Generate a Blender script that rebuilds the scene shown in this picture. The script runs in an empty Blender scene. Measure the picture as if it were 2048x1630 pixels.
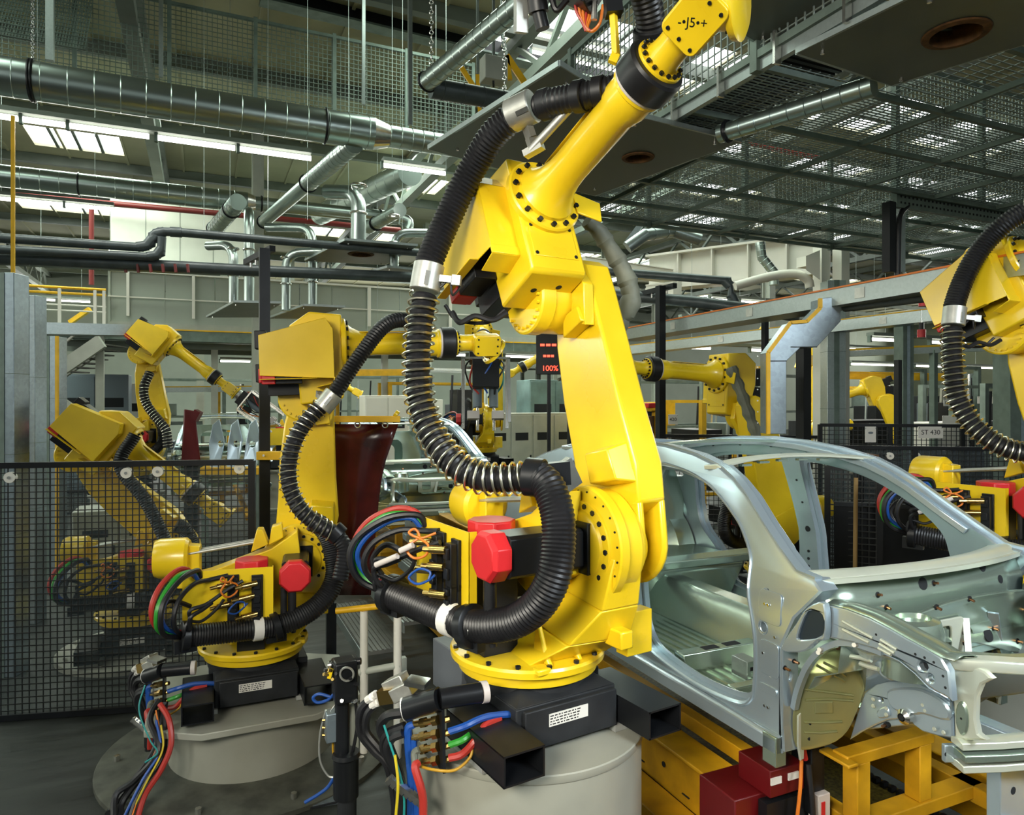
import bpy, bmesh, math, random
from mathutils import Vector, Matrix, Quaternion
from mathutils.geometry import tessellate_polygon

# ------------------------------------------------------------------ camera, world, lights, exposure
SC = bpy.context.scene
COL = SC.collection
FPX, EYE, HOR = 1400.0, 2.5, 800.0          # focal length in pixels, eye height, horizon row
AX = math.radians(24)                        # the line runs 24 degrees to the left of the view
U = Vector((-math.sin(AX), math.cos(AX), 0)) # along the line, away
V = Vector((math.cos(AX), math.sin(AX), 0))  # across the line
ZUP = Vector((0, 0, 1))

cam_d = bpy.data.cameras.new('camera')
cam = bpy.data.objects.new('camera', cam_d)
COL.objects.link(cam)
cam.location = (0, 0, EYE)
cam.rotation_euler = (math.pi / 2, 0, 0)
cam_d.sensor_fit = 'HORIZONTAL'
cam_d.sensor_width = 36.0
cam_d.lens = 36.0 * FPX / 2048.0
cam_d.shift_y = (HOR - 815.0) / 2048.0
cam_d.clip_start = 0.05
cam_d.clip_end = 300
SC.camera = cam

SC.view_settings.view_transform = 'Standard'
SC.view_settings.look = 'None'
SC.view_settings.gamma = 1.0
SC.view_settings.use_curve_mapping = False
SC.cycles.adaptive_threshold = 0.05; SC.cycles.max_bounces = 4; SC.cycles.diffuse_bounces = 2; SC.cycles.glossy_bounces = 3; SC.cycles.transmission_bounces = 2; SC.cycles.transparent_max_bounces = 8; SC.cycles.caustics_reflective = False; SC.cycles.caustics_refractive = False
SC.view_settings.exposure = 0.0

wd = bpy.data.worlds.new('world')
SC.world = wd
wd.use_nodes = True
wd.node_tree.nodes['Background'].inputs[0].default_value = (0.75, 0.85, 0.80, 1)
wd.node_tree.nodes['Background'].inputs[1].default_value = 0.35

def area(name, loc, target, sx, sy, power, col=(1, 1, 1), spread=180):
    l = bpy.data.lights.new(name, 'AREA')
    l.shape = 'RECTANGLE'; l.size = sx; l.size_y = sy; l.energy = power; l.color = col; l.spread = math.radians(spread)
    o = bpy.data.objects.new(name, l); COL.objects.link(o)
    o.location = loc
    o.rotation_euler = (Vector(target) - Vector(loc)).to_track_quat('-Z', 'Y').to_euler()
    return o

WARM = (1.0, 0.95, 0.82)
COOL = (0.86, 0.95, 1.0)
# added key and fill lights near the camera, no fixtures of the hall
area('added_fill_light', (-1.9, -1.3, 3.9), (0.3, 3.4, 2.0), 2.0, 1.3, 79, WARM, 85)
area('added_fill_light', (4.4, -0.8, 5.0), (1.8, 3.0, 1.4), 1.6, 1.0, 120, COOL, 100)
area('added_fill_light', (-6.5, 1.5, 6.0), (-3.0, 7.0, 1.6), 3.0, 2.0, 60, (0.92, 0.98, 0.95))
# roof lights
for i, (u, v, pw) in enumerate([(9, -6, 330), (9, 6, 380), (19, -4, 900), (19, 8, 1300), (30, 0, 1300), (30, 15, 1700)]):
    p = U * u + V * v
    area('roof_light', (p.x, p.y, 9.2), (p.x, p.y, 0), 7, 3, pw, (0.84, 1.0, 0.85))
# added lights high along the walls, aimed up to brighten the roof
for u, v, tu, tv, L in ((16, -29, 16, -5, 44), (22, 58, 22, 30, 40)):
    p = UV(u, v, 6.5) if False else U * u + V * v; q = U * tu + V * tv
    area('added_roof_fill', (p.x, p.y, 6.6), (q.x, q.y, 8.6), L, 2.0, 3600, (0.97, 1.0, 0.90))
p = U * 43 + V * 8; q = U * 20 + V * 6
area('added_roof_fill', (p.x, p.y, 6.8), (q.x, q.y, 8.4), 60, 1.6, 2200, (0.97, 1.0, 0.90))

# ------------------------------------------------------------------ pixel <-> place helpers
def P(px, py, d):
    return Vector(((px - 1024.0) / FPX * d, d, EYE - (py - HOR) / FPX * d))
def PZ(px, py, z):
    return P(px, py, (EYE - z) * FPX / (py - HOR))
def on_line(p0, dv, px):
    k = (px - 1024.0) / FPX
    s = (k * p0.y - p0.x) / (dv.x - k * dv.y)
    return p0 + dv * s
def UV(u, v, z=0.0):
    p = U * u + V * v
    return Vector((p.x, p.y, z))

# ------------------------------------------------------------------ materials
MATS = {}
def mat(name, col, rough=0.5, metal=0.0, var=0.0, scale=6.0, bump=0.0, bscale=40.0, kind='noise', emit=0.0, coat=0.0, alpha=1.0, trans=0.0, stretch=None, rvar=0.0, col2=None, lo=0.35, hi=0.65, spec=None):
    if name in MATS:
        return MATS[name]
    m = bpy.data.materials.new(name); m.use_nodes = True
    nt = m.node_tree; b = nt.nodes['Principled BSDF']
    c = tuple(col) + (1.0,)
    b.inputs['Base Color'].default_value = c
    b.inputs['Roughness'].default_value = rough
    b.inputs['Metallic'].default_value = metal
    if spec is not None: b.inputs['Specular IOR Level'].default_value = spec
    if coat: b.inputs['Coat Weight'].default_value = coat; b.inputs['Coat Roughness'].default_value = 0.15
    if emit:
        b.inputs['Emission Color'].default_value = c; b.inputs['Emission Strength'].default_value = emit; m.cycles.emission_sampling = 'NONE'
    if trans: b.inputs['Transmission Weight'].default_value = trans
    if alpha < 1: b.inputs['Alpha'].default_value = alpha
    if var or bump or rvar or col2:
        tc = nt.nodes.new('ShaderNodeTexCoord')
        mp = nt.nodes.new('ShaderNodeMapping')
        nt.links.new(tc.outputs['Object'], mp.inputs[0])
        if stretch: mp.inputs['Scale'].default_value = stretch
        if var or col2 or rvar:
            if kind == 'voronoi':
                t = nt.nodes.new('ShaderNodeTexVoronoi'); t.inputs['Scale'].default_value = scale; fac = t.outputs['Color']
            else:
                t = nt.nodes.new('ShaderNodeTexNoise'); t.inputs['Scale'].default_value = scale; t.inputs['Detail'].default_value = 5; fac = t.outputs['Fac']
            nt.links.new(mp.outputs[0], t.inputs['Vector'])
            r = nt.nodes.new('ShaderNodeMapRange')
            r.inputs['From Min'].default_value = 0.0 if kind == 'voronoi' else lo
            r.inputs['From Max'].default_value = 1.0 if kind == 'voronoi' else hi
            nt.links.new(fac, r.inputs['Value'])
            mx = nt.nodes.new('ShaderNodeMix'); mx.data_type = 'RGBA'
            a = col if col2 is not None else tuple(max(0, x * (1 - var)) for x in col)
            bb = col2 if col2 is not None else tuple(min(1, x * (1 + var)) for x in col)
            mx.inputs[6].default_value = tuple(a) + (1,); mx.inputs[7].default_value = tuple(bb) + (1,)
            nt.links.new(r.outputs[0], mx.inputs[0]); nt.links.new(mx.outputs[2], b.inputs['Base Color'])
            if rvar:
                rr = nt.nodes.new('ShaderNodeMapRange')
                rr.inputs['To Min'].default_value = max(0.02, rough - rvar); rr.inputs['To Max'].default_value = min(1, rough + rvar)
                nt.links.new(r.outputs[0], rr.inputs['Value']); nt.links.new(rr.outputs[0], b.inputs['Roughness'])
        if bump:
            t2 = nt.nodes.new('ShaderNodeTexNoise'); t2.inputs['Scale'].default_value = bscale; t2.inputs['Detail'].default_value = 3
            nt.links.new(mp.outputs[0], t2.inputs['Vector'])
            bp = nt.nodes.new('ShaderNodeBump'); bp.inputs['Strength'].default_value = bump; bp.inputs['Distance'].default_value = 0.01
            nt.links.new(t2.outputs['Fac'], bp.inputs['Height']); nt.links.new(bp.outputs[0], b.inputs['Normal'])
    MATS[name] = m
    return m

YEL = mat('yellow_paint', (0.93, 0.63, 0.014), 0.33, 0, 0.10, 2.0, 0.03, 60, coat=0.35, rvar=0.06)
YEL2 = mat('yellow_safety', (0.82, 0.46, 0.008), 0.5, 0, 0.12, 5.0)
YEL3 = mat('yellow_shaded', (0.60, 0.31, 0.006), 0.55, 0, 0.25, 4.0)  # yellow darkened so the colour carries the shade below the car
BLK = mat('black_rubber', (0.010, 0.010, 0.012), 0.42, 0, 0.3, 8)
BLK2 = mat('black_paint', (0.010, 0.011, 0.013), 0.35, 0, 0.2, 5, spec=.3)
DKG = mat('dark_grey_casting', (0.024, 0.026, 0.029), 0.45, 0, 0.2, 6, 0.05, 80, spec=.2)
RED = mat('red_plastic', (0.62, 0.02, 0.025), 0.4, 0, 0.08, 5)
RED2 = mat('red_cabinet', (0.13, 0.004, 0.006), 0.4, 0, 0.1, 5)  # red darkened to put the car's shadow into the colour
CHR = mat('bright_steel', (0.72, 0.71, 0.68), 0.25, 1.0, 0.1, 20)
STL = mat('spring_steel', (0.80, 0.76, 0.62), 0.3, 1.0)
BRASS = mat('brass', (0.62, 0.42, 0.14), 0.25, 1.0)
ALU = mat('cast_aluminium', (0.50, 0.50, 0.46), 0.42, 0.75, 0.12, 15, 0.05, 90)
GALV = mat('galvanised_steel', (0.40, 0.45, 0.44), 0.38, 0.8, 0.07, 45, kind='voronoi')
GALVD = mat('galvanised_tray', (0.30, 0.36, 0.40), 0.36, 0.75, 0.10, 30, kind='voronoi')
DUCT = mat('spiral_duct_steel', (0.42, 0.49, 0.46), 0.30, 0.95)
PIPE = mat('dark_grey_pipe', (0.075, 0.092, 0.095), 0.42, 0.3, 0.15, 7)
FRAME = mat('green_grey_steel', (0.17, 0.22, 0.19), 0.5, 0.4, 0.15, 6)
SHEET = mat('hood_sheet', (0.15, 0.17, 0.155), 0.45, 0.35, 0.12, 2.0, rvar=0.05)
RUST = mat('rusty_rim', (0.13, 0.06, 0.02), 0.8, 0.2, 0.4, 20)
WIRE = mat('mesh_wire', (0.36, 0.42, 0.39), 0.5, 0.5)
BWIRE = mat('black_wire', (0.008, 0.009, 0.009), 0.5)
GRAYP = mat('grey_paint', (0.40, 0.42, 0.36), 0.5, 0, 0.08, 3)
PED = mat('pedestal_paint', (0.36, 0.36, 0.30), 0.42, 0, 0.10, 2.5, rvar=0.1)
PAD = mat('grey_machined_pad', (0.45, 0.46, 0.44), 0.5, 0.3, 0.1, 12)
WALLG = mat('grey_panel', (0.36, 0.40, 0.34), 0.6, 0, 0.05, 1.0)
WHITE = mat('white_paint', (0.78, 0.76, 0.68), 0.5, 0, 0.04, 2)
WHITE2 = mat('white_label', (0.85, 0.83, 0.78), 0.5)
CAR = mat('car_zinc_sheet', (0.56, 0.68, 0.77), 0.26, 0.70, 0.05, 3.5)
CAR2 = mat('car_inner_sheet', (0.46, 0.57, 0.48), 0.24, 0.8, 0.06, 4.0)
CARY = mat('car_arch_sheet', (0.42, 0.42, 0.20), 0.34, 0.7, 0.10, 3.0)
CARW = mat('car_pale_sheet', (0.74, 0.78, 0.66), 0.3, 0.5, 0.04, 4)
COPPER = mat('copper_stud', (0.42, 0.20, 0.10), 0.35, 1.0)
HOLE = mat('dark_cavity', (0.006, 0.008, 0.010), 0.8)
FLOOR = mat('floor_blocks', (0.026, 0.029, 0.025), 0.5, 0, 0.35, 1.4, 0.12, 9, stretch=(0.7, 5.0, 1), rvar=0.12)
ROOFM = mat('roof_panels', (0.52, 0.50, 0.34), 0.8, 0, 0.10, 0.6)
ROOFD = mat('roof_steel', (0.20, 0.23, 0.20), 0.6, 0.1, 0.1, 2)
GLOW = mat('fluorescent_tube', (1.0, 0.96, 0.88), 0.5, emit=7.0)
SKYL = mat('skylight_glass', (0.96, 1.0, 1.0), 0.5, emit=5.0)
BLUE = mat('blue_hose', (0.012, 0.075, 0.34), 0.38)
GREEN = mat('green_hose', (0.03, 0.30, 0.03), 0.38)
REDH = mat('red_hose', (0.45, 0.035, 0.025), 0.38)
TEAL = mat('teal_wire', (0.02, 0.28, 0.26), 0.4)
ORANGE = mat('orange_cable', (0.75, 0.20, 0.02), 0.42)
AMBER = mat('amber_cable', (0.55, 0.30, 0.02), 0.42)
YELC = mat('yellow_cable', (0.65, 0.50, 0.02), 0.42)
CURT = mat('red_curtain', (0.055, 0.006, 0.005), 0.22, 0, 0.5, 3.0)
CLEAR = mat('clear_sheet', (0.20, 0.26, 0.28), 0.12, alpha=0.12)
SLEEVE = mat('grey_sleeve', (0.16, 0.17, 0.13), 0.6, 0, 0.2, 6, 0.25, 14)
DECK = mat('speckled_deck', (0.10, 0.075, 0.012), 0.55, 0, 0.6, 45, 0.3, 60)
STEP = mat('step_grating', (0.10, 0.10, 0.085), 0.55, 0.2, 0.15, 8)
PLY = mat('brown_board', (0.16, 0.075, 0.03), 0.6, 0, 0.2, 6)
LEDM = mat('led_red', (1.0, 0.06, 0.03), 0.5, emit=4.0)
PINKL = mat('pale_case', (0.62, 0.56, 0.52), 0.5)
REDPIPE = mat('red_pipe', (0.17, 0.014, 0.012), 0.45)
MACH = mat('machine_green_grey', (0.12, 0.15, 0.13), 0.6, 0.1, 0.3, 2)
BLUEG = mat('blue_grey_box', (0.16, 0.20, 0.23), 0.5)

# ------------------------------------------------------------------ mesh builder
class MB:
    def __init__(s):
        s.v = []; s.f = []
    def add(s, vs, fs, M=None):
        o = len(s.v)
        if M is not None: vs = [M @ Vector(p) for p in vs]
        s.v.extend(tuple(p) for p in vs)
        s.f.extend(tuple(i + o for i in q) for q in fs)
        return s
    def box(s, x0, x1, y0, y1, z0, z1, M=None):
        return s.add([(x0, y0, z0), (x1, y0, z0), (x1, y1, z0), (x0, y1, z0), (x0, y0, z1), (x1, y0, z1), (x1, y1, z1), (x0, y1, z1)],
                     [(0, 3, 2, 1), (4, 5, 6, 7), (0, 1, 5, 4), (1, 2, 6, 5), (2, 3, 7, 6), (3, 0, 4, 7)], M)
    def hexa(s, bot, top, M=None):
        return s.add(list(bot) + list(top), [(0, 3, 2, 1), (4, 5, 6, 7), (0, 1, 5, 4), (1, 2, 6, 5), (2, 3, 7, 6), (3, 0, 4, 7)], M)
    def bar(s, a, b, w, h, up=ZUP):
        a = Vector(a); b = Vector(b); d = (b - a).normalized()
        r = d.cross(Vector(up))
        if r.length < 1e-4: r = d.cross(Vector((1, 0, 0)))
        r.normalize(); n = r.cross(d)
        r = r * (w / 2); n = n * (h / 2)
        return s.hexa([a - r - n, a + r - n, b + r - n, b - r - n], [a - r + n, a + r + n, b + r + n, b - r + n])
    def lbar(s, a, b, w, h, up=ZUP, seg=.35):
        """long thin bar, cut into short lengths that share their rings"""
        a = Vector(a); b = Vector(b); d = (b - a).normalized()
        r = d.cross(Vector(up))
        if r.length < 1e-4: r = d.cross(Vector((1, 0, 0)))
        r.normalize(); n = r.cross(d); r = r * (w / 2); n = n * (h / 2)
        k = max(1, int((b - a).length / seg)); vs = []; fs = [(3, 2, 1, 0), (4 * k, 4 * k + 1, 4 * k + 2, 4 * k + 3)]
        for i in range(k + 1):
            p = a.lerp(b, i / k); vs += [p - r - n, p + r - n, p + r + n, p - r + n]
        for i in range(k):
            for j in range(4): fs.append((i * 4 + j, i * 4 + (j + 1) % 4, i * 4 + 4 + (j + 1) % 4, i * 4 + 4 + j))
        return s.add(vs, fs)
    def tube(s, pts, r, n=8, caps=True):
        pts = [Vector(p) for p in pts]
        if len(pts) < 2: return s
        rs = r if isinstance(r, (list, tuple)) else [r] * len(pts)
        fr = frames(pts)
        vs = []; fs = []
        cs = [(math.cos(2 * math.pi * k / n), math.sin(2 * math.pi * k / n)) for k in range(n)]
        for p, (t, a, b), rr in zip(pts, fr, rs):
            for c, d in cs: vs.append(p + a * (c * rr) + b * (d * rr))
        for i in range(len(pts) - 1):
            for k in range(n):
                k2 = (k + 1) % n
                fs.append((i * n + k, i * n + k2, (i + 1) * n + k2, (i + 1) * n + k))
        if caps:
            fs.append(tuple(range(n - 1, -1, -1))); e = (len(pts) - 1) * n
            fs.append(tuple(range(e, e + n)))
        return s.add(vs, fs)
    def cyl(s, a, b, r, r2=None, n=20, caps=True):
        return s.tube([a, b], [r, r if r2 is None else r2], n, caps)
    def lathe(s, prof, o=(0, 0, 0), ax=(0, 0, 1), n=32, caps=True):
        o = Vector(o); ax = Vector(ax).normalized()
        e = ax.orthogonal().normalized(); g = ax.cross(e)
        vs = []; fs = []
        for r, a in prof:
            for k in range(n):
                t = 2 * math.pi * k / n
                vs.append(o + ax * a + e * (r * math.cos(t)) + g * (r * math.sin(t)))
        m = len(prof)
        for i in range(m - 1):
            for k in range(n):
                k2 = (k + 1) % n
                fs.append((i * n + k, i * n + k2, (i + 1) * n + k2, (i + 1) * n + k))
        if caps:
            fs.append(tuple(range(n - 1, -1, -1))); fs.append(tuple(range((m - 1) * n, m * n)))
        return s.add(vs, fs)
    def prism(s, poly, a, b, ex=(1, 0, 0), ey=(0, 0, 1), ez=(0, 1, 0), o=(0, 0, 0)):
        """poly in (ex, ey), extruded from a to b along ez"""
        ex = Vector(ex); ey = Vector(ey); ez = Vector(ez); o = Vector(o); n = len(poly)
        vs = [o + ex * p[0] + ey * p[1] + ez * a for p in poly] + [o + ex * p[0] + ey * p[1] + ez * b for p in poly]
        fs = [tuple(range(n)), tuple(range(2 * n - 1, n - 1, -1))] + [(i, i + n, (i + 1) % n + n, (i + 1) % n) for i in range(n)]
        return s.add(vs, fs)
    def sweep(s, pts, sec, up=ZUP, scales=None, caps=True):
        """sec: closed 2D section (side, up); up: vector or list"""
        pts = [Vector(p) for p in pts]; n = len(sec); vs = []; fs = []
        for i, p in enumerate(pts):
            t = (pts[min(i + 1, len(pts) - 1)] - pts[max(i - 1, 0)]).normalized()
            uu = Vector(up[i]) if isinstance(up, list) else Vector(up)
            r = t.cross(uu).normalized(); w = r.cross(t)
            k = scales[i] if scales else 1.0
            kx, ky = k if isinstance(k, tuple) else (k, k)
            for x, y in sec: vs.append(p + r * (x * kx) + w * (y * ky))
        for i in range(len(pts) - 1):
            for k in range(n):
                k2 = (k + 1) % n
                fs.append((i * n + k, i * n + k2, (i + 1) * n + k2, (i + 1) * n + k))
        if caps:
            fs.append(tuple(range(n - 1, -1, -1))); e = (len(pts) - 1) * n
            fs.append(tuple(range(e, e + n)))
        return s.add(vs, fs)
    def torus(s, c, ax, R, r, n=24, m=6):
        ax = Vector(ax).normalized(); e = ax.orthogonal().normalized(); g = ax.cross(e); c = Vector(c)
        vs = []; fs = []
        for i in range(n):
            t = 2 * math.pi * i / n; rad = e * math.cos(t) + g * math.sin(t)
            for k in range(m):
                q = 2 * math.pi * k / m
                vs.append(c + rad * (R + r * math.cos(q)) + ax * (r * math.sin(q)))
        for i in range(n):
            for k in range(m):
                fs.append((i * m + k, ((i + 1) % n) * m + k, ((i + 1) % n) * m + (k + 1) % m, i * m + (k + 1) % m))
        return s.add(vs, fs)
    def panel(s, outer, holes, fn, th):
        """sheet with real openings: outer / holes 2D loops, fn(x, y) -> 3D, th: 3D offset of the back face"""
        loops = [outer] + list(holes)
        tri = tessellate_polygon([[Vector((p[0], p[1], 0)) for p in l] for l in loops])
        flat = [p for l in loops for p in l]
        front = [Vector(fn(*p)) for p in flat]
        if callable(th): back = [Vector(th(*p)) for p in flat]
        else: back = [q + Vector(th) for q in front]
        n = len(flat)
        fs = [tuple(t) for t in tri] + [tuple(i + n for i in reversed(t)) for t in tri]
        o = 0
        for l in loops:
            m = len(l)
            for i in range(m): fs.append((o + i, o + (i + 1) % m, o + (i + 1) % m + n, o + i + n))
            o += m
        return s.add(front + back, fs)
    def sheet(s, outer, holes, fn, depth, rnd_=.012, sub=1):
        """pressed sheet with openings and rolled edges; fn(x, y, off) -> 3D with off measured inward"""
        loops = [outer] + list(holes)
        flat = [p for l in loops for p in l]
        tri = tessellate_polygon([[Vector((p[0], p[1], 0)) for p in l] for l in loops])
        bm = bmesh.new()
        bv = [bm.verts.new((p[0], p[1], 0)) for p in flat]
        for t in tri:
            try: bm.faces.new([bv[i] for i in t])
            except ValueError: pass
        bmesh.ops.beautify_fill(bm, faces=bm.faces[:], edges=[e for e in bm.edges if len(e.link_faces) == 2], method='ANGLE')
        back_tri = [[v.co.copy() for v in f.verts] for f in bm.faces]
        bnd = [(e.verts[0].co.copy(), e.verts[1].co.copy()) for e in bm.edges if len(e.link_faces) == 1]
        bmesh.ops.inset_region(bm, faces=bm.faces[:], thickness=rnd_, use_even_offset=True, use_boundary=True)
        bm.verts.index_update()
        isb = {}
        for e in bm.edges:
            if len(e.link_faces) == 1:
                for v in e.verts: isb[v.index] = 1
        bm.verts.ensure_lookup_table()
        o = len(s.v)
        for v in bm.verts: s.v.append(tuple(fn(v.co.x, v.co.y, rnd_ * .8 if v.index in isb else 0.0)))
        for f in bm.faces: s.f.append(tuple(v.index + o for v in f.verts))
        key = {}
        for v in bm.verts:
            if v.index in isb: key[(round(v.co.x, 5), round(v.co.y, 5))] = v.index + o
        bk = {}
        def back(c):
            k = (round(c.x, 5), round(c.y, 5))
            if k not in bk:
                bk[k] = len(s.v); s.v.append(tuple(fn(c.x, c.y, depth)))
            return bk[k]
        for t in back_tri: s.f.append(tuple(back(c) for c in reversed(t)))
        for a, b in bnd:
            ka, kb = (round(a.x, 5), round(a.y, 5)), (round(b.x, 5), round(b.y, 5))
            if ka in key and kb in key: s.f.append((key[ka], key[kb], back(b), back(a)))
        bm.free()
        return s
    def mesh(s, name):
        me = bpy.data.meshes.new(name)
        me.from_pydata([tuple(p) for p in s.v], [], s.f)
        me.validate(verbose=False)
        bm = bmesh.new(); bm.from_mesh(me)
        bmesh.ops.recalc_face_normals(bm, faces=bm.faces[:])
        bm.to_mesh(me); bm.free()
        me.polygons.foreach_set('use_smooth', [True] * len(me.polygons))
        me.set_sharp_from_angle(angle=math.radians(32))
        me.update()
        return me
    def build(s, name, material, parent=None, bevel=0, world=False, matrix=None, label=None, kind=None):
        """link as ONE object; world=True: the vertices are world places, moved into the parent's frame (or to the object's own foot)"""
        loc = None
        if world:
            if parent is not None:
                inv = parent.matrix_basis.inverted()
                s.v = [tuple(inv @ Vector(p)) for p in s.v]
            else:
                xs = [p[0] for p in s.v]; ys = [p[1] for p in s.v]; zs = [p[2] for p in s.v]
                loc = Vector(((min(xs) + max(xs)) / 2, (min(ys) + max(ys)) / 2, min(zs)))
                s.v = [tuple(Vector(p) - loc) for p in s.v]
        me = s.mesh(name)
        return put(name, me, material, parent, bevel, matrix if matrix is not None else (Matrix.Translation(loc) if loc is not None else None), label, kind)

def put(name, me, material, parent=None, bevel=0, matrix=None, label=None, kind=None):
    if material is not None and not me.materials: me.materials.append(material)
    o = bpy.data.objects.new(name, me); COL.objects.link(o)
    if parent is not None: o.parent = parent
    if matrix is not None: o.matrix_basis = matrix
    if bevel:
        b = o.modifiers.new('edge', 'BEVEL'); b.width = bevel; b.segments = 2; b.limit_method = 'ANGLE'; b.angle_limit = math.radians(40)
        b.harden_normals = False
    if label: o['label'] = label
    if kind: o['kind'] = kind
    return o

def frames(pts):
    out = []; prev = None; n = len(pts)
    for i in range(n):
        t = (pts[min(i + 1, n - 1)] - pts[max(i - 1, 0)])
        t = t.normalized() if t.length > 1e-9 else Vector((0, 0, 1))
        if prev is None:
            a = t.orthogonal().normalized()
        else:
            a = prev - t * prev.dot(t)
            a = a.normalized() if a.length > 1e-6 else t.orthogonal().normalized()
        prev = a
        out.append((t, a, t.cross(a)))
    return out

def smooth(pts, n=8):
    """Catmull-Rom through the points"""
    p = [Vector(q) for q in pts]
    p = [p[0] * 2 - p[1]] + p + [p[-1] * 2 - p[-2]]
    out = []
    for i in range(1, len(p) - 2):
        for k in range(n):
            t = k / n
            a, b, c, d = p[i - 1], p[i], p[i + 1], p[i + 2]
            out.append(0.5 * ((2 * b) + (c - a) * t + (2 * a - 5 * b + 4 * c - d) * t * t + (3 * b - a - 3 * c + d) * t ** 3))
    out.append(p[-2])
    return out

def resample(pts, step):
    d = [0.0]
    for a, b in zip(pts, pts[1:]): d.append(d[-1] + (b - a).length)
    n = max(2, int(d[-1] / step)); out = []; j = 0
    for k in range(n + 1):
        s = d[-1] * k / n
        while j < len(d) - 2 and d[j + 1] < s: j += 1
        w = (s - d[j]) / max(1e-9, d[j + 1] - d[j])
        out.append(pts[j].lerp(pts[j + 1], min(1, max(0, w))))
    return out

def tag(o, label, cat, group=None, kind=None):
    o['label'] = label; o['category'] = cat
    if group: o['group'] = group
    if kind: o['kind'] = kind
    return o
def thing(name, label, cat, loc=(0, 0, 0), rz=0.0, group=None):
    o = bpy.data.objects.new(name, None); COL.objects.link(o)
    o.empty_display_size = 0.1
    o.matrix_basis = Matrix.Translation(Vector(loc)) @ Matrix.Rotation(rz, 4, 'Z')
    return tag(o, label, cat, group)
def struct(o):
    o['kind'] = 'structure'; return o

def text_mesh(body, size, depth=0.0005, align='CENTER'):
    c = bpy.data.curves.new('lettering', 'FONT'); c.body = body; c.size = size; c.extrude = depth
    c.align_x = align; c.align_y = 'CENTER'
    o = bpy.data.objects.new('lettering', c); COL.objects.link(o)
    dg = bpy.context.evaluated_depsgraph_get()
    me = bpy.data.meshes.new_from_object(o.evaluated_get(dg))
    bpy.data.objects.remove(o); bpy.data.curves.remove(c)
    return me
def text(body, size, o, ex, ey, parent, material=BLK2, name='lettering', sx=1.0):
    """flat lettering at world place o, reading along ex, up along ey"""
    me = text_mesh(body, size)
    ex = Vector(ex).normalized(); ey = Vector(ey).normalized(); ez = ex.cross(ey)
    M = Matrix(((ex.x * sx, ey.x, ez.x, o[0]), (ex.y * sx, ey.y, ez.y, o[1]), (ex.z * sx, ey.z, ez.z, o[2]), (0, 0, 0, 1)))
    if parent is not None: M = parent.matrix_basis.inverted() @ M
    me.transform(M)
    return put(name, me, material, parent)
def circle(cx, cy, r, n=14, ry=None):
    ry = r if ry is None else ry
    return [(cx + r * math.cos(2 * math.pi * k / n), cy + ry * math.sin(2 * math.pi * k / n)) for k in range(n)]
def rrect(x0, x1, y0, y1, r, n=4):
    out = []
    for cx, cy, a0 in ((x1 - r, y1 - r, 0), (x0 + r, y1 - r, 90), (x0 + r, y0 + r, 180), (x1 - r, y0 + r, 270)):
        for k in range(n + 1):
            a = math.radians(a0 + 90 * k / n); out.append((cx + r * math.cos(a), cy + r * math.sin(a)))
    return out
rnd = random.Random(7)
# ------------------------------------------------------------------ the hall
RZ = AX  # local x of hall objects runs along V, local y along U
hall = Matrix.Rotation(AX, 4, 'Z')
b = MB().box(-30, 60, -14, 48, -0.2, 0.0)
fl = b.build('floor', FLOOR, matrix=hall); struct(fl)
b = MB().box(-30, 60, 45, 45.4, 0, 9.6)
wf = struct(b.build('wall_far', WALLG, matrix=hall))
b = MB().box(-30.4, -30, -14, 45.4, 0, 9.6)
wl = struct(b.build('wall_left', WALLG, matrix=hall))
b = MB().box(60, 60.4, -14, 45.4, 0, 9.6)
wr = struct(b.build('wall_right', WALLG, matrix=hall))
# roof sheet with real openings for the roof lights
SKY = [(11.2, 13.2, v, v + 3.2) for v in (-9.5, 5.2, 9.4, 13.6, 17.8, 22.0)] + [(21.6, 23.2, v, v + w) for v, w in ((-4.2, 2.2), (5.2, 2.2), (11, 4), (17, 4), (23, 4), (29, 4))] + \
      [(15.2, 16.4, v, v + 3.0) for v in (8, 12, 16, 20, 24)] + [(18.4, 19.6, v, v + 3.0) for v in (10, 14.5, 19, 23.5, 28)] + [(29.5, 31, v, v + 4) for v in (-6, 4, 14, 20, 26, 32, 38)] + [(38, 40, v, v + 4) for v in (-4, 10, 20, 30, 40)]
holes = [[(v0, u0), (v1, u0), (v1, u1), (v0, u1)] for u0, u1, v0, v1 in SKY]
ce = struct(MB().panel([(-30, -14), (60, -14), (60, 45.4), (-30, 45.4)], holes, lambda x, y: (x, y, 9.6), (0, 0, 0.18)).build('ceiling', ROOFM, matrix=hall))
for i, (u0, u1, v0, v1) in enumerate(SKY):
    w = struct(MB().box(v0 - .02, v1 + .02, u0 - .02, u1 + .02, 9.68, 9.70).build('window_%d' % (i + 1), SKYL, matrix=hall))
    fb = MB()
    for k in range(1, 4):
        x = v0 + (v1 - v0) * k / 4; fb.box(x - .04, x + .04, u0, u1, 9.60, 9.67)
    fb.build('window_bars', ROOFD, w)
m1 = MB().box(-30, 60, -0.09, 0.09, -0.26, 0).mesh('purlin')
for k in range(15):
    put('purlin', m1, ROOFD, ce, matrix=Matrix.Translation((0, -12 + k * 4.0, 9.59)))
m2 = MB()
m2.box(-0.12, 0.12, -14, 45, -1.1, -0.9); m2.box(-0.12, 0.12, -14, 45, -0.2, 0)
mt = m2.mesh('truss_chord')
m3 = MB()
for k in range(24):
    y = -13 + k * 2.4
    m3.bar((0, y, -1.0), (0, y + 1.2, -0.1), 0.09, 0.09); m3.bar((0, y + 1.2, -0.1), (0, y + 2.4, -1.0), 0.09, 0.09)
mw = m3.mesh('truss_web')
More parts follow.
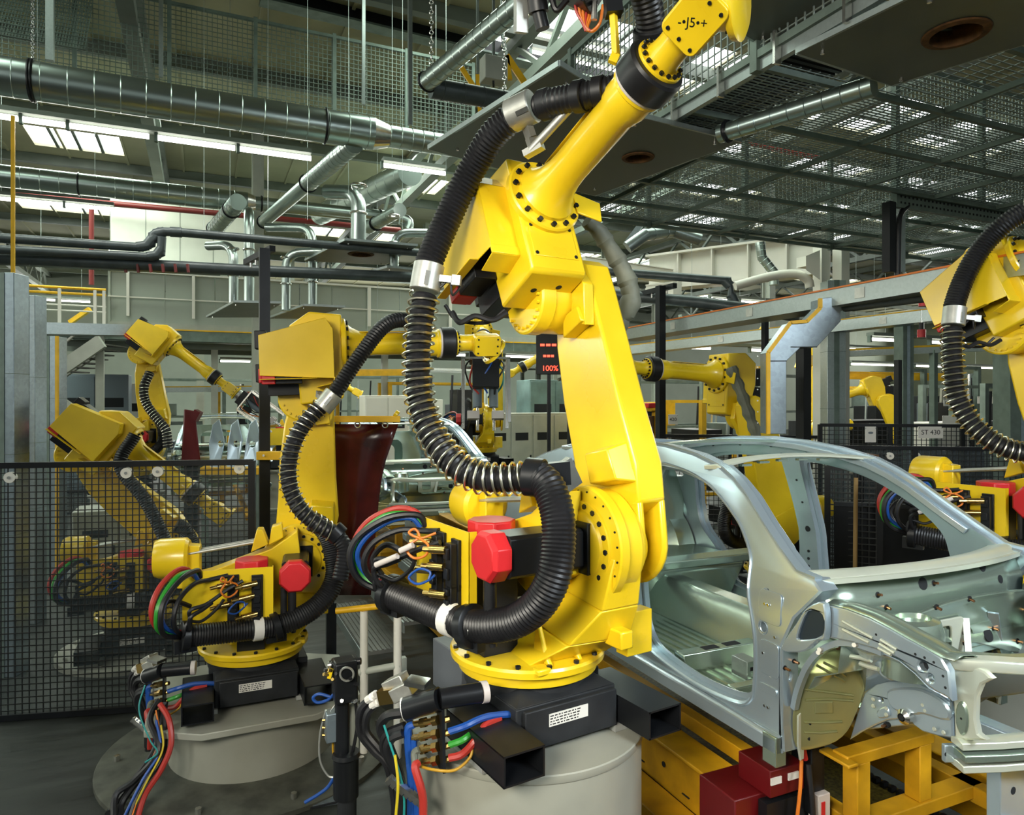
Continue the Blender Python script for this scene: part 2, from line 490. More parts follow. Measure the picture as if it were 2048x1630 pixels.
for k in range(11):
    x = -27 + k * 6.5
    put('truss_chord', mt, ROOFD, ce, matrix=Matrix.Translation((x, 0, 9.35)))
    put('truss_web', mw, ROOFD, ce, matrix=Matrix.Translation((x, 0, 9.35)))
# thin roof sheet ribs
rb = MB()
for k in range(60):
    x = -29 + k * 1.5
    rb.box(x, x + .06, -14, 45, 9.55, 9.6)
rb.build('roof_rib', ROOFM, ce, kind='stuff')

# ------------------------------------------------------------------ ducts and pipes overhead
def spiral_duct(name, label, pts, r, seam=0.26, group=None, m=DUCT, n=28, flanges=(), r_end=None):
    """pts: world points; straight lengths with rings of the seam standing proud"""
    pts = [Vector(p) for p in pts]
    t = thing(name, label, 'duct', pts[0], group=group)
    rs = [r] * len(pts)
    if r_end is not None: rs = [r + (r_end - r) * i / (len(pts) - 1) for i in range(len(pts))]
    MB().tube(pts, rs, n).build('duct_wall', m, t, world=True)
    sb = MB(); acc = 0.0
    for a, b in zip(pts, pts[1:]):
        L = (b - a).length; d = (b - a).normalized(); s = seam * .5
        while s < L and L > seam * 1.5:
            sb.torus(a + d * s, d + ZUP.cross(d) * 0.08, r * 1.004, r * 0.012 + 0.003, n, 4); s += seam
    if sb.v: sb.build('seam', m, t, world=True, kind='stuff')
    for px_ in flanges:
        a, d = px_
        MB().torus(Vector(a), d, r * 1.03, 0.016, n, 6).build('flange_ring', BLK2, t, world=True)
    return t
def pipe(name, label, pts, r, m=PIPE, joints=True, group=None, cat='pipe', n=14):
    pts = [Vector(p) for p in pts]
    t = thing(name, label, cat, pts[0], group=group)
    MB().tube(pts, r, n).build('pipe_wall', m, t, world=True)
    if joints:
        for i in range(1, len(pts) - 1):
            MB().cyl(pts[i] - (pts[i] - pts[i - 1]).normalized() * r * 1.2, pts[i] + (pts[i + 1] - pts[i]).normalized() * r * 1.2, r * 1.16, n=n).build('coupling', m, t, world=True)
    return t
def bend(a, c, b, r, n=6):
    """round the corner c between a and b"""
    a, b, c = Vector(a), Vector(b), Vector(c)
    p = c + (a - c).normalized() * r; q = c + (b - c).normalized() * r
    return [p.lerp(c, t).lerp(c.lerp(q, t), t) for t in [i / n for i in range(n + 1)]]

# big spiral duct and its taper
p0 = P(-60, 142, 7.86); d1 = on_line(p0, V, 745); d1b = on_line(p0, V, 778); d1c = on_line(p0, V, 905)
D1 = spiral_duct('spiral_duct', 'thickest galvanised spiral duct crossing above the upper row of lamps', [p0, d1], 0.22, 0.27,
                 flanges=[(on_line(p0, V, 62), V), (on_line(p0, V, 68), V), (on_line(p0, V, 650), V)])
MB().tube([d1, d1b], [0.22, 0.15], 28).build('taper', CHR, D1, world=True)
MB().tube([d1b, d1c], 0.15, 28).build('thin_section', DUCT, D1, world=True)
sb = MB()
for k in range(6): sb.torus(d1b.lerp(d1c, k / 6), V, 0.152, 0.006, 24, 4)
sb.build('seam', DUCT, D1, world=True, kind='stuff')
# second duct
q0 = P(-60, 345, 12.4); q1 = on_line(q0, V, 495)
q2 = on_line(q0, V, 700); q3 = on_line(q0, V, 795)
D2 = spiral_duct('spiral_duct', 'lower galvanised spiral duct running toward the rising elbow stack', [q0, q1], 0.2, 0.3, flanges=[(on_line(q0, V, 158), V)])
MB().tube([q1, q1 + V * .15], [.2, .14], 24).build('taper', CHR, D2, world=True)
MB().tube([q1 + V * .15, q2, q3], 0.14, 24).build('thin_section', DUCT, D2, world=True)
MB().torus(on_line(q0, V, 523), V, .15, .02, 24, 6).build('flange_ring', BLK2, D2, world=True)
MB().torus(on_line(q0, V, 760), V, .15, .02, 24, 6).build('flange_ring', BLK2, D2, world=True)
MB().tube(bend(q3, q3 + V * .35, q3 + V * .35 - U * 0 + Vector((-.3, -.2, -.5)), .3) , .13, 18).build('elbow', DUCT, D2, world=True)
# sloping branches
a, c = P(708, 287, 9.6), P(527, 444, 13.6)
mid = a.lerp(c, .42)
B1 = spiral_duct('branch_duct', 'bright branch duct slanting down from the thickest duct', [a, mid], 0.135, 0.14, flanges=[(mid, c - a)])
MB().tube([mid, c], 0.115, 24).build('thin_section', DUCT, B1, world=True)
MB().torus(c, c - a, .118, .016, 24, 6).build('flange_ring', BLK2, B1, world=True)
a, c = P(476, 404, 12.4), P(430, 458, 14.0)
B2 = spiral_duct('branch_duct', 'short branch duct below the taper of the lower spiral duct', [a, c], 0.15, 0.2, flanges=[(a.lerp(c, .25), c - a), (c, c - a)])
a, c = P(1046, 8, 5.5), P(855, 163, 6.9)
B3 = spiral_duct('branch_duct', 'bright slanting spiral duct end high beside the robot gripper', [P(1075, -20, 5.3), c], 0.09, 0.13, flanges=[(c, c - a)])
B4 = spiral_duct('branch_duct', 'dark level duct leaving the bright slanting duct end', [P(862, 176, 7.0), P(1030, 205, 7.4)], 0.1, 0.22, m=PIPE)
a, c = P(820, 345, 14), P(640, 430, 19)
B5 = spiral_duct('branch_duct', 'thick greenish duct slanting behind the hanger wires', [a, c], 0.26, 0.5)
B6 = spiral_duct('branch_duct', 'short duct joining the elbow stack from behind', [P(800, 420, 13), P(738, 455, 14.5)], 0.13, 0.3, flanges=[(P(752, 447, 14.1), P(738, 455, 14.5) - P(800, 420, 13))])
# drop pipes to the extraction hoods
def drop(px, top, bot, d, r, lab, via=None):
    pts = [P(px, bot, d)]
    e = P(px, top, d)
    if via: pts += bend(pts[0], e, e + Vector(via), .28)  + [e + Vector(via)]
    else: pts += [e]
    t = thing('drop_pipe', lab, 'pipe', pts[0], group='extraction drop pipes')
    MB().tube(pts, r, 18).build('pipe_wall', DUCT, t, world=True)
    MB().torus(pts[0] + ZUP * .45, ZUP, r * 1.05, .018, 18, 6).build('clamp_ring', CHR, t, world=True)
    MB().torus(pts[0] + ZUP * .9, ZUP, r * 1.05, .018, 18, 6).build('clamp_ring', CHR, t, world=True)
drop(467, 490, 606, 11.6, .075, 'extraction drop pipe nearest the yellow handrail', (-.55, .3, .05))
drop(498, 425, 605, 12.0, .085, 'second extraction drop pipe from the yellow handrail', (-.2, .5, .15))
drop(572, 505, 622, 11.8, .075, 'extraction drop pipe with elbow turning toward the robot', (.6, .1, .03))
drop(625, 455, 616, 12.2, .075, 'extraction drop pipe below the slanting branch duct', (-.9, .3, .08))
drop(717, 385, 482, 11.4, .12, 'wide elbow stack rising from the rusty hood', (-.6, .3, .1))
drop(788, 465, 540, 11.6, .075, 'extraction drop pipe closest to the grey hose clamp', (.9, .2, .03))
def hood(name, label, z, corners, hole=None, group='extraction hood plates', th=.03, edge=GALV):
    pts = [PZ(px, py, z) for px, py in corners]
    c = sum(pts, Vector()) / len(pts)
    t = thing(name, label, 'hood plate', c, group=group)
    o2 = [(p.x - c.x, p.y - c.y) for p in pts]
    hs = []
    if hole:
        h = PZ(hole[0], hole[1], z) - c; hs = [circle(h.x, h.y, hole[2], 24)]
    MB().panel(o2, hs, lambda x, y: (x, y, 0), (0, 0, th)).build('sheet', SHEET, t)
    n = len(pts)
    for i in range(n):
        a, b2 = pts[i] - c, pts[(i + 1) % n] - c
        MB().bar(a + ZUP * th * .6, b2 + ZUP * th * .5, .018, th * 1.15).build('folded_edge', edge, t)
    if hole:
        MB().lathe([(hole[2] * 1.35, -.004), (hole[2] * 1.3, -.012), (hole[2] * 1.02, -.016), (hole[2] * .98, .0), (hole[2] * .98, .12)], (h.x, h.y, 0), ZUP, 28, caps=False).build('rusty_collar', RUST, t)
        MB().cyl((h.x, h.y, .1), (h.x, h.y, .14), hole[2] * 1.0, n=24).build('duct_stub', HOLE, t)
    # hanging studs
    for i in range(n):
        q = (pts[i] - c) * .82
        MB().cyl(q + Vector((0, 0, -.02)), q + Vector((0, 0, .02)), .012, n=8).build('stud', CHR, t)
    return t
hood('extraction_hood', 'small flat extraction hood nearest the yellow handrail', 4.0, [(468, 605), (562, 607), (520, 635), (413, 635)])
hood('extraction_hood', 'small flat extraction hood beside the black post', 4.0, [(607, 612), (690, 615), (612, 638), (538, 637)])
hood('extraction_hood', 'large dark extraction hood with rust mark above the grey balcony', 4.9, [(690, 481), (835, 492), (770, 530), (610, 522)], (722, 508, .16))
hood('extraction_hood', 'thin extraction hood overlapping below the large rusty one', 4.6, [(775, 535), (880, 545), (830, 563), (700, 556)])

# dark pipes crossing on the brackets
PA = [P(-60, 472, 8.8), P(286, 495, 9.75), P(303, 488, 9.8), P(305, 470, 9.8), P(318, 463, 9.85), P(352, 464, 9.9), P(880, 509, 11.4)]
pipe('service_pipe', 'dark pipe with double elbow crossing above the balcony', PA, .062)
pipe('service_pipe', 'dark pipe ending in a rising elbow under the double elbow', [P(-60, 496, 8.8), P(306, 514, 9.75), P(322, 508, 9.8), P(324, 474, 9.8)], .058)
PC = [P(-60, 512, 9.0), P(480, 540, 10.3), P(880, 557, 11.4)]
pipe('service_pipe', 'thick dark pipe lowest above the grey balcony', PC, .085, joints=False)
bt = thing('tray_beam', 'dark flat cable tray below the lowest service pipe', 'beam', P(200, 535, 9.5))
MB().bar(P(-60, 520, 9.3), P(440, 545, 10.4), .25, .06).build('tray', FRAME, bt, world=True)
for k in range(6):
    MB().bar(P(250 + k * 25, 528, 9.7), P(252 + k * 25, 545, 9.7), .03, .03).build('tray_hook', REDPIPE, bt, world=True)
pipe('fire_pipe', 'long dark red fire main under the roof', [P(-60, 383, 17), P(230, 408, 18), P(640, 445, 19.5), P(900, 470, 20.6)], .075, REDPIPE, joints=False)
pipe('fire_pipe', 'vertical dark red pipe beside the white roof cabin', [P(183, 405, 17.5), P(183, 570, 17.5)], .06, REDPIPE, joints=False)

# hanger wires and chains
hw = [(536, 258, 420, 10), (615, 270, 440, 10.5), (805, 290, 460, 11), (697, 330, 390, 11), (892, 305, 450, 11), (408, 250, 470, 11), (460, 300, 410, 12)]
WL = ['at the lower end of the slanting branch duct', 'at the drop pipe below the slanting branch duct', 'at the elbow near the grey hose clamp', 'at the wide elbow stack', 'beside the black corrugated forearm hose', 'in front of the white roof cabin', 'at the taper of the lower spiral duct']
for (px, y0, y1, d), wl in zip(hw, WL):
    lo = P(px, y1, d)
    o = MB().cyl(Vector((lo.x, lo.y, 9.5)), lo, .004, n=6).build('hanger_wire', GALV, world=True)
    tag(o, 'thin steel hanger wire ' + wl, 'wire', 'hanger wires of the ducts')
def chain(px, y0, y1, d, lab):
    a, c = P(px, y0, d), P(px, y1, d); L = (a - c).length; n = int(L / .05)
    t = thing('hanger_chain', lab, 'chain', c, group='hanger chains')
    cb = MB()
    for k in range(n):
        p = a.lerp(c, (k + .5) / n)
        cb.torus(p, (1, 0, 0) if k % 2 else (0, 1, 0), .02, .006, 8, 4)
    cb.build('links', CHR, t, world=True, kind='stuff')
    MB().torus(c, V, .03, .008, 10, 5).build('hook', CHR, t, world=True)
chain(65, -40, 118, 8.1, 'steel chain holding the strap of the thickest duct')
chain(863, -40, 150, 7.2, 'steel chain holding the bright slanting duct end')
chain(1009, -40, 180, 7.6, 'steel chain beside the yellow triangular bracket')

# lamp rows: housing, tubes
def lamp_row(label, p0, segs, r=.035, lit=True):
    t = thing('lamp_row', label, 'lamp row', p0, group='fluorescent lamp rows')
    a = on_line(p0, V, segs[0][0]); c = on_line(p0, V, segs[-1][1])
    MB().bar(a + ZUP * .09, c + ZUP * .09, .16, .06).build('housing', ROOFD, t, world=True)
    for s0, s1 in segs:
        MB().cyl(on_line(p0, V, s0), on_line(p0, V, s1), r, n=10).build('tube', GLOW, t, world=True)
        e = on_line(p0, V, s0)
        MB().bar(e - V * .03, e + V * .01, .07, .12).build('lamp_socket', FRAME, t, world=True)
    for q in (a.lerp(c, .15), a.lerp(c, .85)):
        MB().cyl(q + ZUP * .1, Vector((q.x, q.y, 9.5)), .004, n=5).build('suspension_wire', GALV, t, world=True)
    L = (c - a).length
    l = bpy.data.lights.new('tube_light', 'AREA'); l.shape = 'RECTANGLE'; l.size = L; l.size_y = .1; l.energy = 55 * L / 4; l.color = (1, .97, .88)
    o = bpy.data.objects.new('tube_light', l); COL.objects.link(o); o.parent = t
    m = a.lerp(c, .5) - Vector((0, 0, .06)) - t.location
    o.matrix_basis = Matrix.Translation(m) @ Matrix.Rotation(AX, 4, 'Z')
lamp_row('lamp row just under the thickest duct', P(-40, 227, 8.55), [(-40, 36), (44, 130), (138, 298), (314, 470), (478, 622)])
lamp_row('lamp row low beside the white roof cabin', P(-40, 393, 12.8), [(-40, 125), (130, 228)])
lamp_row('short lamp row behind the flat extraction hood', P(765, 330, 11.5), [(765, 890)])
lamp_row('far lamp row high between the roof lights', P(1050, 62, 13), [(1055, 1120), (1125, 1250)])
lamp_row('far lamp row below the roof behind the mesh guard', P(1060, 102, 14), [(1062, 1110), (1115, 1180), (1186, 1260)])

# mesh guard of the high walkway, left
def wire_mesh(mb, o, ex, ey, w, h, px_, py_, r, skip=0):
    """rectangular welded mesh in the plane o + ex, ey"""
    ex = Vector(ex).normalized(); ey = Vector(ey).normalized(); n = ex.cross(ey)
    k = 0
    while k * px_ <= w + 1e-6:
        a = Vector(o) + ex * (k * px_); mb.lbar(a, a + ey * h, r * 2, r * 2, n); k += 1
    k = 0
    while k * py_ <= h + 1e-6:
        a = Vector(o) + ey * (k * py_) + n * r * 1.5; mb.lbar(a, a + ex * w, r * 2, r * 2, n); k += 1
def guard(label, o, ex, w, h, pitch, r, posts, m=WIRE, pm=FRAME, name='mesh_guard', rail=.05, group='mesh guards'):
    t = thing(name, label, 'mesh guard', o, group=group)
    mb = MB(); wire_mesh(mb, o, ex, ZUP, w, h, pitch, pitch, r); mb.build('wire_mesh', m, t, world=True, kind='stuff')
    ex = Vector(ex).normalized()
    for z in (0, h): MB().bar(Vector(o) + ZUP * z, Vector(o) + ex * w + ZUP * z, rail, rail).build('rail', pm, t, world=True)
    for k in range(posts):
        a = Vector(o) + ex * (w * k / (posts - 1)); MB().bar(a - ZUP * .1, a + ZUP * (h + .05), rail * 1.2, rail * 1.2, ex).build('post', pm, t, world=True)
    return t
g0 = P(-60, 128, 9.9)
guard('long wire mesh guard of the walkway above the thickest duct', g0, V, 7.6, 1.45, .075, .005, 7, FRAME)
g1 = P(-60, 60, 9.2)
wk = thing('walkway_grating', 'dark walkway grating tilted overhead at the corner of the hall', 'grating', g1)
mb = MB(); wire_mesh(mb, g1, V, U * .6 + ZUP * .8, 1.3, 1.4, .035, .1, .006); mb.build('bars', FRAME, wk, world=True, kind='stuff')
for px, y0, y1, d, w in [(100, -40, 122, 9.0, .09), (322, -40, 155, 10.5, .06), (727, 0, 210, 10.8, .05), (820, -40, 250, 8.8, .05)]:
    o = MB().bar(P(px, y1, d), P(px, y0, d), w, w, V).build('hanger_post', GALV, world=True)
    tag(o, 'grey hanger post %s' % {100: 'at the corner of the tilted walkway grating', 322: 'in front of the long mesh guard', 727: 'at the far end of the mesh guard', 820: 'between the duct taper and the slanting duct end'}[px], 'post', 'hanger posts')
cr = thing('crane_rail', 'dark crane rail sloping under the roof toward the robot gripper', 'rail', P(540, -10, 12))
MB().bar(P(520, -15, 12), P(1260, 165, 15.5), .14, .3).build('rail_beam', BLK2, cr, world=True)
MB().bar(P(520, 2, 12), P(1260, 178, 15.5), .3, .04).build('rail_flange', FRAME, cr, world=True)

# ------------------------------------------------------------------ overhead platform, right
ZP = 4.6
pl = thing('overhead_platform', 'steel grating platform hung above the car line', 'platform', UV(4, 5, ZP))
def pbar(u0, v0, u1, v1, w=.06, h=.09, name='frame_bar', m=FRAME, dz=0):
    return MB().bar(UV(u0, v0, ZP + dz), UV(u1, v1, ZP + dz), w, h).build(name, m, pl, world=True)
for v in (3.95, 4.95, 5.95, 6.95, 7.95, 8.95, 9.95): pbar(.5, v, 7.0, v, .035, .04)
for u in (1.9, 2.6, 3.38, 4.1, 4.85, 5.6, 6.3, 7.0): pbar(u, 3.25, u, 10.6, .035, .04, dz=-.005)
pbar(.5, 3.22, 5.2, 3.22, .04, .07, 'edge_rail', GALV)
pbar(5.2, 3.22, 7.0, 3.22, .04, .07, 'edge_rail', GALV)
gm = MB()
for k in range(int(3.75 / .036)):   # bearing bars across, fine pitch
    u = 3.4 + k * .036
    gm.lbar(UV(u, 3.3, ZP + .05), UV(u, 10.5, ZP + .05), .011, .004)
for k in range(int(7.2 / .085)):
    v = 3.3 + k * .085
    gm.lbar(UV(3.38, v, ZP + .055), UV(7.0, v, ZP + .055), .010, .004)
for k in range(int(2.9 / .05)):
    u = .5 + k * .05
    gm.lbar(UV(u, 3.95, ZP + .05), UV(u, 10.5, ZP + .05), .011, .004)
for k in range(int(6.5 / .12)):
    v = 3.95 + k * .12
    gm.lbar(UV(.5, v, ZP + .055), UV(3.38, v, ZP + .055), .010, .004)
gm.build('grating', WIRE, pl, world=True, kind='stuff')
for k in range(9):
    u = 1.2 + k * .5
    MB().bar(UV(u, 3.17, ZP - .08), UV(u, 3.17, ZP + .12), .05, .02, U).build('rail_clip', CHR, pl, world=True)
# stacked plant on the platform seen through it: dark expanded floor beyond the edge
ex_ = MB()
for k in range(70):
    u = 3.2 + k * .055
    ex_.bar(UV(u, 3.28, ZP + .12), UV(u, 3.95, ZP + .12), .03, .02)
ex_.build('walk_strip', BLK2, pl, world=True, kind='stuff')
guard('mesh guard standing on the near edge of the overhead platform', UV(1.0, 3.2, ZP + .06), U, 6.0, 1.1, .065, .004, 6)
guard('mesh guard standing on the far side of the overhead platform', UV(4.95, 6.5, ZP + .06), V, 5.5, 1.3, .06, .004, 5)
guard('mesh guard above the end of the overhead platform', UV(7.0, 3.4, ZP + .06), V, 6.0, 1.2, .07, .004, 5)
pf = thing('perforated_beam', 'green grey perforated beam under the far mesh guard', 'beam', UV(4.95, 6.5, ZP - .12))
MB().bar(UV(4.92, 6.45, ZP - .06), UV(4.92, 12, ZP - .06), .05, .16).build('beam', FRAME, pf, world=True)
pb_ = MB()
for k in range(90):
    for dz in (-.03, .03): pb_.bar(UV(4.892, 6.5 + k * .06, ZP - .06 + dz), UV(4.892, 6.52 + k * .06, ZP - .06 + dz), .004, .02)
pb_.build('punched_slots', HOLE, pf, world=True, kind='stuff')
hp = thing('platform_hanger', 'dark slotted strut below the corner of the overhead platform', 'strut', P(1790, 545, 7.1))
MB().bar(P(1778, 545, 7.1), P(1778, 405, 7.1), .09, .09, V).build('slotted_channel', BLK2, hp, world=True)
MB().bar(P(1800, 545, 7.2), P(1800, 405, 7.2), .07, .07, V).build('strut_bar', GALV, hp, world=True)
pipe('cable_bundle', 'dark cable bundle bending over the platform corner', smooth([P(1795, 560, 7.1), P(1797, 450, 7.1), P(1803, 425, 7.15), P(1815, 412, 7.2)], 5), .03, BLK, joints=False)
spiral_duct('spiral_duct', 'shiny thin spiral duct under the overhead platform', [P(1440, 268, 5.25), P(1748, 172, 4.45)], .068, .12, flanges=[(P(1455, 263, 5.2), P(1748, 172, 4.45) - P(1440, 268, 5.25))])
spiral_duct('spiral_duct', 'short duct end behind the robot forearm', [P(1165, 372, 8.2), P(1235, 352, 7.8)], .085, .12, flanges=[(P(1165, 372, 8.2), V)])
hood('extraction_hood', 'flat sheet hood with rusty hole behind the robot forearm', 4.5, [(857, 299), (1118, 132), (1290, 238), (1482, 284), (1190, 392)], (1276, 314, .1), group=None)
hood('extraction_hood', 'flat sheet hood with rusty hole nearest the corner of the platform', 4.5, [(1593, 108), (1850, -20), (2200, -20), (2110, 70), (1785, 172)], (1912, 66, .125), group=None)
hood('extraction_hood', 'plain dark sheet hood above the robot wrist', 4.75, [(1330, -10), (1523, 90), (1760, -2), (1700, -80), (1400, -80)], group=None)
pipe('fire_pipe', 'thin bright red pipe seen through the platform grating', [P(1470, 280, 12), P(1650, 318, 13)], .05, mat('bright_red_pipe', (.6, .05, .04), .4), joints=False)

# galvanised tray beams across the cell, right
def tray_beam(label, a, c, w, h, lip=YEL2):
    t = thing('tray_beam', label, 'beam', a)
    MB().bar(a, c, w, h).build('channel', GALV, t, world=True)
    d = (c - a).normalized(); r = d.cross(ZUP)
    MB().bar(a + ZUP * (h / 2 + .006) - r * w * .5, c + ZUP * (h / 2 + .006) - r * w * .5, .02, .015).build('orange_lip', ORANGE if lip is None else lip, t, world=True)
    n = int((c - a).length / 1.2)
    for k in range(1, n):
        p = a.lerp(c, k / n)
        for s in (-1, 1):
            MB().bar(p - r * (w / 2 + .004) * s - d * .05, p - r * (w / 2 + .004) * s + d * .05, .006, h * .6).build('joint_plate', ALU, t, world=True)
    return t
tray_beam('bright galvanised tray beam running above the car line', PZ(2100, 528, 3.42), PZ(1255, 672, 3.42), .34, .15, None)
tray_beam('green grey tray beam farther behind the car line', P(1990, 618, 9.0), P(1220, 706, 14), .3, .16)
tray_beam('grey tray beam leaving the columns behind the robot cell', P(60, 657, 10.2), P(330, 663, 11.4), .3, .17)
pipe('service_pipe', 'dark pipe hung under the bright tray beam', [P(1690, 613, 6.4), P(2060, 566, 5.0)], .05, joints=False)
pipe('service_pipe', 'upper dark pipe with a drop elbow behind the grey sleeve', [P(1180, 540, 9.5), P(1460, 562, 9.0), P(1462, 600, 9.0), P(1475, 612, 9)], .055)
pipe('service_pipe', 'lower dark pipe behind the grey sleeve', [P(1180, 585, 9.3), P(1400, 605, 8.9), P(1600, 632, 8.4)], .075, joints=False)
# zigzag cable trunk
zz = [(1640, 597), (1682, 592), (1682, 642), (1634, 694), (1602, 694), (1573, 722), (1573, 868), (1536, 868), (1536, 705), (1581, 645), (1613, 643), (1640, 616)]
pts = [P(x, y, 6.3) for x, y in zz]; c0 = P(1555, 868, 6.3)
t = thing('zigzag_trunking', 'bright zigzag cable trunk with yellow edge dropping to the fence', 'cable trunk', (c0.x, c0.y, c0.z))
poly = [(p.x - c0.x, p.z - c0.z) for p in pts]
MB().prism(poly, 0, .2).build('trunk_body', GALVD, t, bevel=.004)
for i in (7, 8, 9, 10, 11):
    a, c = poly[i], poly[(i + 1) % 12]
    MB().bar((a[0], -.004, a[1]), (c[0], -.004, c[1]), .03, .03, (0, 1, 0)).build('yellow_edge', YEL2, t)
for y in (722, 694):
    z = P(1573, y, 6.3).z - c0.z
    MB().box(poly[8][0] if y == 722 else poly[9][0] + .0, poly[5][0] if y == 722 else poly[3][0], -.003, .002, z - .004, z + .004).build('joint_seam', HOLE, t)
for k in range(7):
    MB().cyl((.15 - .33 + .0, -.006, .1 + k * .1), (.15 - .33, .0, .1 + k * .1), .006, n=8).build('rivet', ALU, t)

# posts of the cell
def post(label, px, y0, y1, d, w, m=BLK2, br=None, cat='post', name='steel_post'):
    bp, tp = P(px, y1, d), P(px, y0, d)
    bp.z = max(0, bp.z)
    t = thing(name, label, cat, bp)
    MB().bar(bp, tp, w, w, V).build('post_tube', m, t, world=True)
    MB().box(-w, w, -w, w, 0, .015).build('foot_plate', m, t)
    if br:
        a, c = P(*br[0]), P(*br[1])
        MB().bar(a, c, .06, .06).build('bracket_arm', m, t, world=True)
        for k in range(4):
            q = a.lerp(c, .2 + k * .2); MB().cyl(q, q - ZUP * .08, .012, n=8).build('bracket_bolt', CHR, t, world=True)
    return t
post('black post with pipe bracket rising behind the blurred robot', 529, 498, 1300, 7.0, .1, br=((545, 497, 7.0), (492, 525, 7.6)))
post('black post with bracket behind the grey sleeve', 1321, 572, 1300, 8.6, .09, br=((1350, 571, 8.5), (1275, 590, 9.2)))
post('black post beside the zigzag cable trunk', 1607, 640, 1300, 7.6, .11)
post('thin black post behind the zigzag cable trunk', 1530, 620, 1300, 8.3, .06)
post('black post beside the grey column of the far aisle', 1796, 720, 1300, 9.6, .07)
post('thin black post behind the bent yellow arm', 1141, 660, 1300, 9.8, .07)
for lab, x0, x1, y0, d, dep, e in [('tall bright trunk column at the picture edge', -25, 28, 545, 6.3, .2, None), ('middle trunk column between two others', 36, 70, 590, 7.8, .2, None),
                                  ('trunk column with yellow edge behind the mesh fence', 77, 111, 672, 9.4, .25, 1),
                                  ('grey column with slot behind the station sign', 1806, 1828, 640, 10.2, .25, None), ('wide grey column beside the large corrugated hose', 2020, 2080, 640, 8.2, .3, None),
                                  ('pale column pair behind the zigzag cable trunk', 1655, 1692, 560, 10.5, .25, None)]:
    a, c = P(x0, y0, d), P(x1, y0, d)
    t = thing('trunk_column', lab, 'column', (a.x * .5 + c.x * .5, d, 0))
    w = c.x - a.x; h = a.z
    MB().box(-w / 2, w / 2, 0, dep, 0, h).build('column_body', GALVD if x0 < 200 else FRAME if x0 > 1700 else GALV, t, bevel=.006)
    MB().box(-w * .14, w * .14, -.006, 0, .0, h).build('groove_strip', FRAME if x0 < 1700 else GALVD, t)
    for k in range(3):
        z = h * (.35 + .2 * k); MB().box(-w / 2 - .002, w / 2 + .002, -.004, dep + .002, z, z + .006).build('joint_seam', FRAME, t)
    if e: MB().box(w / 2, w / 2 + .035, -.012, .02, 0, h).build('yellow_edge', YEL2, t)
post('yellow pipe rising beside the trunk columns', 26, 232, 1300, 7.6, .035, YEL2, cat='pipe', name='yellow_pipe')
# ------------------------------------------------------------------ the six-axis robots
MC = {}
def cached(key, fn):
    if key not in MC: MC[key] = fn().mesh(key)
    return MC[key]
def T(x, y, z): return Matrix.Translation((x, y, z))
def RX(a): return Matrix.Rotation(a, 4, 'X')
def RY(a): return Matrix.Rotation(a, 4, 'Y')
def RZm(a): return Matrix.Rotation(a, 4, 'Z')
J2X, J2Z, LINK = 0.31, 0.87, 1.23
S_A, S_Y, S_H = 0.17, 0.045, 0.39      # forearm axis in the elbow frame

def octagon(r, ph=22.5): return [(r * math.cos(math.radians(ph + 45 * k)), r * math.sin(math.radians(ph + 45 * k))) for k in range(8)]

def m_base():
    b = MB()
    b.box(-.30, .335, -.27, .27, .02, .21)
    b.box(.22, .36, -.24, .26, .03, .20)
    b.hexa([(-.30, -.27, .21), (.335, -.27, .21), (.335, .27, .21), (-.30, .27, .21)], [(-.24, -.2, .25), (.26, -.2, .25), (.26, .2, .25), (-.24, .2, .25)])
    b.lathe([(.31, .20), (.31, .235), (.30, .27)], n=36)
    b.box(-.25, .1, .27, .36, .04, .2)
    return b
def m_fork():      # open square tube for the fork lift
    b = MB(); w, h, t = .095, .062, .008
    for x0, x1, z0, z1 in ((-w, w, -h, -h + t), (-w, w, h - t, h), (-w, -w + t, -h, h), (w - t, w, -h, h)):
        b.box(0, .5, x0, x1, z0, z1)
    return b
def m_turn(): return MB().lathe([(.30, .262), (.335, .265), (.34, .30), (.34, .315), (.372, .318), (.375, .345), (.368, .357), (.29, .362)], n=48)
def m_waist():
    b = MB()
    # saddle casting from the ring up to the shoulder housing
    r0 = [(-.16, -.14, .355), (.27, -.17, .355), (.29, .26, .355), (-.16, .27, .355)]
    r1 = [(.00, -.04, .50), (.40, -.04, .46), (.44, .27, .46), (.00, .27, .50)]
    r2 = [(.07, .06, .66), (.50, .06, .62), (.50, .27, .62), (.07, .27, .66)]
    r3 = [(.09, .10, .85), (.54, .10, .85), (.54, .26, .85), (.09, .26, .85)]
    b.hexa(r0, r1); b.hexa(r1, r2); b.hexa(r2, r3)
    for y in (-.10, .06):   # ribs on the foot
        b.prism([(.2, .36), (.34, .36), (.3, .40), (.22, .56)], y, y + .025)
    b.prism([(-.15, .36), (-.22, .36), (-.1, .52), (0, .55)], .02, .05)
    b.box(.30, .355, -.17, -.1, .335, .365)
    b.box(.30, .52, .15, .22, .44, .52)
    return b
def m_shoulder():
    b = MB()
    b.lathe([(.155, .085), (.20, .088), (.205, .10), (.262, .102), (.268, .11), (.268, .15), (.252, .155), (.252, .235), (.235, .24), (.235, .262)], (J2X, 0, J2Z), (0, 1, 0), 48)
    return b
def m_shoulder_disc(): return MB().lathe([(.0, .07), (.14, .07), (.155, .075), (.165, .088)], (J2X, 0, J2Z), (0, 1, 0), 40)
def m_motor():     # axis -Y from 0
    sec = [(.075, .09), (.09, .075), (.09, -.075), (.075, -.09), (-.075, -.09), (-.09, -.075), (-.09, .075), (-.075, .09)]
    b = MB().prism(sec, 0, -.40)
    b.box(-.115, .115, -.02, .0, -.115, .115)
    return b
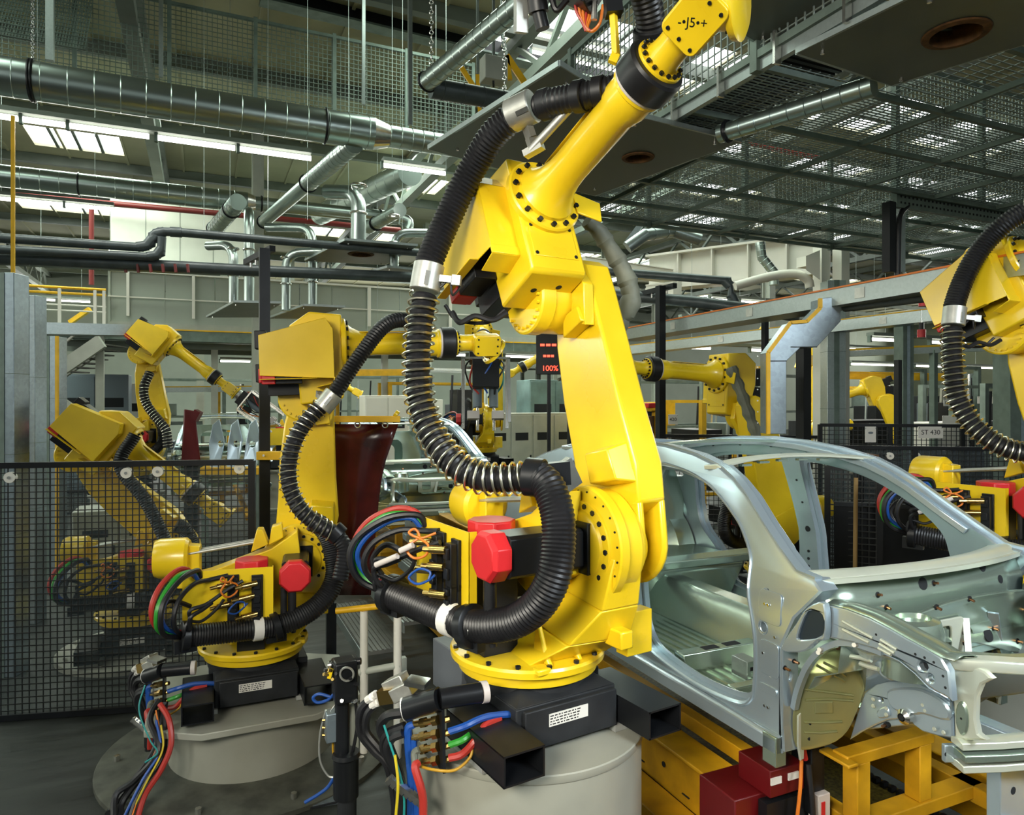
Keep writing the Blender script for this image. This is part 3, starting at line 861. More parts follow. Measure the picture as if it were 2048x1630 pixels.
def m_cap():
    b = MB()
    o1, o2 = octagon(.112), octagon(.098)
    b.prism(o1, -.40, -.47)
    vs = [(x, -.47, z) for x, z in o1] + [(x, -.49, z) for x, z in o2]
    b.add(vs, [tuple(range(15, 7, -1))] + [(i, (i + 1) % 8, (i + 1) % 8 + 8, i + 8) for i in range(8)])
    return b
def m_boltring(r, n, br, bh, a0=0, span=360):
    b = MB()
    for k in range(n):
        t = math.radians(a0 + span * k / n)
        p = (r * math.cos(t), 0, r * math.sin(t)); b.cyl(p, (p[0], -bh, p[2]), br, n=6)
    return b
def m_bolt(): return MB().cyl((0, 0, 0), (0, -.014, 0), .0125, n=6)
def m_balancer():
    b = MB().lathe([(.07, -.66), (.125, -.65), (.138, -.62), (.138, -.45), (.12, -.43)], (0, .02, .96), (1, 0, 0), 28)
    return b
def m_backarm():
    b = MB().prism([(-.50, .82), (-.30, .86), (.12, 1.0), (.30, 1.12), (.34, .75), (.1, .62), (-.2, .74), (-.5, .76)], -.06, .10)
    b.prism([(-.02, .98), (.10, 1.03), (.06, 1.14), (.02, 1.14)], -.04, .08)
    b.prism([(.10, 1.02), (.20, 1.07), (.19, 1.17), (.12, 1.15)], -.02, .1)
    b.prism([(-.5, .76), (-.36, .80), (-.36, 1.04), (-.5, 1.06)], -.03, .08)
    return b
def m_rods():
    b = MB()
    for y in (-.02, .05): b.cyl((-.44, y, .99), (.08, y, 1.06), .013, n=10)
    return b
def m_plate():
    b = MB().box(-.41, .15, -.403, -.397, .56, .95)
    b.box(-.41, .15, -.40, -.33, .56, .566); b.box(.144, .15, -.40, -.36, .56, .95)
    return b
def m_jboxes():
    return MB().box(-.42, -.06, -.24, .12, .56, .80)
def m_connector(): # black block with a round coupling
    b = MB().box(-.028, .028, -.05, 0, -.10, .10)
    b.box(-.036, .036, -.018, 0, -.115, .115)
    b.box(-.02, .02, -.065, -.05, .03, .08); b.box(-.02, .02, -.065, -.05, -.06, -.01)
    return b
def m_coupling():
    b = MB().cyl((0, 0, 0), (-.09, -.035, -.008), .019, n=12)
    b.cyl((-.09, -.035, -.008), (-.13, -.05, -.012), .013, n=10)
    return b
def m_link():
    """arm frame: origin at the shoulder axis, z along the arm, y .26 to .42"""
    b = MB(); yi, yo = .26, .42
    prof = [(.10, .10), (.24, .16), (.255, .33), (.20, .62), (.15, .95), (.11, 1.20), (.08, 1.34), (.02, 1.39), (-.08, 1.39), (-.15, 1.34), (-.20, 1.20), (-.235, 1.0), (-.235, .70), (-.21, .42), (-.2, .16), (-.1, .08)]
    b.prism(prof, yi, yo)
    hub = [(.2 * math.cos(t), .2 * math.sin(t)) for t in [math.radians(180 + 15 * k) for k in range(13)]]
    for y0, y1 in ((.26, .295), (.39, .425)):
        b.prism([(.235, .17), (-.2, .17)] + [(x * 1.1, z * 1.05) for x, z in hub], y0, y1)
    b.lathe([(.1, .29), (.13, .30), (.13, .38), (.1, .39)], (0, 0, -.02), (0, 1, 0), 24)
    return b
def m_linkbump():
    b = MB().hexa([(.03, .16, .27), (.22, .16, .27), (.24, .27, .25), (.03, .27, .25)], [(.03, .15, .41), (.2, .15, .41), (.21, .27, .44), (.03, .27, .44)])
    return b
def m_linkhub(): return MB().lathe([(.19, .235), (.215, .24), (.215, .262)], (0, 0, 0), (0, 1, 0), 40)
def m_linktop():
    b = MB().prism([(.10, 1.02), (.13, 1.22), (.04, 1.36), (-.02, 1.3), (.02, 1.05)], .2, .26)
    b.prism([(-.06, 1.0), (.10, 1.04), (.08, 1.12), (-.04, 1.10)], .18, .26)
    return b
def m_elbow():
    """elbow frame: origin at the elbow axis, x along the forearm"""
    b = MB()
    x0, x1, y0, y1 = -.14, .168, -.11, .20
    b.prism([(x1, .60), (x1, .0), (x1 - .015, -.02), (x0, -.05), (x0 - .01, .12), (-.20, .30), (-.20, .52), (-.06, .62)], y0, y1)
    return b
def m_elbowdisc():
    b = MB().lathe([(.08, -.01), (.16, -.008), (.17, 0), (.17, .07), (.16, .08), (.16, .27)], (-.13, 0.03, 0), (0, 1, 0), 40)
    for k in range(10):
        t = math.radians(200 + 16 * k); b.cyl((.14 * math.cos(t) - .13, .02, .14 * math.sin(t)), (.14 * math.cos(t) - .13, .006, .14 * math.sin(t)), .008, n=6)
    return b
def m_cover():     # plate on the front of the elbow block
    return MB().box(.166, .172, -.08, .17, .06, .24)
def m_guard():     # open-bottomed hood over the wrist motors
    b = MB(); t = .006
    xa, xb, ya, yb, za, zb = -.40, .10, -.26, -.105, .13, .56
    b.prism([(xb - .0, za), (xb, zb - .08), (xb - .05, zb), (xa, zb - .12), (xa, za + .03)], ya, ya + t)
    b.box(xb - t, xb, ya, yb, za, zb - .08)
    b.add([(xb, ya, zb - .08), (xb, yb, zb - .08), (xb - .05, yb, zb), (xb - .05, ya, zb), (xa, yb, zb - .12), (xa, ya, zb - .12)], [(0, 1, 2, 3), (3, 2, 4, 5)])
    b.hexa([(xb - .005, ya - .002, za - .035), (xb + .005, ya - .002, za - .035), (xb + .005, yb + .02, za - .035), (xb - .005, yb + .02, za - .035)],
           [(xb - .005, ya - .002, za + .01), (xb + .005, ya - .002, za + .01), (xb + .005, yb + .02, za + .01), (xb - .005, yb + .02, za + .01)])
    b.hexa([(xb - .12, ya, za - .06), (xb, ya, za - .036), (xb, yb, za - .036), (xb - .12, yb, za - .06)], [(xb - .12, ya, za - .054), (xb, ya, za - .03), (xb, yb, za - .03), (xb - .12, yb, za - .054)])
    b.box(xa, xb - .12, ya - .05, ya, za - .0, za + .006)
    return b
def m_wmotor():
    b = MB().box(-.36, -.19, -.09, .09, .30, .47)
    b.box(-.30, -.12, -.235, -.115, .1, .29); b.box(-.36, -.12, -.10, .16, .02, .28)
    return b
def m_wcap():
    b = MB().box(-.39, -.30, -.24, -.13, .10, .22)
    b.box(-.41, -.39, -.23, -.14, .11, .21)
    return b
def m_wcap2():
    b = MB()
    for z in (.12, .36): b.box(-.44, -.36, -.07, .07, z, z + .13)
    return b
def m_flange(): return MB().lathe([(.19, -.012), (.196, -.008), (.196, .02), (.188, .028), (.145, .03)], (S_A, S_Y, S_H), (1, 0, 0), 48)
def m_forearm():
    return MB().lathe([(.148, .025), (.146, .05), (.125, .075), (.10, .13), (.088, .19), (.084, .25), (.084, .60), (.092, .615), (.094, .635), (.10, .65), (.10, .715), (.112, .725), (.112, .738)], (S_A, S_Y, S_H), (1, 0, 0), 40)
def m_fside():
    b = MB().box(S_A + .13, S_A + .56, S_Y - .05, S_Y + .02, S_H + .088, S_H + .094)
    b.box(S_A + .14, S_A + .155, S_Y - .04, S_Y, S_H + .06, S_H + .09); b.box(S_A + .53, S_A + .545, S_Y - .04, S_Y, S_H + .06, S_H + .09)
    return b
def m_fplate():
    return MB().prism([(.0, -.06), (.14, -.09), (.16, .02), (.0, .06)], S_A + .03, S_A + .04, (0, 1, 0), (0, 0, 1), (1, 0, 0), (0, S_Y + .16, S_H - .02))
def m_ring1(): return MB().lathe([(.113, .738), (.116, .742), (.116, .752), (.105, .756)], (S_A, S_Y, S_H), (1, 0, 0), 40)
def m_collar(): return MB().lathe([(.105, .752), (.125, .757), (.126, .85), (.118, .862), (.10, .866)], (S_A, S_Y, S_H), (1, 0, 0), 40)
# wrist frame: origin on the forearm axis at the flange, x along
def m_wring(): return MB().lathe([(.10, .862), (.102, .87), (.10, .878), (.075, .882)], (0, 0, 0), (1, 0, 0), 36)
def m_wneck(): return MB().lathe([(.075, .875), (.068, .90), (.064, .94), (.066, .99), (.075, 1.04), (.07, 1.10)], (0, 0, 0), (1, 0, 0), 28)
def m_wblock():    # housing plate of the fifth axis, its axis along y
    pr = rrect(-.10, .115, -.085, .085, .035, 4)
    b = MB().prism(pr, -.10, -.02, o=(1.10, 0, 0))
    b.lathe([(.06, -.02), (.085, -.015), (.085, .06), (.07, .07)], (1.10, 0, 0), (0, 1, 0), 28)
    return b
def m_wcover():
    return MB().prism(rrect(-.095, .11, -.08, .08, .03, 4), -.108, -.10, o=(1.10, 0, 0))
def m_hand():      # fifth-axis frame: origin at the fifth axis, x along the tool
    b = MB().lathe([(.06, .02), (.075, .05), (.085, .10), (.115, .105), (.12, .13), (.10, .14)], (0, .02, 0), (1, 0, 0), 32)
    return b

def corrugated(mb, pts, r, pitch=.02, amp=.10, n=16):
    q = resample([Vector(p) for p in pts], pitch / 2)
    rs = [r * (1 + (amp if i % 2 else -amp * .3)) for i in range(len(q))]
    mb.tube(q, rs, n)
def coil(mb, pts, R, r, pitch, n=5, per=14):
    q = resample([Vector(p) for p in pts], pitch / per)
    fr = frames(q); out = []
    for i, (p, (t, a, b)) in enumerate(zip(q, fr)):
        w = 2 * math.pi * i / per
        out.append(p + a * (R * math.cos(w)) + b * (R * math.sin(w)))
    mb.tube(out, r, n)

def robot(label, base, yaw, lean, phi, j4=0.0, j5=0.0, base_yaw=None, detail=2, group='six-axis robots', cap=RED):
    """detail 2: everything; 1: no small cables; 0: main castings"""
    root = thing('robot_arm', label, 'robot', base, yaw, group)
    D = {}
    def part(name, key, fn, material, M=None, bevel=0, parent=None, lab=None):
        o = put(name, cached(key, fn), material, parent or root, bevel, M, lab); D[name] = o; return o
    B0 = RZm((base_yaw if base_yaw is not None else yaw) - yaw)
    part('base_casting', 'base_casting', m_base, DKG, B0, .006)
    for s in (-1, 1):
        part('fork_pocket', 'fork_pocket', m_fork, BLK2, B0 @ T(.06, s * .37, .1))
        part('machined_pad', 'machined_pad', lambda: MB().box(-.02, .36, -.1, .1, 0, .03), PAD, B0 @ T(0, s * .35, 0))
    if detail:
        st = part('base_label', 'base_label', lambda: MB().box(.361, .364, -.12, .09, .115, .17), WHITE2, B0)
        tx = MB()
        for i in range(4):
            x = -.115
            for k in range(9):
                w = .006 + .012 * ((k * 7 + i * 5) % 4) / 3
                if x + w < .085: tx.box(.3642, .3648, x, x + w, .122 + i * .012, .127 + i * .012)
                x += w + .006
        if 'label_print' not in MC: MC['label_print'] = tx.mesh('label_print')
        put('label_print', MC['label_print'], BLK2, st, kind='stuff')
        part('junction_box', 'junction_box', lambda: MB().box(-.44, -.12, -.30, -.05, .06, .30).box(-.52, -.40, -.26, -.1, .04, .2), mat('blue_grey_casting', (.09, .10, .115), .5, 0, .15, 5), B0, .005)
    part('turntable', 'turntable', m_turn, YEL)
    if detail:
        for k in range(16):
            t = 2 * math.pi * k / 16 + .1
            part('bolt', 'bolt', m_bolt, BLK2, T(.352 * math.cos(t), .352 * math.sin(t), .357) @ RX(-math.pi / 2))
    part('waist_casting', 'waist_casting', m_waist, YEL, None, .008)
    part('shoulder_housing', 'shoulder_housing', m_shoulder, YEL)
    part('shoulder_disc', 'shoulder_disc', m_shoulder_disc, YEL)
    if detail:
        for k in range(18):
            t = 2 * math.pi * k / 18
            part('bolt', 'bolt', m_bolt, BLK2, T(J2X + .182 * math.cos(t), .094, J2Z + .182 * math.sin(t)))
        for k in range(24):
            t = 2 * math.pi * (k + .5) / 24
            part('small_bolt', 'small_bolt', lambda: MB().cyl((0, 0, 0), (0, -.006, 0), .005, n=6), BLK2, T(J2X + .246 * math.cos(t), .103, J2Z + .246 * math.sin(t)))
        part('hanging_box', 'hanging_box', lambda: MB().box(.34, .42, .27, .42, .36, .56).box(.30, .42, .22, .30, .46, .56), YEL, None, .004)
    mo = part('shoulder_motor', 'motor', m_motor, BLK2, T(J2X - .02, .075, J2Z) , .003)
    ca = part('motor_cap', 'cap', m_cap, cap, T(J2X - .02, .075, J2Z), .004)
    mo2 = part('waist_motor', 'waist_motor', lambda: MB().box(-.09, .09, -.29, -.11, .36, .88), BLK2, None, .004)
    part('motor_cap', 'cap_flat', lambda: MB().prism(octagon(.115), 0, .09, (1, 0, 0), (0, 1, 0), (0, 0, 1), (0, -.2, .88)), cap, None, .008)
    if detail:
        tr = MB().prism([(-.03, -.025), (.03, -.025), (.0, .03)], -.002, 0)
        if 'warning_sign' not in MC: MC['warning_sign'] = tr.mesh('warning_sign'); MC['warning_mark'] = MB().prism([(-.018, -.017), (.018, -.017), (.0, .018)], -.003, -.0022).mesh('warning_mark'); MC['warning_fill'] = MB().prism([(-.012, -.0135), (.012, -.0135), (.0, .010)], -.0038, -.0032).mesh('warning_fill')
        Mw = T(J2X - .02 - .0915, -.12, J2Z - .01) @ RZm(-math.pi / 2)
        w = put('warning_sign', MC['warning_sign'], YEL2, root, matrix=T(J2X - .02 - .0912 + .0, -.2, J2Z - .02) @ RZm(-math.pi / 2))
        put('warning_mark', MC['warning_mark'], BLK2, w); put('warning_fill', MC['warning_fill'], YEL2, w)
        part('power_plug', 'power_plug', lambda: MB().cyl((.27, -.36, .79), (.27, -.36, .60), .028, n=12).cyl((.215, -.34, .79), (.215, -.34, .56), .022, n=12).cyl((.27, -.36, .60), (.28, -.35, .48), .016, n=10), BLK)
    part('balancer_cylinder', 'balancer_cylinder', m_balancer, YEL)
    part('back_arm', 'back_arm', m_backarm, YEL, None, .006)
    part('balancer_rods', 'balancer_rods', m_rods, ALU)
    part('connector_plate', 'connector_plate', m_plate, YEL)
    part('control_housing', 'control_housing', m_jboxes, DKG, None, .006)
    if detail:
        for x, z in ((-.10, .80), (.05, .79), (-.10, .66), (.05, .645)):
            c = part('connector_block', 'connector_block', m_connector, BLK2, T(x, -.403, z) @ Matrix.Scale(1.0 if z > .7 else .55, 4, (0, 0, 1)), .003)
        for x, z, mm in ((-.10, .87, BRASS), (.05, .86, BRASS), (.03, .78, BLK), (-.1, .74, BLK), (.05, .66, BLK)):
            part('plug', 'plug', m_coupling, mm, T(x, -.46, z))
    # lower arm
    A = T(J2X, 0, J2Z) @ RY(lean)
    part('lower_arm', 'lower_arm', m_link, YEL, A, .014)
    part('arm_block', 'arm_block', m_linkbump, YEL, A, .008)
    part('arm_hub', 'arm_hub', m_linkhub, YEL, A)
    part('arm_top_lug', 'arm_top_lug', m_linktop, YEL, A, .005)
    # elbow and forearm
    e = Matrix.Translation(A @ Vector((0, 0, LINK)))
    Ef = e @ RY(-phi)
    part('elbow_casting', 'elbow_casting', m_elbow, YEL, Ef, .012)
    part('elbow_disc', 'elbow_disc', m_elbowdisc, YEL, Ef)
    if detail:
        cv = part('elbow_cover', 'elbow_cover', m_cover, YEL, Ef, .003)
        for y, z in ((-.065, .225), (.155, .225), (-.065, .075), (.155, .075)):
            part('cover_screw', 'cover_screw', lambda: MB().cyl((0, 0, 0), (.006, 0, 0), .009, n=8), BLK2, Ef @ T(.17, y, z))
        for x, y in ((.06, .1), (.02, -.02)):
            part('drain_plug', 'drain_plug', lambda: MB().cyl((0, 0, 0), (0, 0, -.003), .016, n=12), HOLE, Ef @ T(x, y, -.0335 + x * .1) @ RY(-.1))
    part('motor_guard', 'motor_guard', m_guard, YEL, Ef, .003)
    part('wrist_motor', 'wrist_motor', m_wmotor, BLK2, Ef, .004)
    part('wrist_motor_cap', 'wrist_motor_cap', m_wcap, cap, Ef, .006)
    part('rear_motor', 'rear_motor', m_wcap2, BLK2, Ef, .006)
    part('forearm_flange', 'forearm_flange', m_flange, YEL, Ef)
    if detail:
        for k in range(14):
            t = 2 * math.pi * (k + .5) / 14
            part('bolt', 'bolt_big', lambda: MB().cyl((0, 0, 0), (.018, 0, 0), .0135, n=6), BLK2, Ef @ T(S_A + .026, S_Y + .168 * math.cos(t), S_H + .168 * math.sin(t)))
    part('forearm_tube', 'forearm_tube', m_forearm, YEL, Ef)
    part('forearm_cover', 'forearm_cover', m_fside, YEL, Ef, .003)
    part('side_plate', 'side_plate', m_fplate, YEL, Ef, .003)
    part('seal_ring', 'seal_ring', m_ring1, PINKL, Ef)
    part('wrist_collar', 'wrist_collar', m_collar, BLK, Ef)
    W = Ef @ T(S_A, S_Y, S_H) @ RX(j4)
    part('wrist_ring', 'wrist_ring', m_wring, YEL, W)
    if detail:
        for k in range(16):
            t = 2 * math.pi * k / 16
            part('bolt', 'bolt_wrist', lambda: MB().cyl((0, 0, 0), (.014, 0, 0), .0095, n=6), BLK2, W @ T(.876, .087 * math.cos(t), .087 * math.sin(t)))
    part('wrist_neck', 'wrist_neck', m_wneck, YEL, W)
    part('wrist_housing', 'wrist_housing', m_wblock, YEL, W, .006)
    wc = part('wrist_cover', 'wrist_cover', m_wcover, YEL, W, .003)
    if detail:
        for x, z in ((-.07, -.055), (-.07, .055), (.085, -.055), (.085, .055), (-.07, 0), (.085, 0)):
            part('cover_screw', 'cover_screw_w', lambda: MB().cyl((0, 0, 0), (0, -.006, 0), .007, n=8), BLK2, W @ T(1.10 + x, -.108, z))
    H = W @ T(1.10, 0, 0) @ RY(j5)
    part('tool_flange', 'tool_flange', m_hand, YEL, H)
    if detail:
        for k in range(10):
            t = 2 * math.pi * k / 10
            part('flange_screw', 'flange_screw', lambda: MB().cyl((0, 0, 0), (-.008, 0, 0), .006, n=6), BLK2, H @ T(.104, .02 + .104 * math.cos(t), .104 * math.sin(t)))
    D['A'], D['Ef'], D['W'], D['H'], D['root'] = A, Ef, W, H, root
    return D
def dup_tree(o, parent=None):
    c = o.copy(); COL.objects.link(c); c.parent = parent
    for ch in list(o.children): dup_tree(ch, c)
    return c

def hose(root, pts, r, name='corrugated_hose', m=BLK, pitch=.022, amp=.09, n=16, sm=6):
    mb = MB(); corrugated(mb, smooth(pts, sm), r, pitch, amp, n)
    return mb.build(name, m, root, world=True)
def cable(root, pts, r, m=BLK, name='cable', sm=6, n=8):
    return MB().tube(smooth(pts, sm), r, n).build(name, m, root, world=True)
def ring_at(root, p, d, r, w, m, name, rin=None, n=24):
    d = Vector(d).normalized(); p = Vector(p)
    return MB().lathe([(r * .93, -w / 2), (r, -w / 2 + .004), (r, w / 2 - .004), (r * .93, w / 2)], p, d, n).build(name, m, root, world=True)

# ---- the sharp robot in front
R1B = Vector((.075, 3.4, .97)); R1Y = math.radians(-58.7)
R1 = robot('large sharp yellow robot standing on the foremost pedestal', R1B, R1Y, math.radians(-12), math.radians(22), math.radians(45), math.radians(38), detail=2, group=None)
r1 = R1['root']
me = text_mesh('-\u2022J5\u2022+', .045)
me.transform(RX(math.pi / 2)); put('lettering', me, BLK2, R1['wrist_cover'], matrix=T(1.10, -.1085, 0) @ RY(math.radians(52)))
# forearm hose, spring wrapped hose and lower loop
h1 = [P(856, 530, 3.28), P(868, 500, 3.29), P(890, 450, 3.3), P(920, 385, 3.29), P(952, 325, 3.25), P(985, 272, 3.18), P(1020, 238, 3.13)]
hose(r1, h1, .062, pitch=.02)
h2 = [P(850, 590, 3.27), P(842, 640, 3.25), P(836, 710, 3.22), P(839, 790, 3.2), P(862, 865, 3.15), P(905, 925, 3.08), P(960, 955, 3.04), P(1020, 958, 3.0), P(1060, 955, 2.97)]
hose(r1, h2, .054, 'spring_hose', pitch=.025)
cb = MB(); coil(cb, smooth(h2, 8), .071, .0055, .041); cb.build('coil_spring', STL, r1, world=True, kind='stuff')
h3 = [P(1074, 952, 2.95), P(1098, 975, 2.9), P(1115, 1030, 2.85), P(1117, 1090, 2.82), P(1108, 1150, 2.8), P(1080, 1205, 2.82), P(1035, 1240, 2.88), P(985, 1252, 2.96), P(940, 1250, 3.05), P(890, 1232, 3.16), P(830, 1207, 3.32), P(790, 1190, 3.42)]
R1C = [hose(r1, h3, .068, pitch=.017, amp=.06)]
# clamps
def clamp(root, p, d, r, w, tab, m=ALU):
    o = ring_at(root, p, d, r, w, m, 'hose_clamp')
    p = Vector(p); tb = Vector(tab)
    MB().bar(p + (tb - p) * .3, tb, .05, .03).build('clamp_arm', m, root, world=True)
    MB().bar(tb, tb + (tb - p).normalized() * .04, .035, .045).build('clamp_bracket', ALU, root, world=True)
    d = Vector(d).normalized(); s = (P(1024, 800, 1) - Vector((0, 0, EYE))); side = (Vector((0, 0, EYE)) - p).normalized()
    MB().bar(p + side * r * 1.05 - d * w * .25, p + side * r * 1.05 + d * w * .25, .02, .01, side).build('clamp_latch', CHR, root, world=True)
clamp(r1, P(854, 555, 3.27), P(868, 500, 3.29) - P(850, 600, 3.27), .072, .13, P(905, 560, 3.25))
clamp(r1, P(1044, 222, 3.1), P(1110, 203, 3.0) - P(1000, 256, 3.14), .074, .12, P(1062, 275, 3.12))
MB().tube([P(1062, 300, 3.1), P(1138, 218, 3.0)], .02, 14).build('clamp_tube', ALU, r1, world=True)
MB().bar(P(1050, 310, 3.12), P(1085, 290, 3.08), .045, .03).build('clamp_foot', ALU, r1, world=True)
h4 = [P(1078, 213, 3.06), P(1110, 203, 3.0), P(1150, 195, 2.96), P(1200, 185, 2.92), P(1245, 172, 2.9), P(1280, 140, 2.88), P(1298, 95, 2.84), P(1300, 40, 2.76), P(1285, -30, 2.68), P(1268, -90, 2.62)]
hose(r1, h4, .056, pitch=.018, amp=.05)
for a, c in ((P(1092, 209, 3.04), P(1070, 216, 3.07)), (P(1160, 193, 2.95), P(1145, 196, 2.97)), (P(1200, 185, 2.92), P(1190, 187, 2.93)), (P(1299, 70, 2.8), P(1299, 85, 2.82))):
    ring_at(r1, a, a - c, .067, .05, BLK, 'hose_cuff')
ring_at(r1, P(1070, 955, 2.96), P(1085, 962, 2.94) - P(1040, 957, 2.98), .082, .08, BLK2, 'hose_collar')
MB().bar(P(1090, 950, 2.98), P(1135, 945, 3.02), .06, .1).build('hose_saddle', BLK2, r1, world=True)
MB().bar(P(1122, 925, 3.02), P(1145, 975, 3.05), .04, .09).build('saddle_bracket', CHR, r1, world=True)
for p, q in ((P(785, 1188, 3.43), P(830, 1207, 3.32)), (P(942, 1252, 3.05), P(985, 1252, 2.96))):
    d = (Vector(q) - Vector(p)).normalized()
    R1C.append(ring_at(r1, p, d, .095, .05, BLK2, 'hose_collar'))
    R1C.append(MB().bar(Vector(p) - ZUP * .10, Vector(p) - ZUP * .02, .05, .13, d).build('collar_foot', BLK2, r1, world=True))
R1C.append(ring_at(r1, P(905, 1238, 3.13), P(940, 1250, 3.05) - P(890, 1232, 3.16), .078, .065, WHITE2, 'hose_sticker'))
MB().torus(P(934, 1262, 2.98), (1, .3, 0), .02, .003, 10, 5).build('clip_ring', CHR, r1, world=True)
# cables looping from the hose to the connector plate
Lc = [(REDH, .017, [(808, 1185, 3.45), (735, 1150, 3.5), (708, 1095, 3.5), (735, 1045, 3.5), (790, 1018, 3.5), (830, 1024, 3.5), (850, 1050, 3.48)]),
      (GREEN, .017, [(806, 1190, 3.45), (728, 1155, 3.48), (704, 1110, 3.46), (722, 1070, 3.46), (770, 1033, 3.46), (820, 1030, 3.46), (845, 1052, 3.46)]),
      (BLUE, .014, [(804, 1192, 3.45), (735, 1150, 3.46), (715, 1110, 3.45), (735, 1072, 3.45), (780, 1042, 3.45), (822, 1036, 3.45), (842, 1055, 3.45)]),
      (BLK, .016, [(802, 1194, 3.45), (725, 1165, 3.45), (700, 1120, 3.43), (715, 1075, 3.43), (775, 1036, 3.43), (835, 1030, 3.44), (852, 1052, 3.45)]),
      (BLK, .015, [(800, 1196, 3.45), (745, 1160, 3.42), (728, 1125, 3.4), (748, 1085, 3.4), (800, 1060, 3.4), (850, 1062, 3.38), (878, 1062, 3.3)]),
      (BLK, .013, [(800, 1190, 3.44), (765, 1150, 3.36), (752, 1120, 3.34), (790, 1118, 3.3), (840, 1098, 3.25), (880, 1085, 3.2)]),
      (BLK, .013, [(802, 1188, 3.44), (760, 1170, 3.36), (748, 1138, 3.33), (775, 1128, 3.3), (800, 1118, 3.28)]),
      (BLK, .010, [(800, 1186, 3.43), (752, 1180, 3.38), (757, 1150, 3.36), (790, 1160, 3.33), (820, 1140, 3.28), (830, 1120, 3.25)]),
      (BLK, .015, [(803, 1192, 3.46), (760, 1160, 3.5), (745, 1120, 3.52), (770, 1090, 3.52), (800, 1100, 3.5), (830, 1120, 3.48)]),
      (ORANGE, .006, [(872, 1066, 3.25), (842, 1076, 3.24), (818, 1066, 3.25), (830, 1058, 3.26), (838, 1075, 3.25), (812, 1095, 3.24), (828, 1116, 3.22), (852, 1110, 3.2), (856, 1090, 3.2), (838, 1076, 3.22)]),
      (BLUE, .006, [(870, 1150, 3.15), (858, 1160, 3.16), (835, 1168, 3.18), (818, 1155, 3.2), (838, 1138, 3.18), (860, 1144, 3.16), (858, 1158, 3.15)])]
for mm, r, pts in Lc:
    R1C.append(cable(r1, [P(*p) for p in pts], r, mm))
for a, c in (((800, 1102, 3.22), (826, 1090, 3.2)), ((752, 1130, 3.28), (795, 1112, 3.22))):
    MB().cyl(P(*a), P(*c), .014, n=12).build('cable_gland', PINKL, r1, world=True)
# motor wiring under the elbow guard
cable(r1, [P(905, 625, 3.4), P(920, 645, 3.35), P(950, 632, 3.35), P(985, 640, 3.35), P(1015, 625, 3.35)], .014, BLK)
cable(r1, [P(890, 610, 3.4), P(915, 640, 3.4), P(975, 645, 3.4), P(1010, 620, 3.4)], .009, BLK)
cable(r1, [P(925, 570, 3.3), P(905, 590, 3.25), P(900, 560, 3.25), P(880, 575, 3.25)], .006, BLK)
# grey fabric sleeve on the far side of the arm
sl = [P(1175, 440, 3.75), P(1195, 460, 3.78), P(1222, 500, 3.8), P(1248, 545, 3.8), P(1262, 590, 3.8), P(1255, 620, 3.8), P(1240, 640, 3.82), P(1230, 665, 3.85)]
q = resample(smooth(sl, 6), .025)
MB().tube(q, [.047 * (1 + .16 * math.sin(i * 1.9) * math.sin(i * .7)) * (0.9 + .25 * min(1, i / 20)) for i in range(len(q))], 12).build('fabric_sleeve', SLEEVE, r1, world=True)
# base wiring of the front robot
bx = thing('connector_panel', 'connector panel with couplings and hoses at the foot of the sharp robot', 'connector panel', P(885, 1520, 2.95))
MB().cyl(P(812, 1418, 2.95), P(880, 1398, 2.9), .048, n=24).build('round_connector', BLK2, bx, world=True)
MB().cyl(P(810, 1418, 2.95), P(806, 1419, 2.95), .047, n=24).build('connector_face', WHITE2, bx, world=True)
MB().cyl(P(880, 1398, 2.9), P(962, 1385, 2.95), .042, n=24).build('connector_body', BLK2, bx, world=True)
MB().cyl(P(962, 1385, 2.95), P(974, 1383, 2.96), .045, n=24).build('connector_nut', PINKL, bx, world=True)
MB().bar(P(884, 1540, 2.9), P(880, 1378, 2.92), .012, .07, U).build('bulkhead_plate', BLK2, bx, world=True)
for i, y in enumerate((1445, 1472, 1498, 1525)):
    MB().cyl(P(826, y + 4, 2.95), P(872, y - 4, 2.9), .013, n=10).build('brass_fitting', BRASS, bx, world=True)
    MB().cyl(P(842, y + 1, 2.94), P(852, y - 1, 2.93), .021, n=6).build('brass_nut', BRASS, bx, world=True)
    MB().cyl(P(866, y - 3, 2.91), P(876, y - 5, 2.9), .021, n=6).build('brass_nut', BRASS, bx, world=True)
    MB().cyl(P(888, y - 5, 2.9), P(900, y - 8, 2.9), .014, n=8).build('brass_fitting', BRASS, bx, world=True)
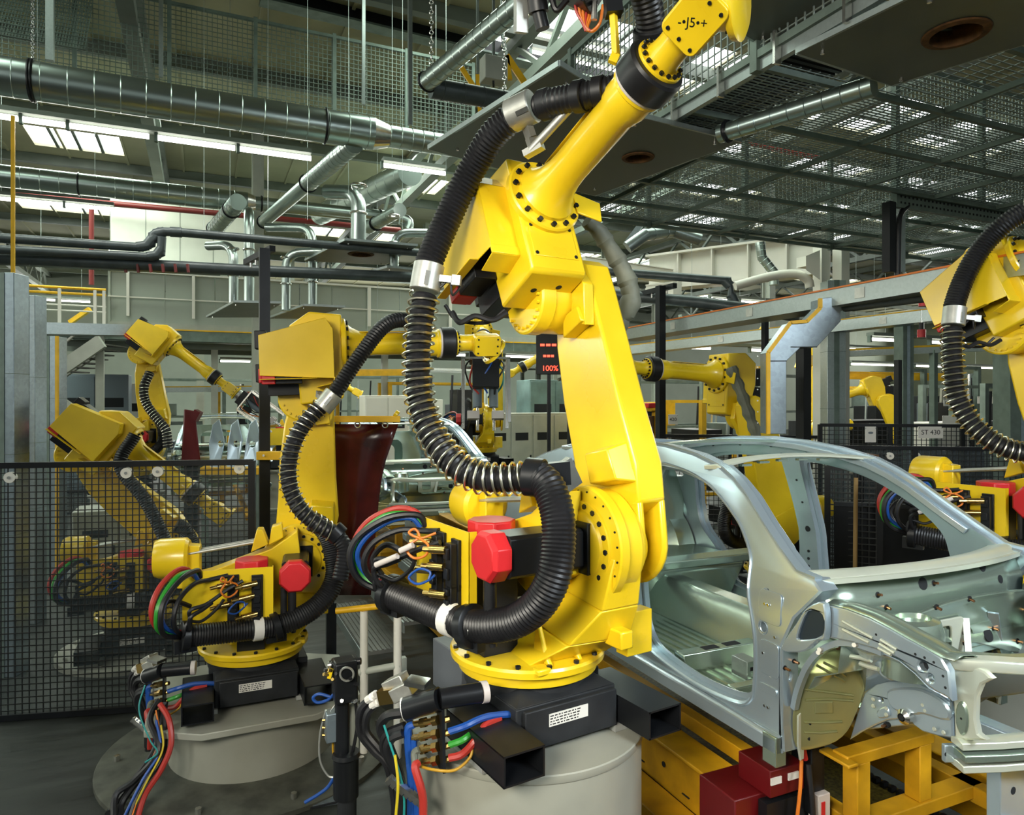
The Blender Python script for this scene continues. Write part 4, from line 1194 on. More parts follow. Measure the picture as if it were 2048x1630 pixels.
for mm, r, pts in [(BLUE, .015, [(898, 1463, 2.9), (930, 1452, 2.9), (965, 1436, 2.95), (1000, 1430, 3.0), (1040, 1428, 3.05)]), (GREEN, .014, [(898, 1490, 2.9), (925, 1480, 2.9), (950, 1462, 2.95), (975, 1445, 3.0)]),
                   (REDH, .016, [(898, 1516, 2.9), (925, 1508, 2.9), (950, 1482, 2.9), (972, 1450, 2.95), (1000, 1436, 3.0)]), (AMBER, .006, [(830, 1530, 2.95), (870, 1540, 2.85), (910, 1540, 2.85), (940, 1515, 2.88), (945, 1490, 2.9)]),
                   (BLUE, .017, [(828, 1448, 2.95), (816, 1458, 2.95), (817, 1500, 2.95), (822, 1560, 2.95), (822, 1640, 2.95)]), (BLUE, .015, [(838, 1474, 2.95), (828, 1482, 2.95), (829, 1540, 2.95), (834, 1640, 2.95)]),
                   (REDH, .017, [(836, 1526, 2.9), (830, 1535, 2.88), (840, 1570, 2.86), (846, 1600, 2.86), (846, 1650, 2.86)]), (SLEEVE, .015, [(838, 1499, 2.92), (829, 1506, 2.92), (830, 1530, 2.9)]),
                   (BLK, .022, [(810, 1425, 2.96), (775, 1432, 2.98), (762, 1455, 3.0), (780, 1500, 3.0), (800, 1560, 3.0), (806, 1640, 3.0)]), (BLK, .02, [(810, 1452, 2.96), (775, 1468, 2.98), (768, 1495, 3.0), (785, 1530, 3.0), (798, 1580, 3.0), (800, 1640, 3.0)]),
                   (BLK, .02, [(806, 1466, 2.94), (782, 1478, 2.95), (775, 1505, 2.96), (790, 1540, 2.97), (812, 1600, 2.97), (815, 1640, 2.97)]), (BLK, .02, [(742, 1398, 3.1), (722, 1420, 3.1), (722, 1465, 3.1), (748, 1500, 3.08), (775, 1530, 3.05), (790, 1600, 3.05), (790, 1650, 3.05)]),
                   (BLK, .018, [(752, 1408, 3.08), (735, 1428, 3.08), (733, 1462, 3.08), (757, 1495, 3.06), (782, 1525, 3.05), (797, 1600, 3.05), (798, 1650, 3.05)]), (YELC, .006, [(790, 1510, 2.9), (796, 1570, 2.88), (790, 1650, 2.88)]),
                   (TEAL, .005, [(768, 1450, 2.95), (805, 1570, 2.9), (808, 1650, 2.9)]), (BLK, .018, [(785, 1520, 3.02), (806, 1590, 3.0), (810, 1650, 3.0)])]:
    cable(bx, [P(*p) for p in pts], r, mm)
for x, y in ((735, 1400), (743, 1394), (751, 1408), (744, 1412), (797, 1450), (805, 1465)):
    MB().cyl(P(x, y, 3.08), P(x + 9, y - 6, 3.06), .017, n=10).build('cable_gland', WHITE2, bx, world=True)
for a, c in (((775, 1375, 3.08), (812, 1358, 3.05)), ((788, 1390, 3.04), (825, 1372, 3.02))):
    MB().bar(P(*a), P(*c), .07, .06).build('plug_hood', ALU, bx, world=True, bevel=.004)
MB().bar(P(762, 1392, 3.06), P(790, 1388, 3.04), .06, .06).build('gland_block', BRASS, bx, world=True)
MB().bar(P(815, 1360, 3.0), P(855, 1368, 2.98), .08, .02).build('latch_plate', CHR, bx, world=True)
mb = MB()
for k in range(8):
    p = P(780 + k * 9, 1560 + k * 6.5, 2.9); mb.bar(p - Vector((.012, 0, .01)), p + Vector((.012, 0, .012)), .03, .02)
mb.bar(P(778, 1555, 2.9), P(852, 1612, 2.88), .025, .02)
mb.build('strut_channel', CHR, bx, world=True)

# pedestal of the front robot
pd = thing('pedestal', 'pale grey round steel pedestal under the sharp robot', 'pedestal', (R1B.x, R1B.y, 0), R1Y)
MB().lathe([(.545, 0), (.545, .93)], n=64).build('drum', PED, pd)
MB().lathe([(.55, .93), (.553, .935), (.553, .963), (.548, .968)], n=64).build('top_plate', PED, pd)
MB().lathe([(.7, 0), (.7, .03)], n=48).build('foot_plate', PED, pd)
for k in range(12):
    t = k * math.pi / 6; MB().cyl((.63 * math.cos(t), .63 * math.sin(t), .03), (.63 * math.cos(t), .63 * math.sin(t), .05), .018, n=6).build('anchor_bolt', CHR, pd)

# the same robot across the line
cp = dup_tree(r1)
cp.matrix_basis = Matrix.Translation(Vector((V.x * 3.75, V.y * 3.75, 0))) @ r1.matrix_basis
cp['label'] = 'sharp yellow robot across the car line at the picture edge'
pc = dup_tree(pd); pc.matrix_basis = Matrix.Translation(Vector((V.x * 3.75, V.y * 3.75, 0))) @ pd.matrix_basis
pc['label'] = 'round steel pedestal across the car line behind the car hood'
# ------------------------------------------------------------------ the bare car body
CO = Vector((1.865, 3.305, 1.02)); CRZ = AX - math.pi / 2
CM = Matrix.Translation(CO) @ Matrix.Rotation(CRZ, 4, 'Z')
def ci(px, py, y):
    """pixel on the length plane y of the car -> (x, z) of the car"""
    k = (px - 1024) / FPX
    ox, oy = CO.x + V.x * y, CO.y + V.y * y; fx, fy = -U.x, -U.y
    x = (k * oy - ox) / (fx - k * fy); d = oy + fy * x
    return x, EYE - (py - HOR) / FPX * d - CO.z
def yh(z): return .765 - .37 * max(0.0, z - .58) ** 1.25
def closed(pts, n=5):
    p = [Vector((q[0], q[1], 0)) for q in pts]; m = len(p); out = []
    for i in range(m):
        a, b, c, d = p[i - 1], p[i], p[(i + 1) % m], p[(i + 2) % m]
        for k in range(n):
            t = k / n
            q = .5 * ((2 * b) + (c - a) * t + (2 * a - 5 * b + 4 * c - d) * t * t + (3 * b - a - 3 * c + d) * t ** 3)
            out.append((q.x, q.y))
    return out
def subdiv(pts, step=.12, close=True):
    out = []; m = len(pts)
    for i in range(m if close else m - 1):
        a, b = Vector((pts[i][0], pts[i][1])), Vector((pts[(i + 1) % m][0], pts[(i + 1) % m][1]))
        n = max(1, int((b - a).length / step))
        for k in range(n): q = a.lerp(b, k / n); out.append((q.x, q.y))
    if not close: out.append(tuple(pts[-1]))
    return out
def inset(loop, f):
    cx = sum(p[0] for p in loop) / len(loop); cy = sum(p[1] for p in loop) / len(loop)
    return [(cx + (p[0] - cx) * f, cy + (p[1] - cy) * f) for p in loop]

ARCH_R = [(-2.72 + .35 * math.cos(math.radians(a)), .06 + .37 * math.sin(math.radians(a))) for a in range(0, 181, 15)]
OUTL = [(-.005, -.03), (-.02, .20), (-.02, .42), (.05, .56), (.17, .70), (.12, .735), (.02, .745), (-.10, .82), (-.24, .915), (-.385, 1.02), (-.50, 1.085), (-.62, 1.135), (-.85, 1.183), (-1.12, 1.212), (-1.4, 1.222), (-1.7, 1.212), (-2.0, 1.185), (-2.3, 1.135), (-2.6, 1.06), (-2.85, .97), (-3.1, .87), (-3.5, .83), (-3.68, .78), (-3.72, .5), (-3.66, .16), (-3.1, .05)]
OUT = subdiv(OUTL, .1) if False else subdiv(OUTL + list(reversed(ARCH_R)) + [(-2.3, -.03), (-1.5, -.035), (-.7, -.03)], .1)
FD = closed([(-.235, .62), (-.255, .745), (-.33, .84), (-.42, .91), (-.62, 1.015), (-.80, 1.068), (-.96, 1.092), (-1.10, 1.10), (-1.145, 1.06), (-1.155, .8), (-1.14, .5), (-1.105, .25), (-1.05, .14), (-.93, .085), (-.6, .055), (-.32, .075), (-.22, .12), (-.19, .22), (-.19, .42)])
RD = closed([(-1.30, 1.08), (-1.27, 1.105), (-1.5, 1.115), (-1.85, 1.095), (-2.1, 1.04), (-2.27, .93), (-2.33, .76), (-2.36, .6), (-2.30, .45), (-2.12, .3), (-2.02, .14), (-1.9, .07), (-1.5, .055), (-1.33, .09), (-1.285, .2), (-1.29, .5)])
QW = closed([(-2.44, .86), (-2.62, .84), (-2.74, .86), (-2.55, .95)], 4)
# holes of the hinge pillar, read on the near side
HP = [(ci(1526, 1254, -.765), .021, .025), (ci(1541, 1344, -.765), .011, .016), (ci(1529, 1184, -.765), .009, .012)]
SH = [(ci(1247, 1278, -.76), .014), (ci(1232, 1292, -.76), .014)]

car = thing('car_body', 'bare silver car body shell without doors on the yellow conveyor', 'car body', CO, CRZ)
def build_side(root, s):
    """s=-1: the side toward us"""
    nm = 'side_frame'
    hl = [circle(c[0], c[1], rx, 12, ry) for c, rx, ry in HP] if s < 0 else []
    sf = MB().sheet(OUT, [FD, RD, QW] + hl, lambda x, z, o: (x, s * (yh(z) - o), z), .095, .009).build(nm, CAR, root)
    for loop in (FD, RD):
        small = inset(loop, .955)
        big = inset(loop, 1.0)
        f = MB().panel(big, [small], lambda x, z: (x, s * (yh(z) - .05), z), lambda x, z: (x, s * (yh(z) - .058), z)).build('door_flange', CAR, sf)
        # raised bead round the opening
        MB().tube([Vector((x, s * (yh(z) + .002), z)) for x, z in inset(loop, 1.025)] + [Vector((inset(loop, 1.025)[0][0], s * (yh(inset(loop, 1.025)[0][1]) + .002), inset(loop, 1.025)[0][1]))], .007, 6, False).build('opening_bead', CAR, sf)
    # drip rail on the roof edge
    rl = [p for p in OUTL if p[1] > .73 and p[0] > -2.9]
    MB().sweep([Vector((x, s * (yh(z) - .02), z + .004)) for x, z in subdiv(rl, .08, False)], [(-.012, -.006), (.03, -.006), (.03, .006), (-.012, .006)], ZUP).build('drip_rail', CAR, sf)
    # hinge pillar stampings
    if s < 0:
        for c, rx, ry in HP:
            MB().torus((c[0], s * (yh(c[1]) + .001), c[1]), (0, 1, 0), (rx + ry) / 2 + .004, .003, 16, 5).build('hole_rim', CAR, sf)
        for x0, x1, z0, z1 in ((-.15, -.02, .50, .64), (-.14, -.03, .27, .42), (-.15, -.04, .19, .225)):
            MB().panel(rrect(x0, x1, z0, z1, .02), [], lambda x, z: (x, s * (yh(z) + .006), z), (0, -s * .006, 0)).build('stamped_panel', CAR, sf, bevel=.004)
        for x, z in ((-.11, .58), (-.09, .58), (-.11, .13), (-.09, .13), (-.12, .36), (-.05, .45)):
            MB().cyl((x, s * (yh(z) + .006), z), (x, s * (yh(z) + .009), z), .006, n=8).build('weld_nut', CHR, sf)
    # holes along the sill and the roof rail
    for k in range(16):
        x = -.15 - k * .085; z = .018 + .006 * (k % 2)
        MB().cyl((x, s * (yh(z) + .001), z), (x, s * (yh(z) - .004), z), .007 if k % 3 else .012, n=8).build('sill_hole', HOLE, sf)
    sl = MB().prism([(-.015, -.045), (.035, -.045), (.035, .02), (.02, .035), (-.015, .035)], -.02, -2.25, (0, s, 0), (0, 0, 1), (1, 0, 0), (0, s * .76, 0)).build('sill_step', CAR, sf, bevel=.006)
    rim = MB().sweep([Vector((x, s * (yh(z) - .075), z)) for x, z in subdiv([p for p in OUTL if p[1] > .75 and p[0] > -2.7], .1, False)], [(-.035, -.05), (.035, -.05), (.035, -.012), (-.035, -.012)], ZUP).build('roof_rail_inner', CAR, sf, bevel=.006)
    for k in range(22):
        x = -.15 - k * .1
        zz = next((a[1] + (b[1] - a[1]) * (x - a[0]) / (b[0] - a[0]) for a, b in zip(OUTL[5:], OUTL[6:]) if b[0] <= x <= a[0]), 1.2) - .045
        MB().cyl((x, s * (yh(zz) - .098), zz), (x, s * (yh(zz) - .094), zz), .007 if k % 3 else .014, n=8).build('rail_hole', HOLE, sf)
    return sf
build_side(car, -1); build_side(car, 1)
# pillar flesh on the far side: B pillar stamping holes seen through the windscreen
for z, r in ((.95, .007), (.8, .007), (.62, .02), (.47, .009), (.42, .009), (.37, .009), (.3, .01)):
    MB().cyl((-1.21, .765 - .37 * max(0, z - .58) ** 1.25 - .1, z), (-1.21, .765 - .37 * max(0, z - .58) ** 1.25 - .094, z), r, n=10).build('pillar_hole', HOLE, car)
    
def arcpts(y0, y1, n, fx, fz): return [Vector((fx(y), y, fz(y))) for y in [y0 + (y1 - y0) * k / n for k in range(n + 1)]]
# windscreen header, rear header
hd = arcpts(-.60, .60, 16, lambda y: -.66 - .10 * (1 - (y / .6) ** 2), lambda y: 1.125 + .035 * (1 - (y / .6) ** 2))
MB().sweep(hd, [(-.05, -.012), (.05, -.004), (.05, .008), (.02, .018), (-.05, .010)]).build('windscreen_header', CARW, car, bevel=.003)
for k in range(5):
    p = hd[3 + k * 2]; MB().bar(p + Vector((.02, 0, -.02)), p + Vector((.02, .07, -.02)), .025, .012).build('header_clip', CAR2, car)
MB().sweep(arcpts(-.60, .60, 14, lambda y: -2.25 - .08 * (1 - (y / .6) ** 2), lambda y: 1.13 + .04 * (1 - (y / .6) ** 2)), [(-.06, -.012), (.06, -.012), (.06, .012), (-.06, .012)]).build('rear_header', CAR, car, bevel=.003)
MB().sweep(arcpts(-.60, .60, 14, lambda y: -1.32, lambda y: 1.19 + .03 * (1 - (y / .6) ** 2)), [(-.035, -.008), (.035, -.008), (.035, .008), (-.035, .008)]).build('roof_bow', CAR2, car)
# cowl
cw = arcpts(-.70, .72, 18, lambda y: .02 + .15 * (1 - ((y + .02) / .72) ** 2), lambda y: .735 + .012 * (1 - (y / .72) ** 2))
MB().sweep(cw, [(-.065, -.02), (.06, -.03), (.06, -.008), (.02, .012), (-.02, .012), (-.065, .0)]).build('cowl_top', CARW, car, bevel=.004)
MB().sweep([p + Vector((.075, 0, -.012)) for p in cw], [(-.012, -.014), (.012, -.014), (.012, .006), (-.012, .006)]).build('cowl_lip', CARW, car)
# firewall with a ledge
fwy = [-.66, -.5, -.3, -.1, .1, .3, .5, .66]
vs = []; fs = []
zs = [(.70, .10), (.60, .13), (.52, .12), (.50, .22), (.36, .20), (.30, .06), (.10, -.05), (.04, -.25)]
for z, x in zs:
    for y in fwy: vs.append((x + .05 * (1 - (y / .7) ** 2), y, z))
nY = len(fwy)
for i in range(len(zs) - 1):
    for j in range(nY - 1): fs.append((i * nY + j, i * nY + j + 1, (i + 1) * nY + j + 1, (i + 1) * nY + j))
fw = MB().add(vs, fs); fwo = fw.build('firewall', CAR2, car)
so = fwo.modifiers.new('sheet', 'SOLIDIFY'); so.thickness = .004
MB().panel(rrect(-.2, .55, .34, .53, .05), [circle(.05, .43, .05, 14), circle(.35, .45, .03, 12)], lambda y, z: (.285 - .05 * (y / .7) ** 2, y, z), (-.01, 0, 0)).build('firewall_pad', CAR2, car, bevel=.006)
MB().panel(closed([(-.45, .52), (-.1, .60), (.35, .60), (.62, .55), (.6, .36), (.45, .30), (.1, .40), (-.2, .44), (-.42, .47)], 3), [], lambda y, z: (.30 - .04 * (y / .7) ** 2, y, z), (-.03, 0, 0)).build('plenum_shelf', CAR2, car, bevel=.01)
MB().lathe([(.035, 0), (.055, .006), (.05, .02), (.03, .024)], (.31, .50, .52), (1, .0, .25), 20).build('servo_boss', CHR, car)
MB().lathe([(.025, 0), (.04, .006), (.036, .02), (.02, .024)], (.31, .62, .56), (1, .0, .25), 20).build('servo_boss', CHR, car)
MB().sheet(rrect(-.22, .02, .36, .53, .02), [rrect(-.17, -.06, .39, .50, .025)], lambda y, z, o: (.30 - o, y, z), .012, .004).build('battery_bracket', CARW, car)
MB().bar((.30, .03, .52), (.36, -.02, .36), .03, .006).build('stay_strap', CARW, car)
MB().bar((.30, .22, .52), (.26, .30, .36), .05, .01).build('stay_strap', CAR, car)
MB().lathe([(.09, -.02), (.085, .0), (.05, .004), (.045, -.03)], (.26, .42, .34), (1, -.2, .1), 22).build('steering_boss', CAR2, car)
# inner aprons, towers and rails
for s in (-1, 1):
    yA = s * .43
    MB().lathe([(.13, -.22), (.125, -.05), (.11, -.01), (.075, .0), (.07, -.02), (.045, -.02)], (.48, s * .50, .63), (0, 0, 1), 28).build('strut_tower', CAR2, car)
    MB().sweep([Vector((.1, s * .38, .10)), Vector((.4, s * .38, .22)), Vector((.7, s * .38, .24)), Vector((.95, s * .38, .24))], [(-.035, -.05), (.035, -.05), (.035, .05), (-.035, .05)]).build('front_rail', CAR, car, bevel=.006)
    # jacking clamp under the front of the sill
    MB().box(-.10, -.02, s * .765 - .03, s * .765 + .03, -.10, .03).build('sill_bracket', CAR2, car, bevel=.004)
    # rear wheel house inside
    vs = []; fs = []
    for i in range(15):
        a = math.radians(-5 + 190 * i / 14)
        for y in (.44, .50, .66): 
            r_ = .36 if y > .45 else .30
            vs.append((-2.72 + r_ * math.cos(a) * 1.05, s * y, .10 + r_ * 1.35 * math.sin(a)))
    for i in range(14):
        for j in range(2): fs.append((i * 3 + j, i * 3 + j + 1, (i + 1) * 3 + j + 1, (i + 1) * 3 + j))
    fs.append(tuple(i * 3 for i in range(15)))
    MB().add(vs, fs).build('rear_wheel_house', CAR2, car)
    MB().lathe([(.09, -.2), (.085, 0), (.05, .01)], (-2.75, s * .50, .62), (0, 0, 1), 20).build('rear_tower', CAR2, car)
# radiator frame
for ch in list(car.children):      # the nose is short: draw it in toward the bulkhead
    if ch.name.split('.')[0] not in ('side_frame', 'fender_gusset', 'copper_stud', 'stud_recess'):
        for v in ch.data.vertices:
            if v.co.x > .12: v.co.x = .12 + (v.co.x - .12) * .77
        for g in ch.children:
            for v in g.data.vertices:
                if v.co.x > .12: v.co.x = .12 + (v.co.x - .12) * .77
from mathutils.bvhtree import BVHTree
_v = []; _f = []
for ch in car.children:
    if ch.name.split('.')[0] in ('firewall', 'plenum_shelf', 'firewall_pad', 'battery_bracket'):
        o_ = len(_v); _v += [v.co.copy() for v in ch.data.vertices]; _f += [tuple(i + o_ for i in p.vertices) for p in ch.data.polygons]
BV = BVHTree.FromPolygons(_v, _f)
def on_bulkhead(y, z):
    h = BV.ray_cast(Vector((1.5, y, z)), Vector((-1, 0, 0)))
    if h[0] is None: return None
    n = h[1] if h[1].x > 0 else -h[1]
    return h[0], n
for y, z in ((-.38, .64), (-.16, .59), (.06, .60), (-.34, .585), (-.03, .655), (.02, .455), (.02, .415), (.25, .44), (.12, .34), (.42, .36), (.50, .49)):
    h = on_bulkhead(y, z)
    if h:
        MB().cyl(h[0] - h[1] * .005, h[0] + h[1] * .0015, .013, n=14).build('stud_recess', HOLE, car)
        MB().cyl(h[0], h[0] + h[1] * .022, .006, n=8).build('copper_stud', COPPER, car)
for y, z, w in ((-.10, .66, .028), (.34, .69, .024), (.46, .62, .02), (.32, .33, .035), (.2, .42, .03)):
    h = on_bulkhead(y, z)
    if h: MB().cyl(h[0] - h[1] * .01, h[0] + h[1] * .001, w, n=18).build('bulkhead_opening', HOLE, car)
# floor, tunnel, cross members, rear
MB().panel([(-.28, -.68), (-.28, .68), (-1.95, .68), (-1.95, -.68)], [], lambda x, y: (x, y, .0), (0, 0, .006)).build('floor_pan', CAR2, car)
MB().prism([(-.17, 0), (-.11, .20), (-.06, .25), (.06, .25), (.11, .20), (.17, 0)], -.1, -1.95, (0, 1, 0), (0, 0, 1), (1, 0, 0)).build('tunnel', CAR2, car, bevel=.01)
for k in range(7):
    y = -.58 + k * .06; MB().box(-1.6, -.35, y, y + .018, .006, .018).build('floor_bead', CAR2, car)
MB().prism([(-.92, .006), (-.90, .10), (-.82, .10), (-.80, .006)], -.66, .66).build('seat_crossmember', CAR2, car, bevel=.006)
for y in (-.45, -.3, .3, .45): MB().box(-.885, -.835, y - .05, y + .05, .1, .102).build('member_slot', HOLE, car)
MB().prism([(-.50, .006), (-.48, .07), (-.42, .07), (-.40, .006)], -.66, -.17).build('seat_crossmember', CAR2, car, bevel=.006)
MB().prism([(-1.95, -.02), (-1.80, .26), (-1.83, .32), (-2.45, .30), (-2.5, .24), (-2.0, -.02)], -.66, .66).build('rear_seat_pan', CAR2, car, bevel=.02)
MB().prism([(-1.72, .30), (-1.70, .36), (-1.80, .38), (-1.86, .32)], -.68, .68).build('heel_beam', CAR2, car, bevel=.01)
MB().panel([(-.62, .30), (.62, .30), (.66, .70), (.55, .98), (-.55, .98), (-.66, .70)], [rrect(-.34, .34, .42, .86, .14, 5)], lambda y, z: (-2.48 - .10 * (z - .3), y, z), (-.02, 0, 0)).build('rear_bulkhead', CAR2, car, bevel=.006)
MB().panel([(-3.65, -.66), (-2.55, -.62), (-2.55, .62), (-3.65, .66)], [], lambda x, y: (x, y, .10), (0, 0, .006)).build('boot_floor', CAR2, car)
MB().sweep(arcpts(-.68, .68, 10, lambda y: -3.05 - .05 * (1 - (y / .68) ** 2), lambda y: .88), [(-.12, -.01), (.12, -.01), (.12, .01), (-.12, .01)]).build('parcel_shelf', CAR2, car)
MB().panel(subdiv([(-.7, .12), (.7, .12), (.7, .78), (-.7, .78)], .2), [rrect(-.5, .5, .3, .7, .1)], lambda y, z: (-3.66, y, z), (.02, 0, 0)).build('tail_panel', CAR2, car)
MB().box(-.72, -.60, -.42, -.34, .006, .10).build('seat_anchor', GALV, car, bevel=.003)
MB().box(-.599, -.598, -.40, -.36, .05, .07).build('anchor_slot', HOLE, car)

# ---- nose traced on its own planes: side planes y = const, and the slanted wall behind the wheel
def Zp(a): return (1480 + a[0] / 2.167, 1200 + a[1] / 2.167)
def ty(pts, y): return [ci(*Zp(a), y) for a in pts]
def tw(pts):
    """on the wall behind the wheel: x = .46 (|y| - .71) * -1 -> (|y|, z)"""
    out = []
    for a in pts:
        px, py = Zp(a); k = (px - 1024) / FPX; y = -.6
        for _ in range(8):
            x = .46 * (y + .71)
            ox, oy = CO.x - U.x * x, CO.y - U.y * x
            y = (k * oy - ox) / (V.x - k * V.y)
        d = oy + V.y * y
        out.append((y, EYE - (py - HOR) / FPX * d - CO.z))
    return out
RF = [(372, 18), (460, 40), (560, 78), (650, 125), (720, 165), (800, 208), (870, 250), (905, 310), (918, 440), (895, 422), (850, 398), (810, 370), (760, 315), (690, 258), (620, 225), (560, 205), (480, 182), (372, 162)]
RFm = ty(RF, -.745)
h1_, h2_ = ci(*Zp((793, 287)), -.745), ci(*Zp((825, 340)), -.745)
AP = [(540, 402), (590, 362), (650, 347), (770, 357), (850, 397), (915, 442), (922, 600), (860, 590), (790, 570), (735, 530), (700, 515), (640, 520), (590, 540), (530, 570), (475, 605), (505, 500)]
OL = [(238, 470), (262, 385), (300, 300), (345, 250), (410, 212), (480, 205), (530, 250), (545, 330), (542, 402), (505, 500), (470, 570), (420, 615), (350, 640), (265, 652), (238, 610), (232, 530)]
GO = ty([(183, 208), (250, 100), (298, 32), (370, 16), (376, 160), (345, 175), (318, 195), (290, 218), (240, 226)], -.772)
GH = ty([(256, 150), (300, 48), (362, 64), (362, 152), (272, 172)], -.772)
FP = [(885, 262), (1000, 285), (1060, 312), (1092, 342), (1045, 365), (1022, 420), (1018, 520), (1030, 580), (1065, 608), (930, 606), (925, 450), (905, 320)]
for s in (-1, 1):
    ur = MB().sheet(subdiv(RFm, .05), [circle(h1_[0], h1_[1], .018, 8), circle(h2_[0], h2_[1], .013, 12)], lambda x, z, o: (x, s * (.745 - o), z), .03, .006).build('upper_rail', CAR, car)
    MB().panel(circle(h1_[0], h1_[1], .026, 8), [], lambda x, z: (x, s * .718, z), (0, -s * .004, 0)).build('rail_opening', HOLE, ur)
    top = ty([(372, 14), (460, 36), (560, 74), (650, 121), (720, 161), (800, 204), (870, 246), (930, 262)], -.745)
    vs = [Vector((x, s * y, z + dz)) for x, z in top for y, dz in ((.745, 0), (.70, .012), (.64, .004), (.60, -.02))]
    MB().add(vs, [(i * 4 + k, i * 4 + k + 1, i * 4 + 5 + k, i * 4 + 4 + k) for i in range(len(top) - 1) for k in range(3)]).build('rail_flange', CAR2, car).modifiers.new('sheet', 'SOLIDIFY').thickness = .004
    for a, b_ in (((445, 92), (575, 165)), ((445, 128), (560, 185)), ((610, 172), (680, 215)), ((605, 190), (670, 230)), ((600, 208), (655, 238))):
        p, q = ci(*Zp(a), -.747), ci(*Zp(b_), -.747)
        MB().tube([Vector((p[0], s * .747, p[1])), Vector((q[0], s * .747, q[1]))], .0065, 8).build('pressed_rib', CARW, ur)
    for a in ((590, 150), (760, 235), (800, 250), (840, 270), (880, 330), (890, 380)):
        p = ci(*Zp(a), -.745); MB().cyl((p[0], s * .7455, p[1]), (p[0], s * .744, p[1]), .005, n=8).build('spot_hole', HOLE, ur)
    g = MB().sheet(closed(GO, 3), [closed(GH, 3)], lambda x, z, o: (x, s * (.782 - o), z), .03, .005).build('fender_gusset', CAR, car)
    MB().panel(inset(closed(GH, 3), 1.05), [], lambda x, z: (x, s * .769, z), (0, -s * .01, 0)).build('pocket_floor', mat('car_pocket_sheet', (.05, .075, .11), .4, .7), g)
    # wall behind the wheel
    olm = tw(OL)
    wl2 = MB().sheet(closed(olm, 2), [], lambda y, z, o: (.46 * (y + .71) - o, -s * y, z), .006, .005).build('splash_wall', CARY, car)
    for bead in ([(275, 385), (380, 398), (490, 412)], [(330, 282), (395, 318), (455, 352)], [(275, 527), (360, 530), (440, 526)], [(275, 572), (350, 574), (420, 568)], [(280, 432), (380, 428), (490, 436)], [(360, 270), (420, 300), (460, 330)]):
        MB().tube([Vector((.46 * (y + .71) + .002, -s * y, z)) for y, z in tw(bead)], .006, 6).build('pressed_bead', CARY, wl2)
    MB().sheet(tw([(320, 440), (400, 438), (402, 490), (322, 492)]), [], lambda y, z, o: (.46 * (y + .71) + .006 - o, -s * y, z), .006, .004).build('pressed_panel', CARY, wl2)
    for a in ((305, 535), (300, 602), (338, 480)):
        y, z = tw([a])[0]; MB().cyl((.46 * (y + .71) + .0015, -s * y, z), (.46 * (y + .71) - .004, -s * y, z), .007, n=10).build('wall_hole', HOLE, wl2)
    # apron beside the engine
    apm = ty(AP, -.44)
    ap = MB().sheet(subdiv(apm, .06), [circle(*ci(*Zp((612, 433)), -.44), .009, 10), circle(*ci(*Zp((708, 458)), -.44), .005, 8)], lambda x, z, o: (x, s * (.44 - o), z), .012, .005).build('inner_apron', CAR, car)
    MB().sheet(closed(ty([(645, 395), (700, 378), (800, 386), (905, 450), (912, 520), (800, 492), (770, 497), (690, 480), (655, 450)], -.44), 3), [], lambda x, z, o: (x, s * (.455 - o), z), .014, .008).build('apron_stamping', CAR, ap)
    MB().sheet(closed(ty([(600, 480), (640, 460), (655, 500), (610, 510)], -.44), 3), [], lambda x, z, o: (x, s * (.452 - o), z), .011, .005).build('apron_stamping', CAR, ap)
    for a in ((575, 430), (575, 460), (632, 470), (632, 498), (790, 455), (800, 480), (840, 560), (880, 575)):
        p = ci(*Zp(a), -.455); MB().lathe([(.009, 0), (.006, .005)], (p[0], s * .452, p[1]), (0, s, 0), 10).build('weld_dimple', CARW, ap)
    p = ci(*Zp((715, 505)), -.46); MB().lathe([(.034, -.02), (.03, .02), (.016, .032), (.012, .02)], (p[0], s * .45, p[1]), (0, s, 0), 18).build('engine_mount', CHR, ap)
    MB().cyl((p[0], s * .46, p[1]), (p[0], s * .4835, p[1]), .012, n=12).build('mount_hole', HOLE, ap)
    # roof of the wheel house between rail and apron
    A_ = ty([(425, 190), (500, 192), (560, 207), (620, 227), (690, 260), (760, 317), (820, 380), (900, 425)], -.715)
    B_ = ty([(515, 290), (535, 345), (545, 395), (590, 362), (650, 347), (770, 357), (850, 397), (915, 442)], -.44)
    vs = []
    for (xa, za), (xb, zb) in zip(A_, B_):
        for k in range(5):
            t = k / 4; vs.append(Vector((xa + (xb - xa) * t, s * (.715 - .275 * t), za + (zb - za) * t + .03 * math.sin(math.pi * t))))
    o = MB().add(vs, [(i * 5 + k, i * 5 + k + 1, i * 5 + 6 + k, i * 5 + 5 + k) for i in range(7) for k in range(4)]).build('wheel_house', CAR, car); o.modifiers.new('sheet', 'SOLIDIFY').thickness = .004
    p = ci(*Zp((640, 298)), -.56); MB().lathe([(.05, -.02), (.045, .01), (.02, .03), (.012, .03), (.01, .0)], (p[0], s * .56, p[1]), (.2, s, -.35), 20).build('spring_seat', CAR, o)
    for a in ((577, 243), (635, 300), (430, 210), (625, 545)):
        p = ci(*Zp(a), -.60); MB().cyl((p[0], s * .58, p[1]), (p[0], s * .612, p[1]), .0055, n=8).build('copper_stud', COPPER, o)
        MB().cyl((p[0], s * .575, p[1]), (p[0], s * .592, p[1]), .011, n=10).build('stud_recess', HOLE, o)
    for bead in ([(470, 242), (520, 250), (570, 262)], [(520, 275), (560, 290), (600, 300)]):
        MB().tube([Vector((x, s * .605, z)) for x, z in ty(bead, -.605)], .009, 8).build('pressed_bead', CARW, o)
    # arch lip
    lip = ty([(235, 470), (250, 400), (285, 305), (330, 240), (380, 203), (440, 184), (500, 188), (560, 205), (620, 226)], -.715)
    lp = [Vector((x, s * .715, z)) for x, z in lip]
